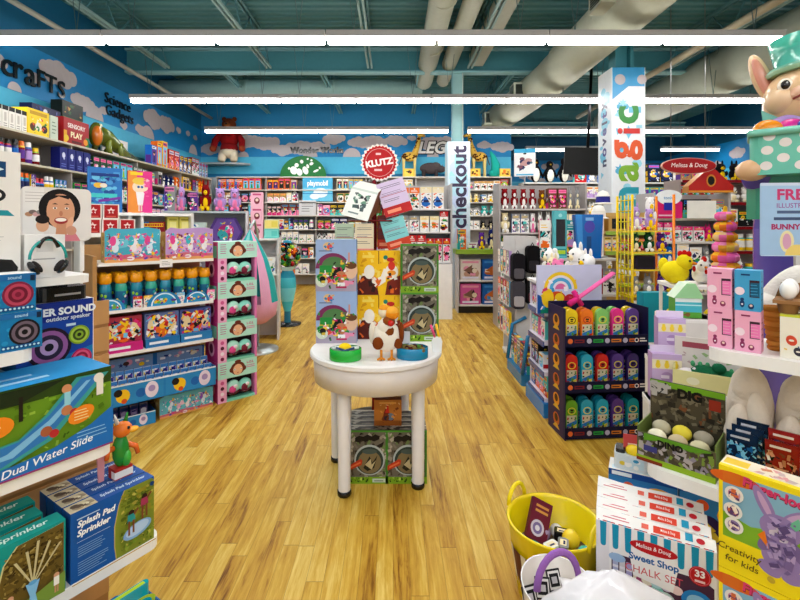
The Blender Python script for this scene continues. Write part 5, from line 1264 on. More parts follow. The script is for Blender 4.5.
one(m, 'plastic_bag', 'crumpled white plastic bag in front of the chalk boxes', 'bag', (.6, 1.26, bagz+.001), 0)
# chalk set boxes
CH = Fr(.684, 1.55, -29)
def chalk():
    m = M(); w, d, h = .335, .062, .3
    m.box(-w/2, w/2, 0, d, 0, h*.93, 'f0eeec'); m.prism([(-w/2, h*.93), (w/2, h*.93), (w/2, h*.99), (w*.2, h*1.02), (-w*.2, h*1.0), (-w/2, h*1.03)], d*.5, d*.5+.003, 'f2f0ee')
    m.add([(-w/2, 0, h*.93), (w/2, 0, h*.93), (w/2, d*.5, h*.99), (-w/2, d*.5, h*1.02)], [(0, 1, 2, 3)], 'f4f2f0')
    t = Pn(m, (-w/2, 0.0, h*.932), (1, 0, 0), (0, d*.5, h*.075), w, d*.62)
    t.rect(.02, .02, .98, .1, 'c02a3a')
    for k in range(14):
        t.rect(.03+k*.07, .02, .06+k*.07, .1, '2a9ac0' if k % 2 else 'f4f2f0')
    t.lines(.06, .3, .34, .75, 2, 'd87a8a', 3, .35).poly([(.5, .2), (.72, .25), (.72, .8), (.5, .75)], 'e0523a').text('Melissa & Doug', .62, .5, .3, 'f4ecea', .01, .1, 0, .55).ell(.88, .5, .3, 'c8283a', rb=.22).rect(.76, .3, .82, .9, '2aa0c4').rect(.4, .3, .46, .7, 'e87a6a')
    p = front(m, w, h*.93); p.rect(0, 0, 1, 1, 'f2f0f0').rect(.0, .0, .12, 1, 'e9e6ea')
    for k in range(9):
        p.poly([(.04+k*.11, .74), (.09+k*.11, .74), (.095+k*.11, 1), (.035+k*.11, 1)], '22a0c0').ell(.065+k*.11, .74, .03, '22a0c0')
    p.poly([(.14, 0), (.98, 0), (.98, .6), (.9, .66), (.14, .66)], '5a3a54')
    for k in range(4):
        c = ('b9bedc', 'd8d4dc', 'b4aed8', 'e8dccc')[k]
        p.rect(.15+k*.06, .05, .2+k*.06, .6, c)
        for j in range(5):
            p.rect(.15+k*.06, .1+j*.1, .2+k*.06, .13+j*.1, 'e8e6f0')
    p.ell(.19, .62, .09, 'a8c4e4', rb=.05).ell(.5, .34, .12, '8fd0c4').ell(.6, .3, .1, 'c8dcd8').ell(.42, .42, .08, 'b04a7a', rb=.12)
    for k in range(4):
        p.ell(.45+k*.08, .46, .06, ('e8e0d0', 'b8dce4', 'd8d0e8', 'f0d8d8')[k], rb=.05)
    p.ell(.52, .12, .15, '7fd0ae', rb=.17).ell(.7, .05, .13, 'b49ad8', rb=.15)
    p.ell(.85, .4, .15, '2f8fd0', rb=.13).ell(.85, .4, .1, '9fd0ec', rb=.08).rect(.8, .0, .9, .28, '2f9ad0')
    p.poly([(.33, .48), (.66, .42), (.7, .68), (.66, .8), (.6, .84), (.34, .84), (.3, .7)], 'f4f2f2').ell(.5, .84, .24, 'c8242e', rb=.07, rot=-.02).text('Melissa & Doug', .5, .84, .065, 'f6eeee', .01, .1, 0, .85)
    p.text('Sweet Shop', .5, .69, .105, '1f70b0', .03).text('CHALK SET', .5, .56, .12, 'd85a6a', -.0, 0, 0, .95)
    p.ell(.87, .7, .105, 'c8242e', n=24).ell(.87, .7, .095, 'e0707a', n=24).ell(.87, .7, .088, 'c2202a', n=24).text('33', .87, .725, .1, 'f6f2f2', .04).rect(.83, .63, .91, .655, 'f0d0d0')
    rside(m, w, d, h*.93).rect(0, 0, 1, 1, 'e8e2e4').rect(.2, .1, .8, .5, 'b49ad8')
    return m
st = M(); st.rbox(-.18, .18, -.02, .27, 0, .2, .03, 'efedea', 'laminate'); one(st, 'display_plinth', 'low white plinth under the chalk set boxes', 'plinth', CH.at(.168, 0, 0), CH.a)
src = None
for k in range(4):
    lb = 'white chalk set box with a blue striped awning, %s of its row' % ('front', 'second', 'third', 'rear')[k]
    src = one(chalk(), 'chalk_set_box', lb, 'toy box', CH.at(.168, .0, .2006), CH.a, 'chalk set boxes') if k == 0 else (dup(src, CH.at(.166-.004*k, .068*k, .2006), CH.a, lb, 'chalk set boxes') and src)
# beach toy boxes behind the chalk sets
def beach(w=.24, h=.3):
    m = M(); d = .1; m.box(-w/2, w/2, 0, d, 0, h, '2a6ab4'); p = front(m, w, h)
    p.rect(0, 0, 1, 1, '3f8fcc').poly([(0, .35), (1, .45), (1, 0), (0, 0)], 'c8a878').rect(0, .92, 1, 1, '1f5aa8').rect(.05, .93, .35, .98, 'e8f0f8').ell(.74, .72, .2, 'e8b03a', rb=.15).ell(.68, .76, .06, '7a2a1a').ell(.8, .76, .06, '7a2a1a').ell(.74, .66, .08, 'c8402a', rb=.04).ell(.3, .8, .07, 'e0683a').ell(.38, .55, .14, '3a2a6a').noise(3, 26, ['e8d04a', '2a4a8a', 'd8502a', 'f0e8d8'], .05, .1, .95, .6, .05)
    topp(m, w, d, h).rect(0, 0, 1, 1, 'e9e7e4').rect(.05, .1, .95, .4, 'cfe0ea')
    return m
bb = one(beach(), 'beach_toy_box', 'blue box picturing a crab toy behind the chalk sets', 'toy box', V((.985, 1.82, .18)), R(-29), 'beach toy boxes')
dup(bb, V((1.2, 1.7, .18)), R(-29), 'blue box picturing a crab toy under the dinosaur egg shelf', 'beach toy boxes')
m = M(); m.box(-.25, .25, -.01, .12, 0, .179, 'efedea', 'laminate'); one(m, 'display_plinth', 'white plinth carrying the blue beach toy boxes', 'plinth', V((1.09, 1.76, 0)), R(-29))
m = M(); m.rbox(-.06, .06, 0, .09, 0, .06, .015, 'dfe8ee', 'film'); m.rbox(-.055, -.02, .01, .07, .06, .075, .01, '2a2a2e', 'gloss'); m.sphere((.01, .03, .07), (.03, .025, .025), 'f4d82a', 'gloss'); front(m, .12, .06).rect(.5, .2, .9, .8, 'cfe4ee').blobs(1, 6, ['e8d04a', 'f4f4f4', '4aa0c8'], .1, .1, .9, .9, .1, .25)
one(m, 'toy_blister', 'clear pack with a yellow and black toy on the blue crab box', 'toy pack', V((.955, 1.85, .4806)), R(-29))
# ================================================================ WHITE SHELF BESIDE THE CAMERA ON THE OTHER SIDE
ER = Fr(1.02, 1.5, -45)
q = T('shelf_unit', 'white curved shelf with the dinosaur egg and pink boxes', 'shelving', ER.at(.2, 0, 0), ER.a)
M().box(.12, .6, .3, .32, 0, 1.0, 'e6e3e0', 'laminate').build('back_panel', q)
M().rbox(-.2, .6, 0, .299, 1.03, 1.07, .05, 'f2f0ee', 'laminate', 5).build('shelf', q)
M().rbox(-.38, .6, -.03, .299, .595, .635, .06, 'f2f0ee', 'laminate', 5).build('shelf', q)
M().rbox(-.6+.8, .6, .05, .299, 0, .12, .05, 'e9e7e4', 'laminate', 5).build('base', q)
# pink and blue boxes with a die-cut window
def pbox(c, c2, win):
    m = M(); w, d, h = .066, .06, .128
    m.box(-w/2, w/2, 0, d, 0, h, c); p = front(m, w, h); p.rect(0, 0, 1, 1, c).rect(.58, .34, .96, .76, '4a2a3a').rect(.62, .36, .96, .7, win).lines(.62, .38, .95, .68, 4, c, 3, .2).ell(.2, .48, .1, 'f4e0ea').ell(.3, .17, .05, c2, rb=.09).ell(.3, .28, .04, c2).ell(.64, .12, .06, c2, rb=.07).ell(.64, .14, .03, 'f0d0c0').lines(.25, .86, .75, .92, 1, c2, 1, .7).ell(.3, .16, .02, 'f4e8f0')
    p = rside(m, w, d, h); p.rect(0, 0, 1, 1, c).lines(.2, .2, .8, .8, 4, c2, 4, .2); topp(m, w, d, h).rect(0, 0, 1, 1, c)
    return m
PK, PK2, BL, BL2 = 'f0b4cc', '9a3a6a', '52a9d4', '1f4a7a'
pbs = {'pink': one(pbox(PK, PK2, 'f08ac0'), 'window_box', 'pink window box, lower layer, at the end of the white shelf', 'toy box', ER.at(.033, .03, 1.0705), ER.a, 'window boxes'),}
dup(pbs['pink'], ER.at(.105, .03, 1.0705), ER.a, 'pink window box, lower layer, beside the woven cone', 'window boxes')
dup(pbs['pink'], ER.at(.031, .033, 1.199), ER.a, 'pink window box, upper layer, beside the blue one', 'window boxes')
one(pbox(BL, BL2, '1f6a8a'), 'window_box', 'light blue window box on top of a pink one', 'toy box', ER.at(.104, .033, 1.199), ER.a, 'window boxes')
# woven cone and egg paint box and egg carton
m = M()
for k in range(9):
    z = k*.0155; r_ = .019+.0018*k
    m.lathe([(r_, z), (r_+.0035, z+.004), (r_+.0035, z+.011), (r_, z+.0155)], (0, 0, 0), 'c98f45' if k % 2 else 'b87c36', 'fabric', 16)
one(m, 'woven_cone', 'woven tan basket cup standing beside the pink boxes', 'basket', ER.at(.165, .125, 1.0705), ER.a)
m = M(); w, d, h = .19, .05, .13; m.box(-w/2, w/2, 0, d, 0, h, 'efe9da'); p = front(m, w, h)
p.rect(0, .95, 1, 1, 'd4d84a').text('EGG PAINT', .48, .78, .12, '5a4a4a', .0, 0, .02).blobs(3, 4, ['8ab0c8'], .3, .4, .6, .66, .1, .14)
for a, b_, r_, c in ((.14, .42, .12, 'd8583a'), (.4, .52, .12, '5a8ab8'), (.6, .4, .12, 'e0a03a'), (.8, .5, .12, 'c86a8a'), (.22, .18, .1, '4a4450'), (.45, .2, .12, 'b8504a'), (.75, .2, .11, '7ab06a')):
    p.ell(a, b_, r_*.8, c, rb=r_, rot=.3).ell(a, b_, r_*.4, 'f0e8d8', rb=r_*.2)
p.noise(4, 20, ['8a4a3a', '4a6a8a', 'e8c86a'], .05, .05, .95, .6, .03); topp(m, w, d, h).rect(0, 0, 1, 1, 'd8d46a')
one(m, 'egg_paint_box', 'cream egg painting box with printed eggs beside the woven cone', 'craft kit', ER.at(.278, .03, 1.0705), ER.a)
q = T('egg_carton', 'brown pulp egg carton, open, on the egg painting box', 'egg carton', ER.at(.265, .035, 1.2012), ER.a)
def cups(m, z, rx, y0, up=1):
    for i in range(3):
        for j in range(2):
            m.lathe([(.022, z), (.03, z+.035*up)], (-.065+i*.065, y0+.03+j*.06, 0), '9a7248', 'paint', 10)
m = M(); cups(m, .0, 0, 0); m.slab([(-.1, 0), (.1, 0), (.1, .12), (-.1, .12)], .03, .04, 'a67c50', 'paint'); m.build('tray', q)
m = M(); m.prism([(-.1, 0), (.1, 0), (.085, .05), (-.085, .05)], .135, .145, 'a67c50', 'paint')
for s in (-1, 1):
    m.prism([(s*.1-.004, .0), (s*.1+.004, 0), (s*.085+.004, .05), (s*.085-.004, .05)], .125, .135, '8a6238', 'paint')
l = m.build('lid', q); l.location = (0, -.02, .035)
for k, (i, j) in enumerate(((0, 0), (1, 0), (0, 1), (2, 0), (2, 1))):
    one(M().sphere((0, 0, .03), (.022, .022, .03), 'f4f1ee', 'gloss', 14, 10), 'white_egg', 'white egg in the pulp carton, %s hollow of the %s row' % (nth(i), ('front', 'rear')[j]), 'egg', ER.at(.265-.065+i*.065, .035+.03+j*.06, 1.2415), ER.a, 'eggs in the carton')
# fluffy white plush under and above the shelf
def long_plush(name, label, loc, parts, c='e6ddd0'):
    q = T(name, label, 'soft toy', loc, ER.a)
    for pn, items in parts:
        m = M()
        for (p_, r_, ro) in items:
            m.sphere(p_, r_, c, 'fabric', 16, 12, Mx.Rotation(ro, 3, 'Y'))
        m.build(pn, q)
    return q
long_plush('plush_rabbit', 'white plush rabbit lying behind the blue window box, ear up', ER.at(.17, .19, 1.0705), [('body', [((.06, .06, .07), (.11, .07, .07), 0)]), ('head', [((-.05, .04, .12), (.055, .05, .05), 0)]), ('ear', [((-.0, .045, .2), (.03, .018, .085), .7)]), ('ear', [((.05, .06, .17), (.03, .018, .085), 1.2)])], 'ebe6de')
for k, u in enumerate((.085, .22, .355)):
    long_plush('plush_rabbit', 'shaggy cream plush sitting under the white shelf, %s from the dinosaur eggs' % nth(k), ER.at(u, .2, .6355), [('body', [((0, .04, .18), (.068, .055, .165), 0), ((.0, .03, .27), (.055, .05, .07), 0)]), ('leg', [((-.03, -.02, .11), (.042, .05, .11), .12)]), ('leg', [((.034, -.015, .14), (.036, .045, .13), -.1)])], 'e2d6c8')
# mineral pouches in a white tray
q = T('pouch_tray', 'white tray of shiny mineral pouches on the lower shelf', 'tray', ER.at(.185, -.01, .6355), ER.a)
M().rbox(-.13, .16, 0, .14, 0, .012, .03, 'efedea', 'laminate', 5).build('floor_panel', q)
m = M(); m.tube([(-.125, .005, .045), (-.13, .12, .05), (.15, .12, .05), (.155, .005, .045)], .012, 'efedea', 'gloss', 8, True); m.build('rim', q)
def pouch(c, pal, seed, w=.085, h=.15):
    m = M(); m.prism([(-w/2, 0), (w/2, 0), (w*.46, h*.5), (w/2, h), (-w/2, h), (-w*.46, h*.5)], 0, .012, c, 'foil'); p = front(m, w, h, 0, 0, 'foil')
    p.rect(.05, .02, .95, .98, c).blobs(seed, 14, pal, .06, .05, .94, .62, .08, .2).noise(seed+2, 90, pal+pal+['1a1a20', 'f0f0f0'], .05, .03, .95, .8, .05).rect(.05, .82, .95, .97, c).lines(.15, .85, .85, .94, 1, 'f0e8e8', seed, .5)
    return m
for k, (u, w_, c, pal, z, lb) in enumerate(((.06, .045, '1a3a5a', ['2a7ab0', '6ac0e8', '123050', '9adcf4'], .6485, 'front blue crystal pouch in the white tray'), (.07, .075, '1a3a5a', ['2a7ab0', '6ac0e8', '123050'], .6605, 'second blue crystal pouch in the white tray'), (.08, .1, '16324e', ['2a6a9a', '4aa0d0', '123050'], .675, 'rear blue crystal pouch in the white tray'),
        (.16, .045, 'a02a26', ['8a4a3a', 'c88a6a', '5a2a3a', 'e0a890'], .6485, 'front red gemstone pouch in the white tray'), (.165, .078, 'b02a2a', ['8a4a3a', '6a5a8a', '5a2a3a'], .675, 'rear red gemstone pouch in the white tray'),
        (.255, .045, '2a5a34', ['6a9a5a', '9ac08a', '3a6a3a', 'c0d8b0'], .6485, 'front green gemstone pouch in the white tray'), (.26, .078, '2f6a3a', ['6a9a5a', '9ac08a', '3a6a3a'], .675, 'rear green gemstone pouch in the white tray'))):
    tilt(one(pouch(c, pal, 30+k), 'mineral_pouch', lb, 'pouch', ER.at(u+.025, w_, z), ER.a, 'mineral pouches'), -.2, 0, ER.a)
# dinosaur egg dig box: open display carton
q = T('egg_display_box', 'open carton of dinosaur dig eggs at the corner of the lower shelf', 'display box', ER.at(-.09, .0, .6355), ER.a)
w, d, h = .235, .16, .25
m = M(); m.box(-w/2, w/2, 0, .004, 0, .1, '6a7a3a').box(-w/2, w/2, d-.004, d, 0, h, '5a5444').box(-w/2, -w/2+.004, .0041, d-.0041, 0, .12, '7a8a4a').box(w/2-.004, w/2, .0041, d-.0041, 0, .12, '7a8a4a').box(-w/2+.005, w/2-.005, .005, d-.005, 0, .045, '4a4034')
p = front(m, w, .1); p.rect(0, 0, 1, 1, '6f6650').noise(3, 90, ['9a92a0', '5a5040', 'b8b0b0', '3a3a2a', '8aa04a'], .02, .15, .98, .98, .12).rect(0, 0, 1, .2, '9ab82e').rect(.0, 0, .35, .12, '8a3a1a').poly([(.1, .75), (.4, .9), (.7, .8), (.95, .95), (.95, 1), (.1, 1)], '6aa02e').rect(.1, .4, .28, .6, '4a4a8a').text('DINO', .45, .78, .3, '1c1a14', .05)
p = front(m, w, h-.1, .1, d-.0042); p.rect(0, 0, 1, 1, '5f5644').noise(5, 110, ['7a7058', '4a4234', '8a8068', '3a3428', '8a5a3a'], .02, .02, .98, .98, .07).rect(0, .86, 1, 1, '7fb02e').text('DIG', .55, .78, .3, '17150f', .06).rect(.0, .7, .25, .95, 'b8b4b0').rect(.8, .55, .95, .8, 'a03a24').noise(9, 12, ['b8b4b0', '3a3a3a'], .02, .6, .3, .98, .08)
m.build('carton', q)
for k, (u, w_, c, z) in enumerate(((-.155, .045, 'ece6d0', .02), (-.09, .045, 'c8b89a', .02), (-.025, .045, 'cfc8a8', .02), (-.155, .1, 'bfb8a0', .035), (-.09, .1, 'e2d24a', .035), (-.025, .1, 'a8a090', .035))):
    m = M(); m.sphere((0, 0, .03), (.031, .026, .026), c, 'paint', 14, 10).lathe([(.0238, .025), (.0245, .03), (.0238, .035)], (0, 0, 0), '8a8a6a', 'card', 12)
    one(m, 'dinosaur_egg', '%s dig egg, %s from the free end in the %s row of the carton' % (('ivory', 'tan', 'sandy', 'grey beige', 'yellow', 'stone grey')[k], nth(k % 3), ('front', 'rear')[k//3]), 'toy egg', ER.at(u, w_+.0, .66+z*1.0+.006), ER.a, 'dinosaur eggs')
# finger crochet boxes
FL = Fr(.848, 1.2, -49)
def rabbit_box():
    m = M(); w, d, h = .225, .075, .264; m.box(-w/2, w/2, 0, d, 0, h, 'f2da24')
    p = front(m, w, h); p.rect(0, 0, 1, 1, 'f2dc22').rect(.04, .32, .97, .94, '8fb8cc').poly([(.04, .32), (.97, .32), (.97, .5), (.6, .58), (.3, .5), (.04, .56)], '8cb83a').ell(.9, .62, .2, '6aa03a', rb=.1).ell(.15, .9, .2, 'd8702a', rb=.06)
    p.rect(.04, .84, .2, .95, 'd8782a')
    for dx, dy, c in ((.004, -.008, '6a1a3a'), (0, 0, 'd84a7a')):
        p.text('Finger-looping', .6+dx, .87+dy, .115, c, .04, 0, -.1, .96)
    LV, LD = 'a08ab8', '8470a0'
    p.ell(.42, .76, .055, LV, rb=.17, rot=.45).ell(.42, .76, .025, 'c8a8c8', rb=.12, rot=.45).ell(.72, .74, .06, LV, rb=.15, rot=-1.0).ell(.7, .74, .03, 'c8a8c8', rb=.1, rot=-1.0)
    p.ell(.56, .36, .15, LV, rb=.2).ell(.55, .58, .15, LV, rb=.13).ell(.55, .53, .08, 'd8ccd8', rb=.06).ell(.5, .61, .02, '1a1420').ell(.61, .61, .02, '1a1420').ell(.55, .55, .018, '5a3a4a').ell(.46, .19, .09, LV, rb=.06, rot=-.4).ell(.66, .19, .09, LV, rb=.06, rot=.4).ell(.44, .42, .05, LD, rb=.1, rot=-.6).ell(.7, .42, .05, LD, rb=.1, rot=.6).poly([(.36, .46), (.42, .52), (.46, .36)], 'e8862a').poly([(.62, .66), (.7, .74), (.74, .68), (.68, .62)], '7ac0a0')
    p.noise(5, 60, [LV, LD, 'b8a4cc', '6a5888'], .44, .2, .68, .68, .03)
    for a, b_, c in ((.15, .76, 'd8a0b0'), (.14, .6, '7a5a8a'), (.15, .46, '9a86b0')):
        p.ell(a, b_, .075, 'e8e4dc').ell(a, b_, .05, c).noise(int(a*100+b_*50), 8, ['d8784a', '6a4a7a', 'f0e0d0'], a-.05, b_-.05, a+.05, b_+.05, .03)
    p.ell(.93, .5, .09, 'd8a890', rb=.16).ell(.82, .28, .07, 'e8e4dc', rb=.035)
    p.text('Creativity', .2, .22, .085, '6a5a1a', .01, .1, -.03).text('for kids', .22, .13, .085, '6a5a1a', .01, .1, -.03).ell(.48, .1, .03, 'c8b040').rect(.86, .1, .99, .26, 'b8642a')
    t = topp(m, w, d, h); t.rect(0, 0, 1, 1, 'e6dccb').rect(0, 0, 1, .2, 'f0d820').rect(.02, .3, .25, .8, 'e8c84a').noise(4, 30, ['d8a0a0', 'c8b4b0', 'e8d8c8', 'c88a6a'], .3, .25, .98, .9, .12)
    lside(m, w, d, h).rect(0, 0, 1, 1, 'd8c41e').lines(.2, .1, .8, .9, 9, '8a7a1a', 3, .3)
    return m
src = None
for k in range(3):
    lb = 'yellow craft box with a lilac yarn rabbit, %s' % ('top of its stack', 'second from the top of its stack', 'bottom of the stack of three')[k]
    z = .584-.2655*k
    src = one(rabbit_box(), 'yarn_craft_box', lb, 'craft kit', FL.at(.114, 0, z), FL.a, 'yarn craft boxes') if k == 0 else (dup(src, FL.at(.114, 0, z), FL.a, lb, 'yarn craft boxes') and src)
m = M(); m.box(-.12, .12, -.01, .09, 0, .052, 'e6e3e0', 'laminate'); one(m, 'display_plinth', 'low white plinth under the yellow craft boxes', 'plinth', FL.at(.114, 0, 0), FL.a)
# ================================================================ LEFT WALL SHELVING
FW = Fr(-4.3, 4.0, 90)
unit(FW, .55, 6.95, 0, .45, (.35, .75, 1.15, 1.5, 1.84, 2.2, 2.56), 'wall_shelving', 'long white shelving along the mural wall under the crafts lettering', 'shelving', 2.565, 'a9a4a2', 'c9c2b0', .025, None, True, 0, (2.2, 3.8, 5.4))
WSH = 'top wall shelf'
def du(px):
    return 4.3*FPX/(CX-px)-4.0
src = None
for k in range(5):
    m = M(); m.box(-.04, .04, 0, .2, 0, .25, 'e9e5e0'); p = front(m, .08, .25); p.rect(0, .8, 1, 1, '1c1a1e').rect(.3, .3, .7, .7, 'c8c2bc').lines(.2, .05, .8, .25, 2, '9a9490', 2, .4)
    lb = 'white boxed craft set, %s before the yellow box on the top wall shelf' % nth(4-k)
    loc = FW.at(1.06+k*.09, .04, 2.5606)
    src = one(m, 'craft_set', lb, 'craft kit', loc, FW.a, 'white craft sets') if k == 0 else (dup(src, loc, FW.a, lb, 'white craft sets') and src)
def pbox2(w, d, h, c, fn, name, label, u, z=2.5606, w_=.03, cat='toy box'):
    m = M(); m.box(-w/2, w/2, 0, d, 0, h, c); fn(front(m, w, h)); rside(m, w, d, h).rect(.1, .1, .9, .9, c); lside(m, w, d, h).rect(.1, .1, .9, .9, c)
    return one(m, name, label, cat, FW.at(u, w_, z), FW.a)
pbox2(.34, .2, .31, 'f0d02a', lambda p: p.rect(0, 0, 1, 1, 'f2d42e').rect(.1, .78, .9, .92, 'c8a018').ell(.25, .3, .16, '6a3a2a').ell(.5, .35, .17, 'e8e4d8').ell(.78, .3, .16, '3a2a3a').noise(3, 20, ['e86a2a', '3a8a4a', 'f8f0c8'], .05, .05, .95, .7, .05), 'craft_box', 'yellow craft box with little figures on the top wall shelf', 1.62)
pbox2(.13, .2, .3, 'c8d0c0', lambda p: p.rect(0, 0, 1, 1, 'cdd6c8').lines(.2, .2, .8, .8, 4, '8a9a8a', 1, .3), 'craft_box', 'pale grey green box beside the yellow craft box', 1.88)
pbox2(.5, .16, .46, '1c2250', lambda p: p.rect(0, 0, 1, 1, '20265a').ell(.45, .85, .08, 'e8e8f0').noise(4, 16, ['3a4a9a', '6a6ab0'], .05, .3, .95, .95, .05), 'toy_box', 'navy box rising behind the red sensory play box', 2.06, 2.5606, .26)
pbox2(.5, .2, .34, 'a81f26', lambda p: p.rect(0, 0, 1, 1, 'b01e28').rect(0, 0, .12, .5, 'e8b02a').rect(.86, 0, 1, .4, '2f8a3a').ell(.86, .2, .13, 'f0a02a').ell(.1, .2, .13, 'e8c83a').text('SENSORY', .5, .72, .24, 'f2e8e4', .03).text('PLAY', .5, .38, .3, 'f6ecc8', .04).rect(.3, .05, .7, .15, '6a1018'), 'sensory_play_box', 'red box lettered sensory play on the top wall shelf', 2.3)
pbox2(.4, .18, .42, '1f6a34', lambda p: p.rect(0, 0, 1, 1, '1f7a3c').blobs(3, 14, ['2f9a4a', '123a20', 'e8c83a', '1c1a1e'], .05, .05, .95, .95, .06, .15), 'toy_box', 'green box behind the red sensory play box', 2.54, 2.5606, .25)
pbox2(.42, .16, .22, '17241c', lambda p: p.rect(0, 0, 1, 1, '1a2a20').blobs(7, 12, ['3a6a3a', '6a3a2a', '0e1410', 'c8a04a'], .05, .05, .95, .95, .06, .2), 'toy_box', 'black and green box topping the green one behind sensory play', 2.54, 2.9812, .25)
# toy dinosaur with open orange mouth
q = T('toy_dinosaur', 'big green toy dinosaur with an open orange mouth on the top wall shelf', 'toy animal', FW.at(3.3, .16, 2.5606), FW.a)
m = M(); m.tube([(-.35, 0, .3), (-.15, 0, .26), (.1, 0, .17), (.35, 0, .1), (.75, 0, .05)], [.12, .13, .1, .06, .015], '6f7a2c', 'gloss', 10)
for k in range(9):
    m.lathe([(.02, 0), (0, .05)], (-.25+k*.1, 0, .36-k*.036), '4f5a1e', 'gloss', 6)
m.build('body', q)
m = M(); m.sphere((-.42, -.02, .26), (.1, .1, .19), '6f7a2c', 'gloss').sphere((-.46, -.06, .24), (.075, .07, .15), 'd9822a', 'gloss').sphere((-.4, -.07, .4), .03, 'f0e8c0', 'gloss', 8, 6); m.build('head', q)
for x in (-.2, .1):
    for s in (-1, 1):
        M().tube([(x, s*.07, .2), (x-.06, s*.11, .09), (x-.02, s*.11, .0)], [.05, .04, .035], '7d8834', 'gloss', 8).build('leg', q)
m = M(); m.box(-.36, .36, 0, .02, 0, .36, 'e6e0dc'); front(m, .72, .36).lines(.15, .5, .85, .9, 3, 'c88a9a', 4, .2).noise(5, 12, ['d8a0a0', 'a8b8c8'], .1, .05, .9, .45, .05)
one(m, 'display_card', 'white card sign behind the toy dinosaur tail', 'sign', FW.at(3.72, .36, 2.5606), FW.a)
for k, (u, c, h_) in enumerate(((4.38, 'blue', .36), (4.58, 'orange', .46), (4.78, 'yellow', .5))):
    one(g_figure(400+k, .18, .12, h_, c), 'boxed_figure', '%s boxed figure on the top wall shelf beyond the dinosaur' % c, 'boxed doll', FW.at(u, .05, 2.5606), FW.a, 'goods on the top wall shelf')
fill(FW, 4.95, 6.85, .05, 2.56, ['figure', 'box', 'plush'], (.22, .42), (.13, .22), 'the yellow boxed figure', WSH, ['dark red', 'brown', 'navy', 'orange', 'purple', 'grey', 'red'], 11, .18)
DK = ['navy', 'purple', 'black', 'dark red', 'blue', 'teal', 'brown', 'white', 'orange', 'grey']
fill(FW, .8, 1.75, .03, 2.2, ['jar'], (.2, .27), (.07, .09), 'the camera end', 'shelf under the craft sets', ['navy', 'purple', 'black', 'dark red'], 12, .12, (1, 2), .02)
src = None
for k in range(4):
    m = M(); m.box(-.07, .07, 0, .12, 0, .29, '20287a'); p = front(m, .14, .29); p.rect(0, 0, 1, 1, '232c86').ell(.5, .65, .1, 'd8dcf0', rb=.13).ell(.55, .5, .05, 'b8c0e8').lines(.2, .1, .8, .3, 2, '6a78c8', 2, .4)
    lb = 'tall indigo box with a white figure, %s from the dark bottles' % nth(k)
    src = one(m, 'indigo_box', lb, 'toy box', FW.at(2.05+k*.155, .03, 2.2006), FW.a, 'indigo boxes') if k == 0 else (dup(src, FW.at(2.05+k*.155, .03, 2.2006), FW.a, lb, 'indigo boxes') and src)
fill(FW, 2.66, 4.4, .03, 2.2, ['figure', 'box', 'bag'], (.2, .28), (.12, .2), 'the indigo boxes', 'shelf under the dinosaur', ['black', 'dark green', 'grey', 'navy', 'white', 'teal'], 13)
fill(FW, 4.5, 6.85, .03, 2.2, ['figure', 'plush', 'box'], (.2, .28), (.12, .18), 'the upright behind the dolls', 'shelf under the boxed figures', ['navy', 'brown', 'yellow', 'orange', 'grey', 'blue', 'white'], 14)
fill(FW, .8, 2.15, .03, 1.84, ['bag', 'jar'], (.18, .25), (.055, .08), 'the camera end', 'pen shelf', ['white', 'pink', 'red', 'purple', 'blue'], 15, .08)
fill(FW, 2.25, 3.75, .03, 1.84, ['box', 'figure', 'bag'], (.18, .27), (.1, .18), 'the first upright', 'shelf above the star boxes', ['teal', 'green', 'black', 'purple', 'navy', 'white'], 16)
fill(FW, 3.85, 6.85, .03, 1.84, ['box', 'figure', 'plush'], (.18, .27), (.11, .18), 'the second upright', 'fifth wall shelf, far half', ['yellow', 'navy', 'white', 'grey', 'brown', 'purple', 'blue'], 17)
fill(FW, .8, 3.75, .03, 1.5, ['box', 'bag'], (.18, .26), (.12, .2), 'the camera end', 'wall shelf behind the speakers', DK, 18)
fill(FW, 3.85, 6.85, .03, 1.5, ['box', 'figure', 'plush'], (.18, .27), (.12, .2), 'the second upright', 'wall shelf behind the doll box', ['pink', 'purple', 'lilac', 'red', 'white', 'hot pink'], 19)
fill(FW, 3.85, 6.85, .03, 1.15, ['box', 'bag', 'plush'], (.2, .29), (.14, .22), 'the second upright', 'third wall shelf', None, 20)
fill(FW, 5.0, 6.85, .03, .75, ['box', 'plush'], (.2, .32), (.16, .24), 'the last upright', 'second wall shelf', None, 21)
# teddy bear high in the corner on a rounded shelf
m = M(); m.slab([(-.45, 0), (.5, 0), (.75, -.1), (.8, -.2), (.7, -.32), (.35, -.42), (-.45, -.45)], -.04, 0, '9aa0a2', 'laminate'); one(m, 'corner_shelf', 'rounded grey corner shelf below the teddy bear', 'shelf', (-4.3, YB-.01, 2.98))
q = T('teddy_bear', 'brown teddy bear in a red shirt and white trousers high in the corner', 'soft toy', (-4.0, 11.24, 3.02)); q.scale = (.9, .9, .9)
m = M(); m.sphere((0, 0, .34), (.24, .19, .24), '8a1f22', nu=16, nv=12).sphere((0, 0, .62), (.25, .19, .26), 'a02226', nu=16, nv=12)
for s in (-1, 1):
    m.tube([(s*.2, 0, .75), (s*.36, -.06, .55), (s*.38, -.12, .38)], [.1, .09, .08], 'a02226', 'fabric', 10)
m.build('shirt', q)
m = M(); m.sphere((0, -.01, .24), (.25, .2, .16), 'd8cdb8')
for s in (-1, 1):
    m.tube([(s*.12, -.02, .22), (s*.16, -.1, .1), (s*.17, -.14, .0)], [.13, .11, .09], 'd8cdb8', 'fabric', 10)
m.build('trousers', q)
m = M(); m.sphere((0, -.02, 1.0), (.19, .18, .17), '6e3a1e', nu=16, nv=12).sphere((0, -.17, .96), (.09, .08, .07), '8f5a34').sphere((0, -.25, .98), .025, 'black', 'gloss', 8, 6)
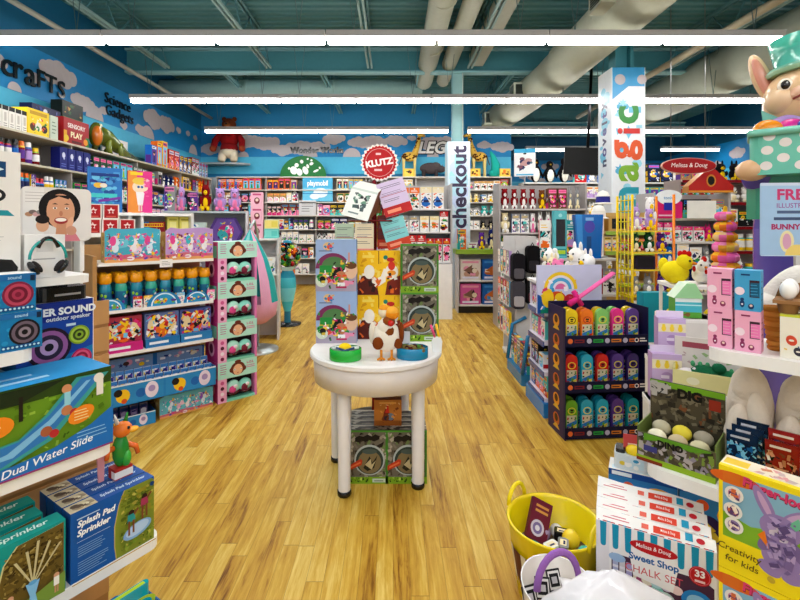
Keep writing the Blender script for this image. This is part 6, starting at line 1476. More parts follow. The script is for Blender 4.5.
for s in (-1, 1):
    m.sphere((s*.14, -.0, 1.15), (.065, .05, .065), '6e3a1e').sphere((s*.07, -.17, 1.04), .02, 'black', 'gloss', 8, 6)
m.build('head', q)
for s in (-1, 1):
    M().sphere((s*.39, -.14, .33), (.09, .09, .09), '9a4a30').build('paw', q)
# ================================================================ PINK AND PURPLE GONDOLA LEFT OF THE AISLE
CL = Fr(-2.75, 5.45, 15)
unit(CL, 0, .98, 0, .4, (.3, .75, 1.2, 1.64), 'gondola_shelf', 'grey topped gondola of craft kits behind the doll case stack', 'shelving', 1.645, 'd8d4d6', 'b9c4c8')
fill(CL, .03, .96, .03, 1.64, ['box', 'figure', 'plush'], (.22, .36), (.1, .17), 'the wall end', 'grey gondola top', ['pink', 'white', 'lilac', 'grey', 'purple', 'dark red'], 22)
m = M(); w, h = .42, .36
m.prism([(-.12, 0), (.12, 0), (.21, .18), (.12, .36), (-.12, .36), (-.21, .18)], 0, .06, '5a3a86'); p = front(m, w, h)
p.poly([(.27, .06), (.73, .06), (.92, .5), (.73, .94), (.27, .94), (.08, .5)], '7a5aa6').ell(.5, .5, .26, 'b02a7a').ell(.42, .4, .16, '3aaab0', rb=.2, rot=.6).ell(.6, .6, .14, 'e05a9a').noise(5, 20, ['f0e0f0', 'e8c83a', '4a2a7a', '3ac0c0'], .25, .15, .75, .85, .05)
one(m, 'craft_kit', 'purple hexagonal craft kit below the grey gondola top', 'craft kit', CL.at(.72, .05, 1.2006), CL.a)
m = M(); m.box(-.16, .16, 0, .06, 0, .3, 'd8d83a'); p = front(m, .32, .3); p.rect(0, 0, 1, .2, 'd0d83a').rect(0, .2, 1, 1, 'cfe0dc').poly([(.1, .9), (.35, .95), (.9, .4), (.7, .2)], '2ab0b4').ell(.3, .4, .16, '2f8a4a').ell(.3, .4, .08, 'c8302a').noise(3, 14, ['f4f4f0', 'e85a8a', '3a6ab0'], .05, .05, .95, .95, .05)
one(m, 'craft_kit', 'white and lime craft kit beside the purple hexagonal one', 'craft kit', CL.at(.34, .04, 1.2006), CL.a)
fill(CL, .03, .96, .03, .75, ['box', 'plush', 'bag'], (.25, .38), (.14, .22), 'the wall end', 'craft gondola third deck', ['pink', 'lilac', 'teal', 'yellow', 'white'], 23)
CL2 = Fr(-1.81, 5.8, 10)
unit(CL2, 0, .36, 0, .35, (.4, .85, 1.3), 'gondola_shelf', 'short white gondola carrying the pink box tower', 'shelving', 1.305, 'dcd8d8')
src = None
for k in range(3):
    m = M(); m.box(-.075, .075, 0, .1, 0, .195, 'f0b8c8'); p = front(m, .15, .195); p.rect(0, 0, 1, 1, 'f2c0d0').ell(.5, .45, .18, '8a3a4a', rb=.22).ell(.5, .5, .1, 'f0d8c8').rect(.15, .8, .85, .92, 'd0608a')
    lb = 'pink box of the tower above the teal pod chair, %s' % ('lowest', 'middle one', 'uppermost')[k]
    src = one(m, 'pink_box', lb, 'toy box', CL2.at(.085, .05, 1.3006+k*.1956), CL2.a, 'pink box tower') if k == 0 else (dup(src, CL2.at(.085, .05, 1.3006+k*.1956), CL2.a, lb, 'pink box tower') and src)
for k, (c, a, lb) in enumerate((('6fcbc4', '8ad8d0', 'turquoise flat box beside the pink box tower'), ('d8d8b0', 'f0e08a', 'pale yellow flat box on the turquoise one'))):
    m = M(); m.box(-.09, .09, 0, .12, 0, .12, c); front(m, .18, .12).rect(.05, .1, .95, .9, a).rect(.5, .2, .9, .8, 'e8d86a' if k else c)
    one(m, 'flat_box', lb, 'toy box', CL2.at(.265, .05, 1.3006+k*.1206), CL2.a)
fill(CL2, .03, .34, .03, .85, ['bag', 'box'], (.2, .3), (.1, .15), 'the craft gondola', 'short gondola middle deck', ['teal', 'white', 'navy', 'grey'], 24)
# pod chair and gumball machine
q = T('pod_chair', 'hanging pod chair in turquoise and pink fabric behind the doll cases', 'hanging chair', (-1.6, 5.15, 0))
m = M(); N1 = 14
prof = [(0.01, 1.42), (.09, 1.3), (.19, 1.1), (.27, .85), (.31, .62), (.29, .47), (.18, .38), (.0, .35)]
pts = []; 
for r_, z in prof:
    for i in range(N1):
        a = 2*math.pi*i/N1; pts.append((r_*math.cos(a), r_*math.sin(a), z))
fs, cs = [], []
for j in range(len(prof)-1):
    for i in range(N1):
        if j in (1, 2, 3) and 9 <= i <= 11:
            continue
        fs.append((j*N1+i, j*N1+(i+1) % N1, (j+1)*N1+(i+1) % N1, (j+1)*N1+i)); cs.append('e8b4d0' if (j >= 4 or i in (8, 12)) else ('3fb4b4' if i % 2 else '8fd4d0'))
m.add(pts, fs, cs, 'fabric', True); m.build('pod', q)
M().tube([(0, .3, 0), (0, .34, .8), (0, .3, 1.35), (0, .15, 1.52), (0, 0, 1.43)], .014, 'c8d0d0', 'metal', 8).build('stand', q); M().lathe([(.25, 0), (.25, .02), (0, .025)], (0, .25, 0), 'c8d0d0', 'metal', 20).build('base', q)
M().lathe([(0, .42), (.2, .42), (.2, .5), (.0, .53)], (0, 0, 0), 'f0d0e0', 'fabric', 14).build('cushion', q)
q = T('gumball_machine', 'gumball machine with a turquoise flared stand and round black base', 'gumball machine', (-1.56, 6.8, 0))
M().lathe([(.2, 0), (.2, .02), (.05, .04)], (0, 0, 0), '1a1a1c', 'gloss', 24).build('base', q)
m = M(); m.lathe([(.05, .04), (.05, .2), (.09, .35), (.13, .55), (.12, .7), (.08, .8), (.13, .86)], (0, 0, 0), ['2a8aa8', '4fc0d0', '7fd4e0', '4fc0d0', '2f9ab8', 'c8e8ec'], 'gloss', 20); m.build('stand', q)
m = M(); rg = random.Random(4)
for k in range(70):
    v = V((rg.gauss(0, 1), rg.gauss(0, 1), rg.gauss(0, 1))).normalized()*.145
    m.sphere((v.x, v.y, 1.03+v.z*.95), .038, rg.choice(['red', 'lime green', 'yellow', 'green', 'dark green', 'orange', 'white', 'navy']), 'gloss', 8, 6)
o = m.build('gumballs', q); tag(o, kind='stuff')
M().lathe([(.14, .86), (.185, .95), (.195, 1.03), (.185, 1.11), (.12, 1.2), (.05, 1.22)], (0, 0, 0), 'f0f4f4', 'glass', 24).build('globe', q)
M().lathe([(.07, 1.2), (.06, 1.24), (.0, 1.25)], (0, 0, 0), '2f9ab8', 'gloss', 16).build('cap', q)
# ================================================================ BACK WALL SHELVING
FB = Fr(-4.25, 11.02, 0)
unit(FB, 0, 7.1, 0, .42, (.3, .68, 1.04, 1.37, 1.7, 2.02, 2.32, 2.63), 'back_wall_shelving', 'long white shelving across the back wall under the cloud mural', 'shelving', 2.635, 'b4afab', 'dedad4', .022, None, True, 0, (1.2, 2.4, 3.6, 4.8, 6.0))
BW = [['tan', 'cream', 'orange', 'grey', 'white'], ['white', 'cream', 'black', 'tan', 'lime green', 'pink'], ['dark red', 'navy', 'white', 'black', 'pink', 'turquoise'], ['teal', 'navy', 'white', 'dark green', 'black'], ['white', 'black', 'grey', 'white'], ['white', 'black', 'grey', 'lilac'], ['white', 'grey', 'pink', 'blue']]
bays = ((.05, 1.17, 'corner'), (1.23, 2.37, 'second'), (2.43, 3.57, 'third'), (3.63, 4.25, 'middle'))
for zi, (z, nm_) in enumerate(((2.32, 'top deck'), (2.02, 'seventh deck'), (1.7, 'sixth deck'), (1.37, 'fifth deck'), (1.04, 'fourth deck'), (.68, 'third deck'), (.3, 'lowest deck'))):
    for bi, (a, b, bn) in enumerate(bays):
        if zi <= 1 and bi == 1:
            b = 2.0
        if zi <= 1 and bi == 2:
            a = 2.9
        kinds = [['plush', 'box', 'figure'], ['box', 'jar', 'bag'], ['box', 'figure'], ['box', 'jar'], ['bag'], ['bag', 'box'], ['bag', 'box']][zi]
        fill(FB, a, b, .03, z, kinds, (.2, .29), (.1, .19), 'the corner upright' if bi == 0 else 'the bay upright', 'back wall %s bay, %s' % (bn, nm_), BW[zi], 500+zi*10+bi)
m = M(); m.box(-.36, .36, 0, .03, 0, .58, '4fb4e0'); p = front(m, .72, .58); p.rect(0, .55, 1, 1, '5ab8e0').rect(0, 0, 1, .55, '7acbea').ell(.6, .35, .3, 'e8f2f8', rb=.2).ell(.4, .2, .2, 'f0f6fa', rb=.12).rect(0, .3, 1, .34, '3f9ad0').text('playmobil', .5, .72, .3, 'f4f8fa', .03, 0, 0, .75)
one(m, 'shelf_header', 'light blue playset header board in the back wall shelving', 'sign', FB.at(2.44, .02, 2.04), 0)
m = M(); m.box(-.2, .2, 0, .02, 0, .36, 'd8dade'); front(m, .4, .36).lines(.15, .2, .85, .85, 4, '8a8a90', 2, .3); one(m, 'info_card', 'grey white information card left under the blue playset header', 'sign', FB.at(2.2, .0, 1.7006), 0)
# half round green sign
m = M(); r = .56
m.prism([(r*math.cos(R(a)), r*.9*math.sin(R(a))) for a in range(0, 181, 9)], 0, .02, '1f7a3e'); p = Pn(m, (-r, 0, 0), (1, 0, 0), (0, 0, 1), 2*r, r*.9)
for a, b_, r_, r2 in ((.3, .3, .17, .2), (.42, .22, .14, .18), (.55, .3, .13, .2), (.36, .55, .1, .1), (.6, .5, .06, .1), (.68, .62, .1, .07), (.78, .28, .14, .05), (.47, .72, .08, .09), (.2, .4, .06, .06), (.68, .78, .05, .05), (.86, .42, .05, .06), (.6, .85, .05, .04)):
    p.ell(a, b_, r_, 'eef2ee', rb=r2, rot=.4)
one(m, 'half_round_sign', 'green half round sign with white playing shapes above the back shelving', 'sign', (-2.17, 11.1, 2.6366))
# animals on the top deck
def giraffe(name, label, x, flip):
    q = T(name, label, 'toy animal', (x, 11.2, 2.6306))
    s = -1 if flip else 1
    G, G2 = 'd9b65a', '6a4420'
    rg = random.Random(3)
    m = M(); m.sphere((0, 0, .5), (.19, .09, .12), G).tube([(s*.12, 0, .55), (s*.2, 0, .78), (s*.24, 0, .98)], [.085, .06, .045], G, 'fabric', 10).sphere((s*.27, 0, 1.03), (.08, .05, .05), G).sphere((s*.34, 0, 1.01), (.05, .04, .035), 'c9a04a')
    for k in range(26):
        a = rg.uniform(0, 6.28); m.sphere((.16*math.cos(a), -.075, .5+.09*math.sin(a)*rg.random()), (.022, .02, .022), G2, nu=6, nv=5)
    for k in range(14):
        t = rg.random(); m.sphere((s*(.13+.1*t)+rg.uniform(-.03, .03), -.06+.02*t, .6+.38*t), (.02, .015, .022), G2, nu=6, nv=5)
    m.build('body', q)
    for dx in (-.14, .13):
        for dy in (-.05, .05):
            M().lathe([(.028, 0), (.024, .2), (.04, .46)], (dx, dy, 0), 'e4cf8e', 'fabric', 8).build('leg', q)
    for dy in (-.025, .025):
        M().tube([(s*.24, dy, 1.07), (s*.23, dy, 1.14)], .01, G2, 'fabric', 6).build('horn', q)
    m = M(); m.tube([(-s*.18, 0, .52), (-s*.25, 0, .3)], .01, G2, 'fabric', 6); m.build('tail', q)
giraffe('plush_giraffe', 'tall plush giraffe standing beside the grey letters', .4, False)
giraffe('plush_giraffe', 'tall plush giraffe just past the checkout column', 2.1, True)
q = T('toy_rhinoceros', 'dark grey toy rhinoceros below the grey letters', 'toy animal', (.92, 11.2, 2.6306))
m = M(); m.sphere((0, 0, .22), (.27, .1, .14), '5a5254', 'fabric', 14, 10).sphere((.24, 0, .2), (.12, .075, .09), '5a5254').sphere((.12, 0, .27), (.13, .09, .1), '625a5a').tube([(.33, 0, .2), (.37, 0, .29)], [.025, .004], '8a8078', 'gloss', 8).tube([(.27, 0, .26), (.285, 0, .32)], [.015, .003], '8a8078', 'gloss', 8); m.build('body', q)
for dx in (-.17, .13):
    for dy in (-.05, .05):
        M().lathe([(.045, 0), (.04, .08), (.055, .18)], (dx, dy, 0), '4a4446', 'fabric', 8).build('leg', q)
for k, (x, lb) in enumerate(((.38, 'yellow animal box between the first giraffe legs'), (1.98, 'yellow animal box below the second giraffe'), (2.7, 'yellow animal box beside the teal plush tail'))):
    m = M(); m.box(-.13, .13, 0, .08, 0, .2, 'e8c04a'); front(m, .26, .2).rect(.08, .1, .92, .9, 'f0d060').blobs(k, 8, ['8a5a1a', 'e88a2a', '3a2a1a'], .1, .1, .9, .9, .1, .2)
    one(m, 'animal_box', lb, 'toy box', (x, 11.08, 2.6306))
m = M(); m.tube([(0, 0, .02), (.03, 0, .3), (-.04, 0, .5), (-.1, 0, .62)], [.12, .1, .06, .02], '2fb4a8', 'fabric', 10); m.sphere((0, 0, .1), (.14, .1, .1), '2fb4a8'); zz = min(v[2] for v in m.v); m.v = [(a, b, c-zz) for a, b, c in m.v]
one(m, 'plush_serpent', 'teal plush serpent beside the second giraffe', 'soft toy', (2.46, 11.14, 2.6306))
m = M(); m.tube([(-.05, 0, .03), (0, 0, .3), (.02, 0, .5)], [.1, .08, .03], '1f6ab0', 'fabric', 10); zz = min(v[2] for v in m.v); m.v = [(a, b, c-zz) for a, b, c in m.v]
one(m, 'plush_serpent', 'dark blue plush serpent before the second giraffe', 'soft toy', (1.82, 11.14, 2.6306))
for zi, (z, nm_) in enumerate(((2.32, 'top deck'), (2.02, 'seventh deck'), (1.7, 'sixth deck'), (1.37, 'fifth deck'))):
    for a, b, bn in ((4.3, 4.77, 'fourth'), (6.03, 7.07, 'last')):
        fill(FB, a, b, .03, z, ['bag', 'plush', 'box'], (.17, .27), (.13, .2), 'the bay upright', 'back wall %s bay, %s' % (bn, nm_), [['white', 'red', 'grey', 'tan'], ['white', 'red', 'cream', 'grey'], ['white', 'turquoise', 'grey', 'lilac'], ['white', 'black', 'teal']][zi], 560+zi*3+(a > 5))
# ================================================================ WHITE GONDOLA END AND CHECKOUT COUNTER
CB = Fr(.06, 7.2, 0)
unit(CB, 0, .87, 0, .4, (.89, 1.36, 1.72), 'gondola_shelf', 'white gondola end of hanging packs before the checkout column', 'shelving', 2.12, 'b9b6b6', 'dddada', .02, None, True, .861)
m = M(); m.box(-.43, .43, 0, .42, 0, .86, 'e9e8ea', 'laminate'); front(m, .86, .86, 0, 0, 'laminate').rect(.49, .0, .495, 1, 'c8c8cc'); one(m, 'white_cabinet', 'plain white cabinet under the gondola end', 'cabinet', CB.at(.435, -.03, 0), 0)
fill(CB, .03, .85, .03, .89, ['bag'], (.36, .44), (.11, .16), 'the book spinner', 'gondola end lowest deck', ['white', 'red', 'white', 'black', 'grey'], 31)
fill(CB, .03, .85, .03, 1.36, ['bag', 'box'], (.24, .33), (.1, .16), 'the book spinner', 'gondola end middle deck', ['white', 'grey', 'tan', 'red', 'cream'], 32)
fill(CB, .03, .85, .03, 1.72, ['bag', 'plush'], (.24, .36), (.12, .18), 'the book spinner', 'gondola end top deck', ['red', 'white', 'orange', 'tan', 'cream'], 33)
CK = Fr(1.1, 8.02, 0)
# the counter is shallow enough to stop before the column
o = unit(CK, -.02, 1.25, -.35, .02, (.14, .55), 'checkout_counter', 'white checkout counter with a lime green top and stocked shelves', 'counter', .98, 'dedade')
M().rbox(-.67, .67, -.03, .38, .985, 1.06, .02, '9aba3a', 'laminate').build('counter_top', o)
M().box(-.62, .62, .01, .36, 0, .11, '1c1c1e', 'laminate').build('plinth', o)
def slothbox(c, c2, seed):
    m = M(); w, h = .34, .34; m.box(-w/2, w/2, 0, .1, 0, h, c); p = front(m, w, h); p.rect(0, 0, 1, 1, c).blobs(seed, 10, c2, .05, .05, .95, .75, .1, .25).poly([(.15, .45), (.6, .75), (.55, .5), (.65, .3)], c2[0]).ell(.7, .45, .12, 'e8dcc8').rect(.1, .06, .9, .16, 'e8e4f0').rect(.1, .82, .9, .92, c2[-1])
    return m
for zi, z in enumerate((.14, .55)):
    for k, (c, c2, lb) in enumerate((('e4d8d0', ['8a6a5a', 'c8a08a', '4a3a3a', 'e8a0b8'], 'pale box of furry toys'), ('1f6ab4', ['c8783a', '3a2a2a', 'e8dcc8', '4a9ad8'], 'blue animal toy box'), ('2470b8', ['d8884a', '2a2a3a', 'e8dcc8', '4a9ad8'], 'royal blue animal toy box'))):
        one(slothbox(c if zi or k else 'd86aa8', c2, k+zi*5), 'animal_toy_box', '%s%s on the %s deck of the checkout counter' % ('hot pink ' if not zi and not k else '', lb if zi or k else 'box of furry toys', ('lower', 'upper')[zi]), 'toy box', CK.at(.2+k*.37, -.3, z+.0006), 0, 'counter shelf boxes')
for k, (u, kd, c, h_, lb) in enumerate(((.06, 'box', 'orange', .34, 'orange toy box'), (.24, 'box', 'white', .1, 'low white box'), (.4, 'plush', 'purple', .3, 'purple plush'), (.56, 'plush', 'navy', .36, 'navy plush'), (.72, 'plush', 'yellow', .36, 'yellow plush'), (.88, 'box', 'yellow', .2, 'yellow toy box'), (1.04, 'box', 'red', .16, 'red toy box'), (1.17, 'plush', 'white', .22, 'white plush'))):
    one(KIND[kd][0](600+k, .14, .12, h_, c), KIND[kd][1], '%s on the lime green checkout counter' % lb, KIND[kd][3], CK.at(u, -.28, 1.0606), 0, 'things on the counter')
# ================================================================ RIGHT OF THE AISLE: TALL GONDOLAS
RG = Fr(1.5, 6.5, 0)
unit(RG, 0, 1.25, 0, .4, (.3, .7, 1.02, 1.36, 1.7), 'gondola_shelf', 'tall white gondola of soft toys before the black penguins', 'shelving', 2.06, 'a8a2a0', 'd0cac6', .02)
for z, nm_, ks, pl in ((1.7, 'top', ['plush', 'bag', 'box'], ['tan', 'white', 'dark red', 'grey', 'brown', 'black']), (1.36, 'fourth', ['bag', 'plush'], ['white', 'turquoise', 'grey', 'tan', 'cream']), (1.02, 'third', ['bag', 'plush'], ['black', 'dark green', 'grey', 'white', 'teal']), (.7, 'second', ['plush', 'bag'], ['black', 'white', 'pink', 'grey'])):
    fill(RG, .03, 1.23, .03, z, ks, (.25, .32), (.09, .15), 'the aisle end', '%s deck, soft toy gondola' % nm_, pl, int(z*50))
q = T('hanging_card', 'white picture bag hung high on a post above the soft toy gondola', 'sign', RG.at(.42, .2, 2.081), R(-12))
m = M(); m.box(-.15, .15, 0, .02, .1, .5, 'eef2f4'); p = front(m, .3, .4, .1); p.rect(0, 0, 1, 1, 'f0f2f4').rect(0, .85, 1, 1, '4ab0d8').ell(.5, .82, .06, '1c1a1e', rb=.03).blobs(4, 14, ['8a5a6a', '3a3a6a', 'c8a0a0', '5a8a9a', 'd8c8b0'], .08, .12, .92, .72, .05, .13).rect(.1, .03, .9, .08, '4ab0d8'); m.build('bag_panel', q)
M().box(-.01, .01, .021, .035, 0, .45, '8a8a8c', 'metal').build('post', q)
# nearer low stand with blue bags and hats
RB = Fr(1.53, 4.75, 0)
unit(RB, 0, .85, 0, .4, (.35, .75, 1.12), 'display_stand', 'white stand of blue bags and hats behind the white plush heap', 'shelving', 1.125, 'a8a2a0', 'd8d4d4', .02, None, False)
m = M(); w, h = .3, .46; m.prism([(-w*.42, 0), (w*.42, 0), (w/2, h), (-w/2, h)], 0, .08, '1f78c8', 'gloss', '1a66b0'); p = front(m, w, h, 0, 0, 'gloss')
p.poly([(.14, .05), (.3, .05), (.26, 1), (.04, 1)], '3f9ae0').rect(.42, 0, .58, .5, '175a9a').ell(.52, .72, .12, '5a5ac0', rb=.14).rect(.38, .86, .66, .93, '8ac0f0').rect(.1, .0, .42, .1, '174a80')
one(m, 'blue_tote', 'bright blue tapered carry bag beside the teal one', 'bag', RB.at(.52, .06, 1.1206), 0)
m = M(); w, h = .15, .5; m.rbox(-w/2, w/2, 0, .06, 0, h, .02, '6ac4cc', 'gloss'); p = front(m, w, h, 0, 0, 'gloss'); p.rect(.2, .25, .85, .82, '17171c').rect(.1, .06, .9, .2, '2a9a9a').rect(.15, .09, .85, .17, 'b8d83a').ell(.5, .9, .04, 'a8e0e4')
one(m, 'window_pack', 'tall teal pack with a black window behind the plush heap', 'toy pack', RB.at(.22, .06, 1.1206), 0)
for k, (u, z, s_, lb) in enumerate(((.68, 1.1206, .52, 'white sun hat on a tall stand beside the blue bag'), (.77, 1.1206, .68, 'higher white sun hat with a navy band above the blue bag'))):
    q = T('sun_hat', lb, 'hat', RB.at(u, .2+.09*k, z), 0)
    M().lathe([(.05, 0), (.05, .01), (.008, .015), (.008, s_-.08)], (0, 0, 0), 'e8e6e4', 'metal', 12).build('stand', q)
    M().lathe([(.11, s_-.1), (.075, s_-.085), (.07, s_-.02), (.05, s_+.03), (0, s_+.05)], (0, 0, 0), ['eeeae4', '3a3a8a' if k else 'e4ded6', 'f0ece6', 'f0ece6'], 'fabric', 18).build('hat_crown', q)
for k, (u, c) in enumerate(((.06, 'white'), (.36, 'teal'))):
    one(g_bag(640+k, .12, .08, .4, c), 'toy_bag', '%s toy bag standing on the stand with the blue bag' % c, 'toy bag', RB.at(u, .12 if k else .06, 1.1206), 0)
fill(RB, .03, .83, .03, .75, ['bag', 'plush'], (.25, .34), (.12, .18), 'the aisle end', 'bag stand middle deck', ['black', 'grey', 'white', 'green'], 41)
# television hung from the roof
q = T('television', 'black television hung from the roof beside the lettered column', 'television', (3.12, 7.4, 2.28), R(-14))
m = M(); m.box(-.36, .36, -.03, .03, 0, .44, '0a0a0b', 'paint'); Pn(m, (-.36, -.031, 0), (1, 0, 0), (0, 0, 1), .72, .44, 'paint').rect(.02, .04, .98, .97, '0c0a0b'); m.build('screen', q); q.rotation_euler = (R(-8), R(4), R(-14))
M().tube([(0, .05, .3), (0, .1, 1.95)], .025, '2a2a2c', 'metal', 8).build('mount_pole', q)
# alcove shelving with penguins
FA = Fr(3.0, 10.6, 0)
unit(FA, 0, 4.4, 0, .4, (.4, .9, 1.35, 1.75, 2.1, 2.45), 'alcove_shelving', 'tall shelving far behind the television', 'shelving', 2.455, 'b9b9b6')
for k, (u, s_) in enumerate(((.33, .55), (.66, .5), (1.0, .58))):
    q = T('plush_penguin', 'black and white plush penguin high behind the television, %s from the white bag' % nth(k), 'soft toy', FA.at(u, .15, 2.4506), 0)
    m = M(); m.sphere((0, 0, s_*.4), (.12, .1, s_*.4), '141318', nu=14, nv=10).sphere((0, -.03, s_*.36), (.09, .09, s_*.32), 'f0eee6').sphere((0, 0, s_*.86), (.08, .08, .09), '141318'); m.build('body', q)
    M().lathe([(.02, 0), (0, .06)], (0, -.07, s_*.85), 'f0c83a', 'gloss', 8, rot=Mx.Rotation(R(90), 3, 'X')).build('beak', q)
    for s in (-1, 1):
        M().sphere((s*.12, 0, s_*.45), (.025, .05, .13), '141318', rot=Mx.Rotation(-s*.4, 3, 'Y')).build('flipper', q)
fill(FA, 1.2, 4.3, .03, 2.45, ['plush', 'box'], (.25, .5), (.2, .34), 'the penguins', 'the alcove top shelf', ['grey', 'white', 'black', 'dark green', 'tan'], 44)
fill(FA, .05, 4.3, .03, 2.1, ['plush', 'figure', 'box'], (.2, .3), (.17, .28), 'the aisle end', 'the alcove second shelf', ['black', 'white', 'grey', 'yellow', 'teal'], 45)
fill(FA, .05, 4.3, .03, 1.75, ['plush', 'box'], (.2, .3), (.18, .28), 'the aisle end', 'the alcove third shelf', ['brown', 'grey', 'white', 'tan', 'dark red'], 46)
# wooden toy shelf beside the column
WD = Fr(2.42, 5.3, 0)
unit(WD, 0, .62, 0, .38, (.4, .8, 1.17, 1.4), 'display_stand', 'pale wooden stand with lime deck edges beside the lettered column', 'shelving', 1.62, 'c9a868', 'd8c088', .03, '9ab83a')
m = M(); m.box(-.12, .12, 0, .12, 0, .17, 'c9a25c', 'wood'); p = front(m, .24, .17); p.rect(.15, .15, .85, .85, '1c1a1a').lines(.25, .4, .75, .7, 1, '4a4848', 1, .3); one(m, 'wooden_crate', 'small wooden crate with a blackboard face on the pale wooden stand', 'crate', WD.at(.2, .03, 1.4006), 0)
one(g_box(660, .2, .1, .16, 'cream'), 'toy_box', 'cream printed toy box beside the wooden crate', 'toy box', WD.at(.47, .04, 1.4006), 0)
fill(WD, .03, .6, .03, 1.17, ['jar', 'box'], (.14, .19), (.08, .11), 'the aisle end', 'wooden stand lime edged deck', ['tan', 'brown', 'cream', 'dark red'], 47)
fill(WD, .03, .6, .03, .8, ['plush'], (.22, .3), (.13, .16), 'the aisle end', 'wooden stand lower deck', ['pink', 'cream', 'white', 'tan', 'lilac'], 48)
# yellow wire rack
YR = Fr(2.18, 4.2, 0)
q = T('wire_rack', 'yellow wire tower rack of plush behind the dark blue pack rack', 'display rack', YR.at(.2, .15, 0), 0)
for sx in (-1, 1):
    for sy in (-1, 1):
        M().tube([(sx*.19, sy*.14, 0), (sx*.19, sy*.14, 1.75)], .012, 'e8c820' if sx < 0 else 'e88a2a', 'gloss', 8).build('post', q)
for z in (.25, .6, .82, 1.06, 1.22, 1.42):
    m = M(); m.box(-.18, .18, -.13, .13, z-.014, z, 'e8cc2a', 'gloss'); m.build('deck', q)
m = M()
for k in range(16):
    z = .2+k*.1
    m.tube([(-.19, -.14, z), (-.19, .14, z)], .006, 'd8c828', 'gloss', 5)
for y in (-.07, 0, .07):
    m.tube([(-.19, y, .1), (-.19, y, 1.75)], .006, 'd8c828', 'gloss', 5)
m.build('side_lattice', q)
for z, nm_, pl in ((1.42, 'top', ['lilac', 'pink', 'yellow']), (1.22, 'second', ['dark green', 'purple', 'brown', 'black']), (.82, 'fourth', ['purple', 'grey', 'green', 'navy']), (.6, 'fifth', ['brown', 'tan', 'grey', 'white'])):
    fill(YR, .03, .38, .05, z, ['plush'], (.17, .195) if z != 1.42 else (.2, .26), (.1, .12), 'the lattice side', '%s yellow rack deck' % nm_, pl, int(z*90), .12, (1, 1))
m = M(); m.box(-.09, .09, 0, .1, 0, .12, '2a1a3a'); front(m, .18, .12).rect(.1, .15, .9, .85, '17121e'); one(m, 'dark_box', 'dark purple box on the third deck of the yellow rack', 'toy box', YR.at(.16, .06, 1.0606), 0)
one(g_plush(671, .12, .12, .34, 'white'), 'plush_animal', 'white plush animal on the crest of the yellow rack', 'soft toy', YR.at(.28, .16, 1.4206), 0)
# playhouse display with red gable
MP = Fr(3.14, 5.55, 0)
o = unit(MP, 0, .95, 0, .4, (.3, .65, .98, 1.27, 1.55), 'playhouse_display', 'wooden toy house display with a red gable roof', 'shelving', 1.86, 'b9b4b4', 'd8d4d0')
m = M(); m.prism([(-.06, 0), (.48, 0), (.48, .06), (.25, .22), (.17, .22), (-.06, .06)], -.02, .1, 'b8322a', 'gloss', 'c98a3a'); p = Pn(m, (-.06, -.021, 0), (1, 0, 0), (0, 0, 1), .54, .22); p.ell(.5, .5, .26, 'c98a3a').ell(.5, .5, .19, '1c1612').rect(0, 0, 1, .08, 'd89a3a'); gb = m.build('gable', o); gb.location = (0, 0, 1.861); gb.scale = (1, 1, 1.3)
fill(MP, .03, .93, .03, 1.55, ['plush', 'box'], (.2, .28), (.11, .17), 'the yellow rack', 'toy house gable deck', ['dark red', 'brown', 'tan', 'black', 'white'], 51)
fill(MP, .03, .93, .03, 1.27, ['plush', 'bag'], (.18, .25), (.1, .16), 'the yellow rack', 'toy house second deck', ['grey', 'white', 'pink', 'hot pink'], 52)
fill(MP, .03, .93, .03, .98, ['plush', 'bag'], (.2, .27), (.1, .16), 'the yellow rack', 'toy house middle deck', ['white', 'grey', 'black', 'hot pink', 'blue'], 53)
fill(MP, .03, .93, .03, .65, ['plush', 'box'], (.2, .3), (.11, .16), 'the yellow rack', 'toy house fourth deck', ['white', 'cream', 'pink', 'navy'], 54)
q = T('oval_sign', 'dark red oval wooden toy sign above the gable', 'sign', (3.45, 5.36, 2.16), 0)
m = M(); pts = [(.31*math.cos(R(a)), .088*math.sin(R(a))) for a in range(0, 360, 9)]; m.prism([(x*1.03, z*1.08) for x, z in pts], .001, .03, 'd8b0a0'); m.prism(pts, -.006, .001, 'a31a22'); p = Pn(m, (-.31, -.0062, -.088), (1, 0, 0), (0, 0, 1), .62, .176); p.text('Melissa & Doug', .5, .5, .4, 'f0e8e4', .0, .15, 0, .95); m.build('oval', q)
M().tube([(-.2, .02, .06), (-.2, .02, 2.0)], .004, '8a8a8a', 'metal', 5).build('hanger', q); M().tube([(.2, .02, .06), (.2, .02, 2.0)], .004, '8a8a8a', 'metal', 5).build('hanger', q)
q = T('cloud_sign', 'pink shelf sign with a white cloud shape below the oval sign', 'sign', (3.3, 5.5, 1.5506), 0)
m = M(); m.prism(rounded(-.16, .16, 0, .2, .02), 0, .01, 'd81f78'); m.prism([(.15*math.cos(R(a))*(1+.05*math.sin(3*R(a))), .25+.09*math.sin(R(a))) for a in range(0, 360, 12)], -.006, .004, 'eef2f6'); p = Pn(m, (-.16, -.0065, 0), (1, 0, 0), (0, 0, 1), .32, .34); p.text('tonies', .5, .72, .16, '2a9ad0', .01).rect(.3, .28, .7, .55, '2a3ab0').lines(.1, .05, .9, .15, 1, 'f0c8e0', 1, .5); m.build('panel', q)
m = M(); m.box(-.17, .17, 0, .012, 0, .21, 'efeeea'); one(m, 'blank_sign', 'plain white card sign standing under the red gable', 'sign', (3.68, 5.48, 1.5506), 0)
MD = Fr(4.12, 6.6, 0)
unit(MD, 0, 2.3, 0, .4, (.3, .7, 1.1, 1.45, 1.8, 2.12), 'toy_shelving', 'dark red edged shelving beyond the toy house', 'shelving', 2.125, 'a89a96', 'd8ccc4', .03, '8e1620')
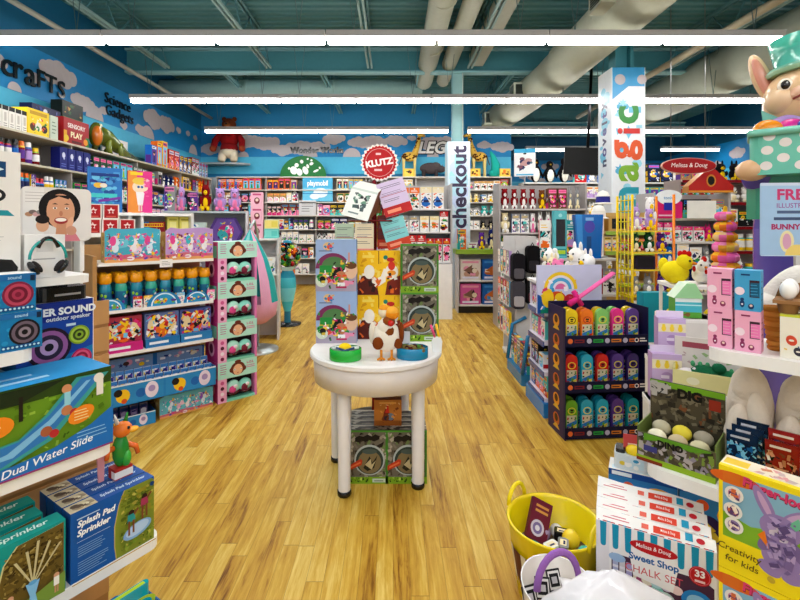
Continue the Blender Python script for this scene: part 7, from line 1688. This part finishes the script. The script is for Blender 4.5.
for z, nm_, pl in ((2.12, 'top', ['black', 'white', 'teal', 'tan', 'brown']), (1.8, 'second', ['dark red', 'red', 'tan', 'white', 'cream']), (1.45, 'third', ['white', 'cream', 'dark green', 'blue', 'tan', 'orange']), (1.1, 'fourth', ['light blue', 'white', 'blue', 'yellow', 'red']), (.7, 'fifth', None)):
    fill(MD, .03, 2.27, .03, z, ['box', 'plush', 'jar'], (.2, .28), (.12, .2), 'the toy house', '%s red edged deck' % nm_, pl, int(z*30)+3)
# ================================================================ BUNNY STATUE
BX, BY = 2.22, 2.45
q = T('bunny_statue', 'tall bunny statue in a turquoise hat holding a dotted egg basket', 'statue', (BX, BY, 0), R(-40))
FUR = 'e0bf9a'
UP = Mx.Translation((0, 0, .12)); UB = Mx.Translation((0, 0, .13))
m = M(); m.lathe([(.28, 0), (.29, .03), (.28, .06), (.24, .3), (.22, .8), (.24, 1.15), (.24, 1.45), (.22, 1.72), (.17, 1.9), (.1, 1.96), (0, 1.98)], (0, 0, 0), ['6a5a9a', '6a5a9a', '7a6aac', '7a6aac', '6f5fb0', '6f5fb0', '5f54a8', '5f54a8', '6a5ab0', '6a5ab0'], 'gloss', 28); m.build('jacket', q)
for s in (-1, 1):
    M().tube([(s*.17, 0, 1.8), (s*.21, -.12, 1.7), (s*.22, -.29, 1.72)], [.08, .07, .06], '6a5ab0', 'gloss', 12).build('sleeve', q)
for s in (-1, 1):
    M().sphere((s*.23, -.37, 1.745), (.07, .06, .055), 'dcb48c', 'gloss', 14, 10).build('paw', q)
m = M(); m.T = UP; m.sphere((0, -.02, 2.02), (.2, .18, .19), FUR, 'gloss', 24, 16).sphere((-.1, -.11, 2.01), (.09, .08, .08), 'e4c6a4', 'gloss', 16, 12).sphere((.1, -.11, 2.01), (.09, .08, .08), 'e4c6a4', 'gloss', 16, 12).sphere((0, -.165, 2.02), (.09, .05, .06), 'deb498', 'gloss', 16, 12)
m.build('head', q)
m = M(); m.T = Mx.Translation((0, 0, .17)); m.sphere((0, -.2, 2.01), (.024, .016, .014), 'b8846a', 'gloss').tube([(-.07, -.19, 1.945), (-.03, -.215, 1.96), (0, -.222, 1.95), (.03, -.215, 1.96), (.07, -.19, 1.945)], .006, '9a4a44', 'gloss', 6); m.build('nose_and_mouth', q)
for s in (-1, 1):
    m = M(); m.T = UP; m.sphere((s*.1, -.165, 2.075), (.034, .02, .038), 'efe4d4', 'gloss').sphere((s*.1, -.18, 2.075), (.02, .012, .024), '2a1a14', 'gloss').sphere((s*.094, -.192, 2.083), .005, 'white', 'gloss', 6, 4).build('eye', q)
    m = M(); m.sphere((0, 0, .0), (.045, .03, .15), FUR, 'gloss', 14, 12).sphere((0, -.018, 0), (.03, .018, .12), 'd89a86', 'gloss', 12, 10); e = m.build('ear', q); e.location = (s*.2, 0, 2.29); e.rotation_euler = (0, s*.3, 0)
m = M(); m.T = UP; m.lathe([(.18, -.02), (.19, 0), (.18, .015), (.145, .02), (.155, .1), (.165, .17), (0, .18)], (0, 0, 2.18), ['9fc0a0', '7fb8a4', '6fb8a8', '62b8a8', '57b8a4', '57b8a4'], 'gloss', 28, rot=Mx.Rotation(-.06, 3, 'Y')); m.build('top_hat', q)
m = M(); m.T = Mx.Translation((0, 0, .14))
for s in (-1, 1):
    m.sphere((s*.1, -.14, 1.85), (.1, .03, .055), 'b39ad0', 'gloss', 12, 8, Mx.Rotation(s*.25, 3, 'Y'))
    m.prism([(s*.13-.06, 1.86), (s*.13+.06, 1.86), (s*.2, 1.95)], -.12, -.1, '6ab8a8', 'gloss')
m.sphere((0, -.17, 1.85), (.03, .03, .035), 'b39ad0', 'gloss'); m.build('bow_tie', q)
m = M(); m.T = UB; m.rbox(-.24, .26, -.42, -.2, 1.585, 1.8, .05, '79c4ae', 'gloss', 5); p = Pn(m, (-.19, -.4205, 1.585), (1, 0, 0), (0, 0, 1), .4, .215, 'gloss'); rg = random.Random(1)
for k, (a, b_) in enumerate(((.04, .2), (.05, .55), (.07, .86), (.2, .36), (.22, .7), (.36, .18), (.38, .52), (.4, .84), (.55, .34), (.57, .68), (.72, .2), (.74, .52), (.76, .84), (.9, .36), (.92, .7))):
    p.ell(a, b_, .11, 'e6dcd6', rb=.1)
m.tube([(-.24, -.43, 1.79), (.26, -.43, 1.79), (.27, -.2, 1.79), (-.25, -.2, 1.79)], .018, '8fd0bc', 'gloss', 8, True); m.build('basket', q)
for k, (x, y, c, r_) in enumerate(((-.17, -.34, 'e8951e', .05), (-.08, -.3, 'd8389a', .05), (.02, -.34, '1f5fb8', .065), (.1, -.28, 'c83a8a', .05), (.18, -.34, 'e8701e', .05), (-.02, -.26, 'e8cc3a', .045))):
    M().sphere((x, y, 1.945), (r_*1.25, r_, r_), c, 'gloss', 14, 10).build('egg', q)
m = M(); m.slab([(-.26, -.2), (.26, -.2), (.22, -.27), (-.22, -.27)], 1.5, 1.74, '3f9a7c', 'gloss'); m.build('waistcoat', q)
q = T('poster_stand', 'pale blue poster with bunny ears offering a free book, before the statue', 'poster', (1.83, 2.06, 0), R(-6))
m = M(); w, h = .34, .33; m.prism(rounded(-w/2, w/2, 1.33, 1.33+h, .008), 0, .006, 'aac4dc'); p = front(m, w, h, 1.33)
p.rect(0, 0, 1, 1, 'a9c4de').rect(0, .96, 1, 1, 'c8d4e4').text('FREE', .42, .84, .2, 'c8447a', .035, 0, 0, 1.1).text('ILLUSTRATED', .46, .69, .09, 'a05a9a', .01).lines(.2, .56, .85, .64, 1, '5a6a8a', 1, .5).lines(.16, .47, .9, .55, 1, '4a5a7a', 2, .5).text('BUNNY BOOK', .47, .4, .1, 'b02a6a', .045, 0, 0, 1.05)
for s in (-1, 1):
    p.ell(.45+s*.13, .2, .09, 'e8dcb0', rb=.15).ell(.45+s*.13, .2, .055, 'd8a8c0', rb=.11)
p.ell(.45, -.0, .16, 'e8d080', a0=0, a1=180).rect(0, 0, 1, .01, 'c8d8e8'); m.build('poster_panel', q)
m = M(); m.box(-.02, .02, .0065, .02, .02, 1.6, 'd8d4d0', 'metal'); m.build('post', q); M().lathe([(.16, 0), (.16, .015), (0, .02)], (0, .01, 0), 'd8d4d0', 'metal', 20).build('base', q)
# ================================================================ EASTER STAND BEHIND THE PINK BOXES
EB = Fr(1.72, 2.8, -12)
o = T('display_stand', 'white open stand of yellow plush hens behind the pink window boxes', 'display stand', EB.at(.2, .15, 0), EB.a)
for z in (.45, .77, 1.1):
    M().rbox(-.21, .21, -.15, .15, z-.02, z, .02, 'efedea', 'laminate').build('deck', o)
for sx in (-1, 1):
    for sy in (-1, 1):
        M().box(sx*.19-.008, sx*.19+.008, sy*.13-.008, sy*.13+.008, 0, 1.079, 'efedea', 'laminate').build('post', o)
def hen(s_, c='f0dc2a'):
    q = T('plush_hen', '', 'soft toy', (0, 0, 0))
    m = M(); m.sphere((0, .05*s_, .09*s_), (.085*s_, .1*s_, .09*s_), c, nu=14, nv=10).sphere((0, -.02*s_, .17*s_), (.06*s_, .06*s_, .065*s_), c).sphere((0, .13*s_, .14*s_), (.03*s_, .04*s_, .06*s_), c); m.build('body', q)
    m = M()
    for k in range(3):
        m.sphere((0, (-.05+.03*k)*s_, (.235+.006*(k == 1))*s_), (.016*s_, .02*s_, .026*s_), 'd22a22')
    m.build('comb', q)
    M().sphere((0, -.085*s_, .125*s_), (.012*s_, .012*s_, .024*s_), 'd22a22').build('wattle', q)
    M().sphere((0, -.085*s_, .165*s_), (.014*s_, .022*s_, .012*s_), 'e8902a', 'gloss').build('beak', q)
    for s in (-1, 1):
        M().sphere((s*.035*s_, -.068*s_, .185*s_), .009*s_, 'black', 'gloss', 8, 6).build('eye', q)
    return q
hn = hen(.8); tag(hn, 'yellow plush hen on top of the white stand, by the pink box', None, 'plush hens'); hn.location = EB.at(.07, .1, 1.1006); hn.rotation_euler = (0, 0, R(40))
for u, w_, z, a, lb in ((.09, .1, .7706, 20, 'yellow plush hen on the middle deck, above the little green roof'), (.24, .1, .7706, -30, 'yellow plush hen on the middle deck behind the pink boxes')):
    dup(hn, EB.at(u, w_, z), R(a), lb, 'plush hens')
hw = hen(.66, 'f0ece4'); tag(hw, 'white plush hen with a red comb on the stand top', None, 'plush hens'); hw.location = EB.at(.2, .12, 1.1006); hw.rotation_euler = (0, 0, R(-20))
# rainbow ring stacker
q = T('ring_stacker', 'tall stack of orange and pink swirled plush rings beside the bunny poster', 'toy', EB.at(.325, .13, 1.1006), EB.a)
for k in range(7):
    r_ = .074-.0045*k; zc = .04+k*.064
    m = M(); n = 20; path = [(r_*.62*math.cos(2*math.pi*i/n), r_*.62*math.sin(2*math.pi*i/n), zc) for i in range(n)]
    b0 = len(m.f); m.tube(path, .041-.002*k, 'white', 'fabric', 8, True)
    cyc = [lin(x) for x in ('f0a03a', 'f4c23a', 'f08a3a', 'ee6fae', 'f07ab8', 'f49ac0', 'f0b04a', 'f6d05a', 'e8c89a', 'ee7ab0')]
    m.c = [cyc[(i//8//2+k*3+(i % 8)//4) % 10] for i in range(len(m.f))]
    m.build('ring', q)
M().lathe([(.012, .0), (.012, .48), (.0, .49)], (0, 0, 0), 'f0c23a', 'fabric', 10).build('peg', q)
m = M(); m.lathe([(.045, .0), (.045, .02), (.045, .05), (.04, .055)], (0, 0, 0), ['1a1a1c', 'b9b4b0', 'd0ccc8'], 'gloss', 16); 
one(m, 'toy_drum', 'small black and silver drum on the deck behind the ring stack', 'toy drum', (4.3, 6.68, 1.8006))
# little house box, chick boxes, cream tray
def plinth(x, y, w, d, h, rz, label):
    m = M(); m.box(-w/2, w/2, 0, d, 0, h, 'e4e1de', 'laminate'); m.rbox(-w/2-.005, w/2+.005, -.005, d, h-.02, h, .012, 'efedea', 'laminate'); one(m, 'display_plinth', label, 'plinth', (x, y, 0), rz)
plinth(1.5, 2.3, .22, .2, 1.0, R(-12), 'white plinth carrying the little green roofed box')
q = T('house_box', 'white and turquoise house-shaped box with a pale green roof', 'toy box', (1.49, 2.32, 1.0006), R(-12))
m = M(); m.box(-.06, .06, 0, .09, 0, .1, '6ab04a', 'card'); p = front(m, .12, .1); p.rect(0, .3, 1, .8, '59c4d4').rect(0, .8, 1, 1, 'e8f0f0').rect(0, .62, 1, .68, 'c8eef0').blobs(3, 6, ['e8d03a', '8a6a3a', '7ab84a'], 0, 0, 1, .3, .06, .12); m.build('box', q)
m = M(); m.prism([(-.068, 0), (.068, 0), (.03, .075), (-.01, .075)], -.006, .096, 'a8d8a8', 'card', 'd8e8d0'); m.build('roof', q).location = (0, 0, .1)
def chickbox():
    m = M(); w, d, h = .115, .07, .2; m.box(-w/2, w/2, 0, d, 0, h, 'cdb4dc'); m.box(-w/2, w/2, d*.5, d*.5+.004, h, h+.03, 'e4d8ec'); p = front(m, w, h)
    p.rect(0, 0, 1, 1, 'cfb8de').rect(0, .68, 1, .88, 'efe6c8')
    for k in range(3):
        p.ell(.2+k*.3, .76, .05, 'f2d84a', rb=.07).ell(.2+k*.3, .83, .035, 'f2d84a')
    p.rect(.05, .05, .95, .26, 'c9b8c0').blobs(2, 12, ['f2d84a', 'e8c02a', 'b8d07a', 'e8e0e8'], .05, .04, .95, .3, .04, .08).ell(.5, .5, .12, 'b89acc').text('', .5, .5, .1, 'white').lines(.3, .46, .7, .56, 1, 'e8dcf0', 1, .7)
    lside(m, w, d, h).rect(0, 0, 1, 1, 'b89ac8')
    return m
plinth(1.31, 2.14, .18, .14, .83, R(-15), 'white plinth carrying the upper lilac chick box')
plinth(1.19, 1.98, .16, .1, .71, R(-15), 'white plinth carrying the lower lilac chick box')
c1 = one(chickbox(), 'chick_box', 'lilac box of yellow chicks, the higher one beside the teal board', 'toy box', (1.31, 2.16, .8306), R(-15), 'lilac chick boxes')
dup(c1, (1.185, 1.99, .7106), R(-15), 'lilac box of yellow chicks, the lower one beside the egg carton', 'lilac chick boxes')
q = T('plush_tray', 'cream open carton with dark green plush dinosaurs above the dig eggs', 'display box', (1.27, 1.82, .8006), R(-35))
m = M(); w, d = .28, .12; m.box(-w/2, w/2, 0, .004, 0, .075, 'e6dfa4').box(-w/2, w/2, d-.004, d, 0, .19, 'e0d8d4').box(-w/2, -w/2+.004, .0041, d-.0041, 0, .08, 'd8d098').box(w/2-.004, w/2, .0041, d-.0041, 0, .08, 'd8d098').box(-w/2+.005, w/2-.005, .005, d-.005, 0, .02, 'd8d098')
p = front(m, w, .115, .075, d-.0042); p.rect(0, 0, 1, 1, 'e4dcd8').lines(.1, .55, .7, .9, 1, 'b05a6a', 1, .6).noise(3, 20, ['a8c090', 'c8b0b0'], .05, .05, .95, .5, .08); p = front(m, w, .075); p.rect(0, 0, 1, 1, 'e8e2aa').ell(.25, .5, .3, 'f0ecd0', rb=.2); m.build('carton', q)
plinth(1.27, 1.82, .26, .12, .8, R(-35), 'white plinth under the cream plush carton')
for k, (x, c, r_) in enumerate(((-.03, '1f6a4a', .042), (.05, '2a7a54', .036), (-.09, 'e0d8dc', .03), (.1, '4a3a48', .03))):
    m = M(); m.sphere((0, 0, r_*.9), (r_*1.3, r_, r_*.9), c).sphere((r_*1.1, -.01, r_*1.7), (r_*.6, r_*.5, r_*.5), c)
    if k < 2:
        for j in range(4):
            m.sphere((-r_+j*r_*.6, 0, r_*1.8), (r_*.2, r_*.1, r_*.3), '5aa87a')
    loc = V((1.27, 1.82, .8212))+Mx.Rotation(R(-35), 3, 'Z') @ V((x, .055, 0))
    one(m, 'small_plush', ('dark green plush dinosaur in the middle of the cream carton', 'smaller green plush dinosaur in the cream carton', 'white plush at the end of the cream carton', 'plum plush at the end of the cream carton')[k], 'soft toy', loc, R(-35))
m = M(); m.slab([(-.055, 0), (.055, 0), (.055, .004), (-.055, .004)], 0, .13, 'd2595a'); p = front(m, .11, .13); p.rect(0, 0, 1, 1, 'd05a5c').lines(.15, .6, .85, .75, 1, 'f0dcd8', 1, .8).blobs(3, 5, ['f0dcd8', 'e89a9a'], .2, .05, .8, .5, .1, .16)
one(m, 'red_card', 'coral red card standing on the blue crab box', 'card', V((1.0, 1.875, .4806)), R(-20))
EXPO = 0.6
# ================================================================ CAMERA AND LIGHT
cam = bpy.data.cameras.new('camera'); co = bpy.data.objects.new('camera', cam); COL.objects.link(co)
co.location = (0, 0, EYE); co.rotation_euler = (R(90), 0, 0)
cam.sensor_width = 36; cam.lens = 36*FPX/800
cam.shift_x = (400-CX)/800; cam.shift_y = -(300-CY)/800
cam.clip_start = .05; cam.clip_end = 60
SC.camera = co
w = bpy.data.worlds.new('world'); SC.world = w; w.use_nodes = True
w.node_tree.nodes['Background'].inputs[0].default_value = (.95, .98, 1, 1)
w.node_tree.nodes['Background'].inputs[1].default_value = .6
SC.view_settings.view_transform = 'Standard'; SC.view_settings.look = 'None'
SC.view_settings.exposure = EXPO; SC.view_settings.gamma = 1; SC.view_settings.use_curve_mapping = False
for l, ns in LABELS.items():
    if len(ns) > 1 or not 4 <= len(l.split()) <= 16:
        print('LABEL', len(ns), len(l.split()), l)
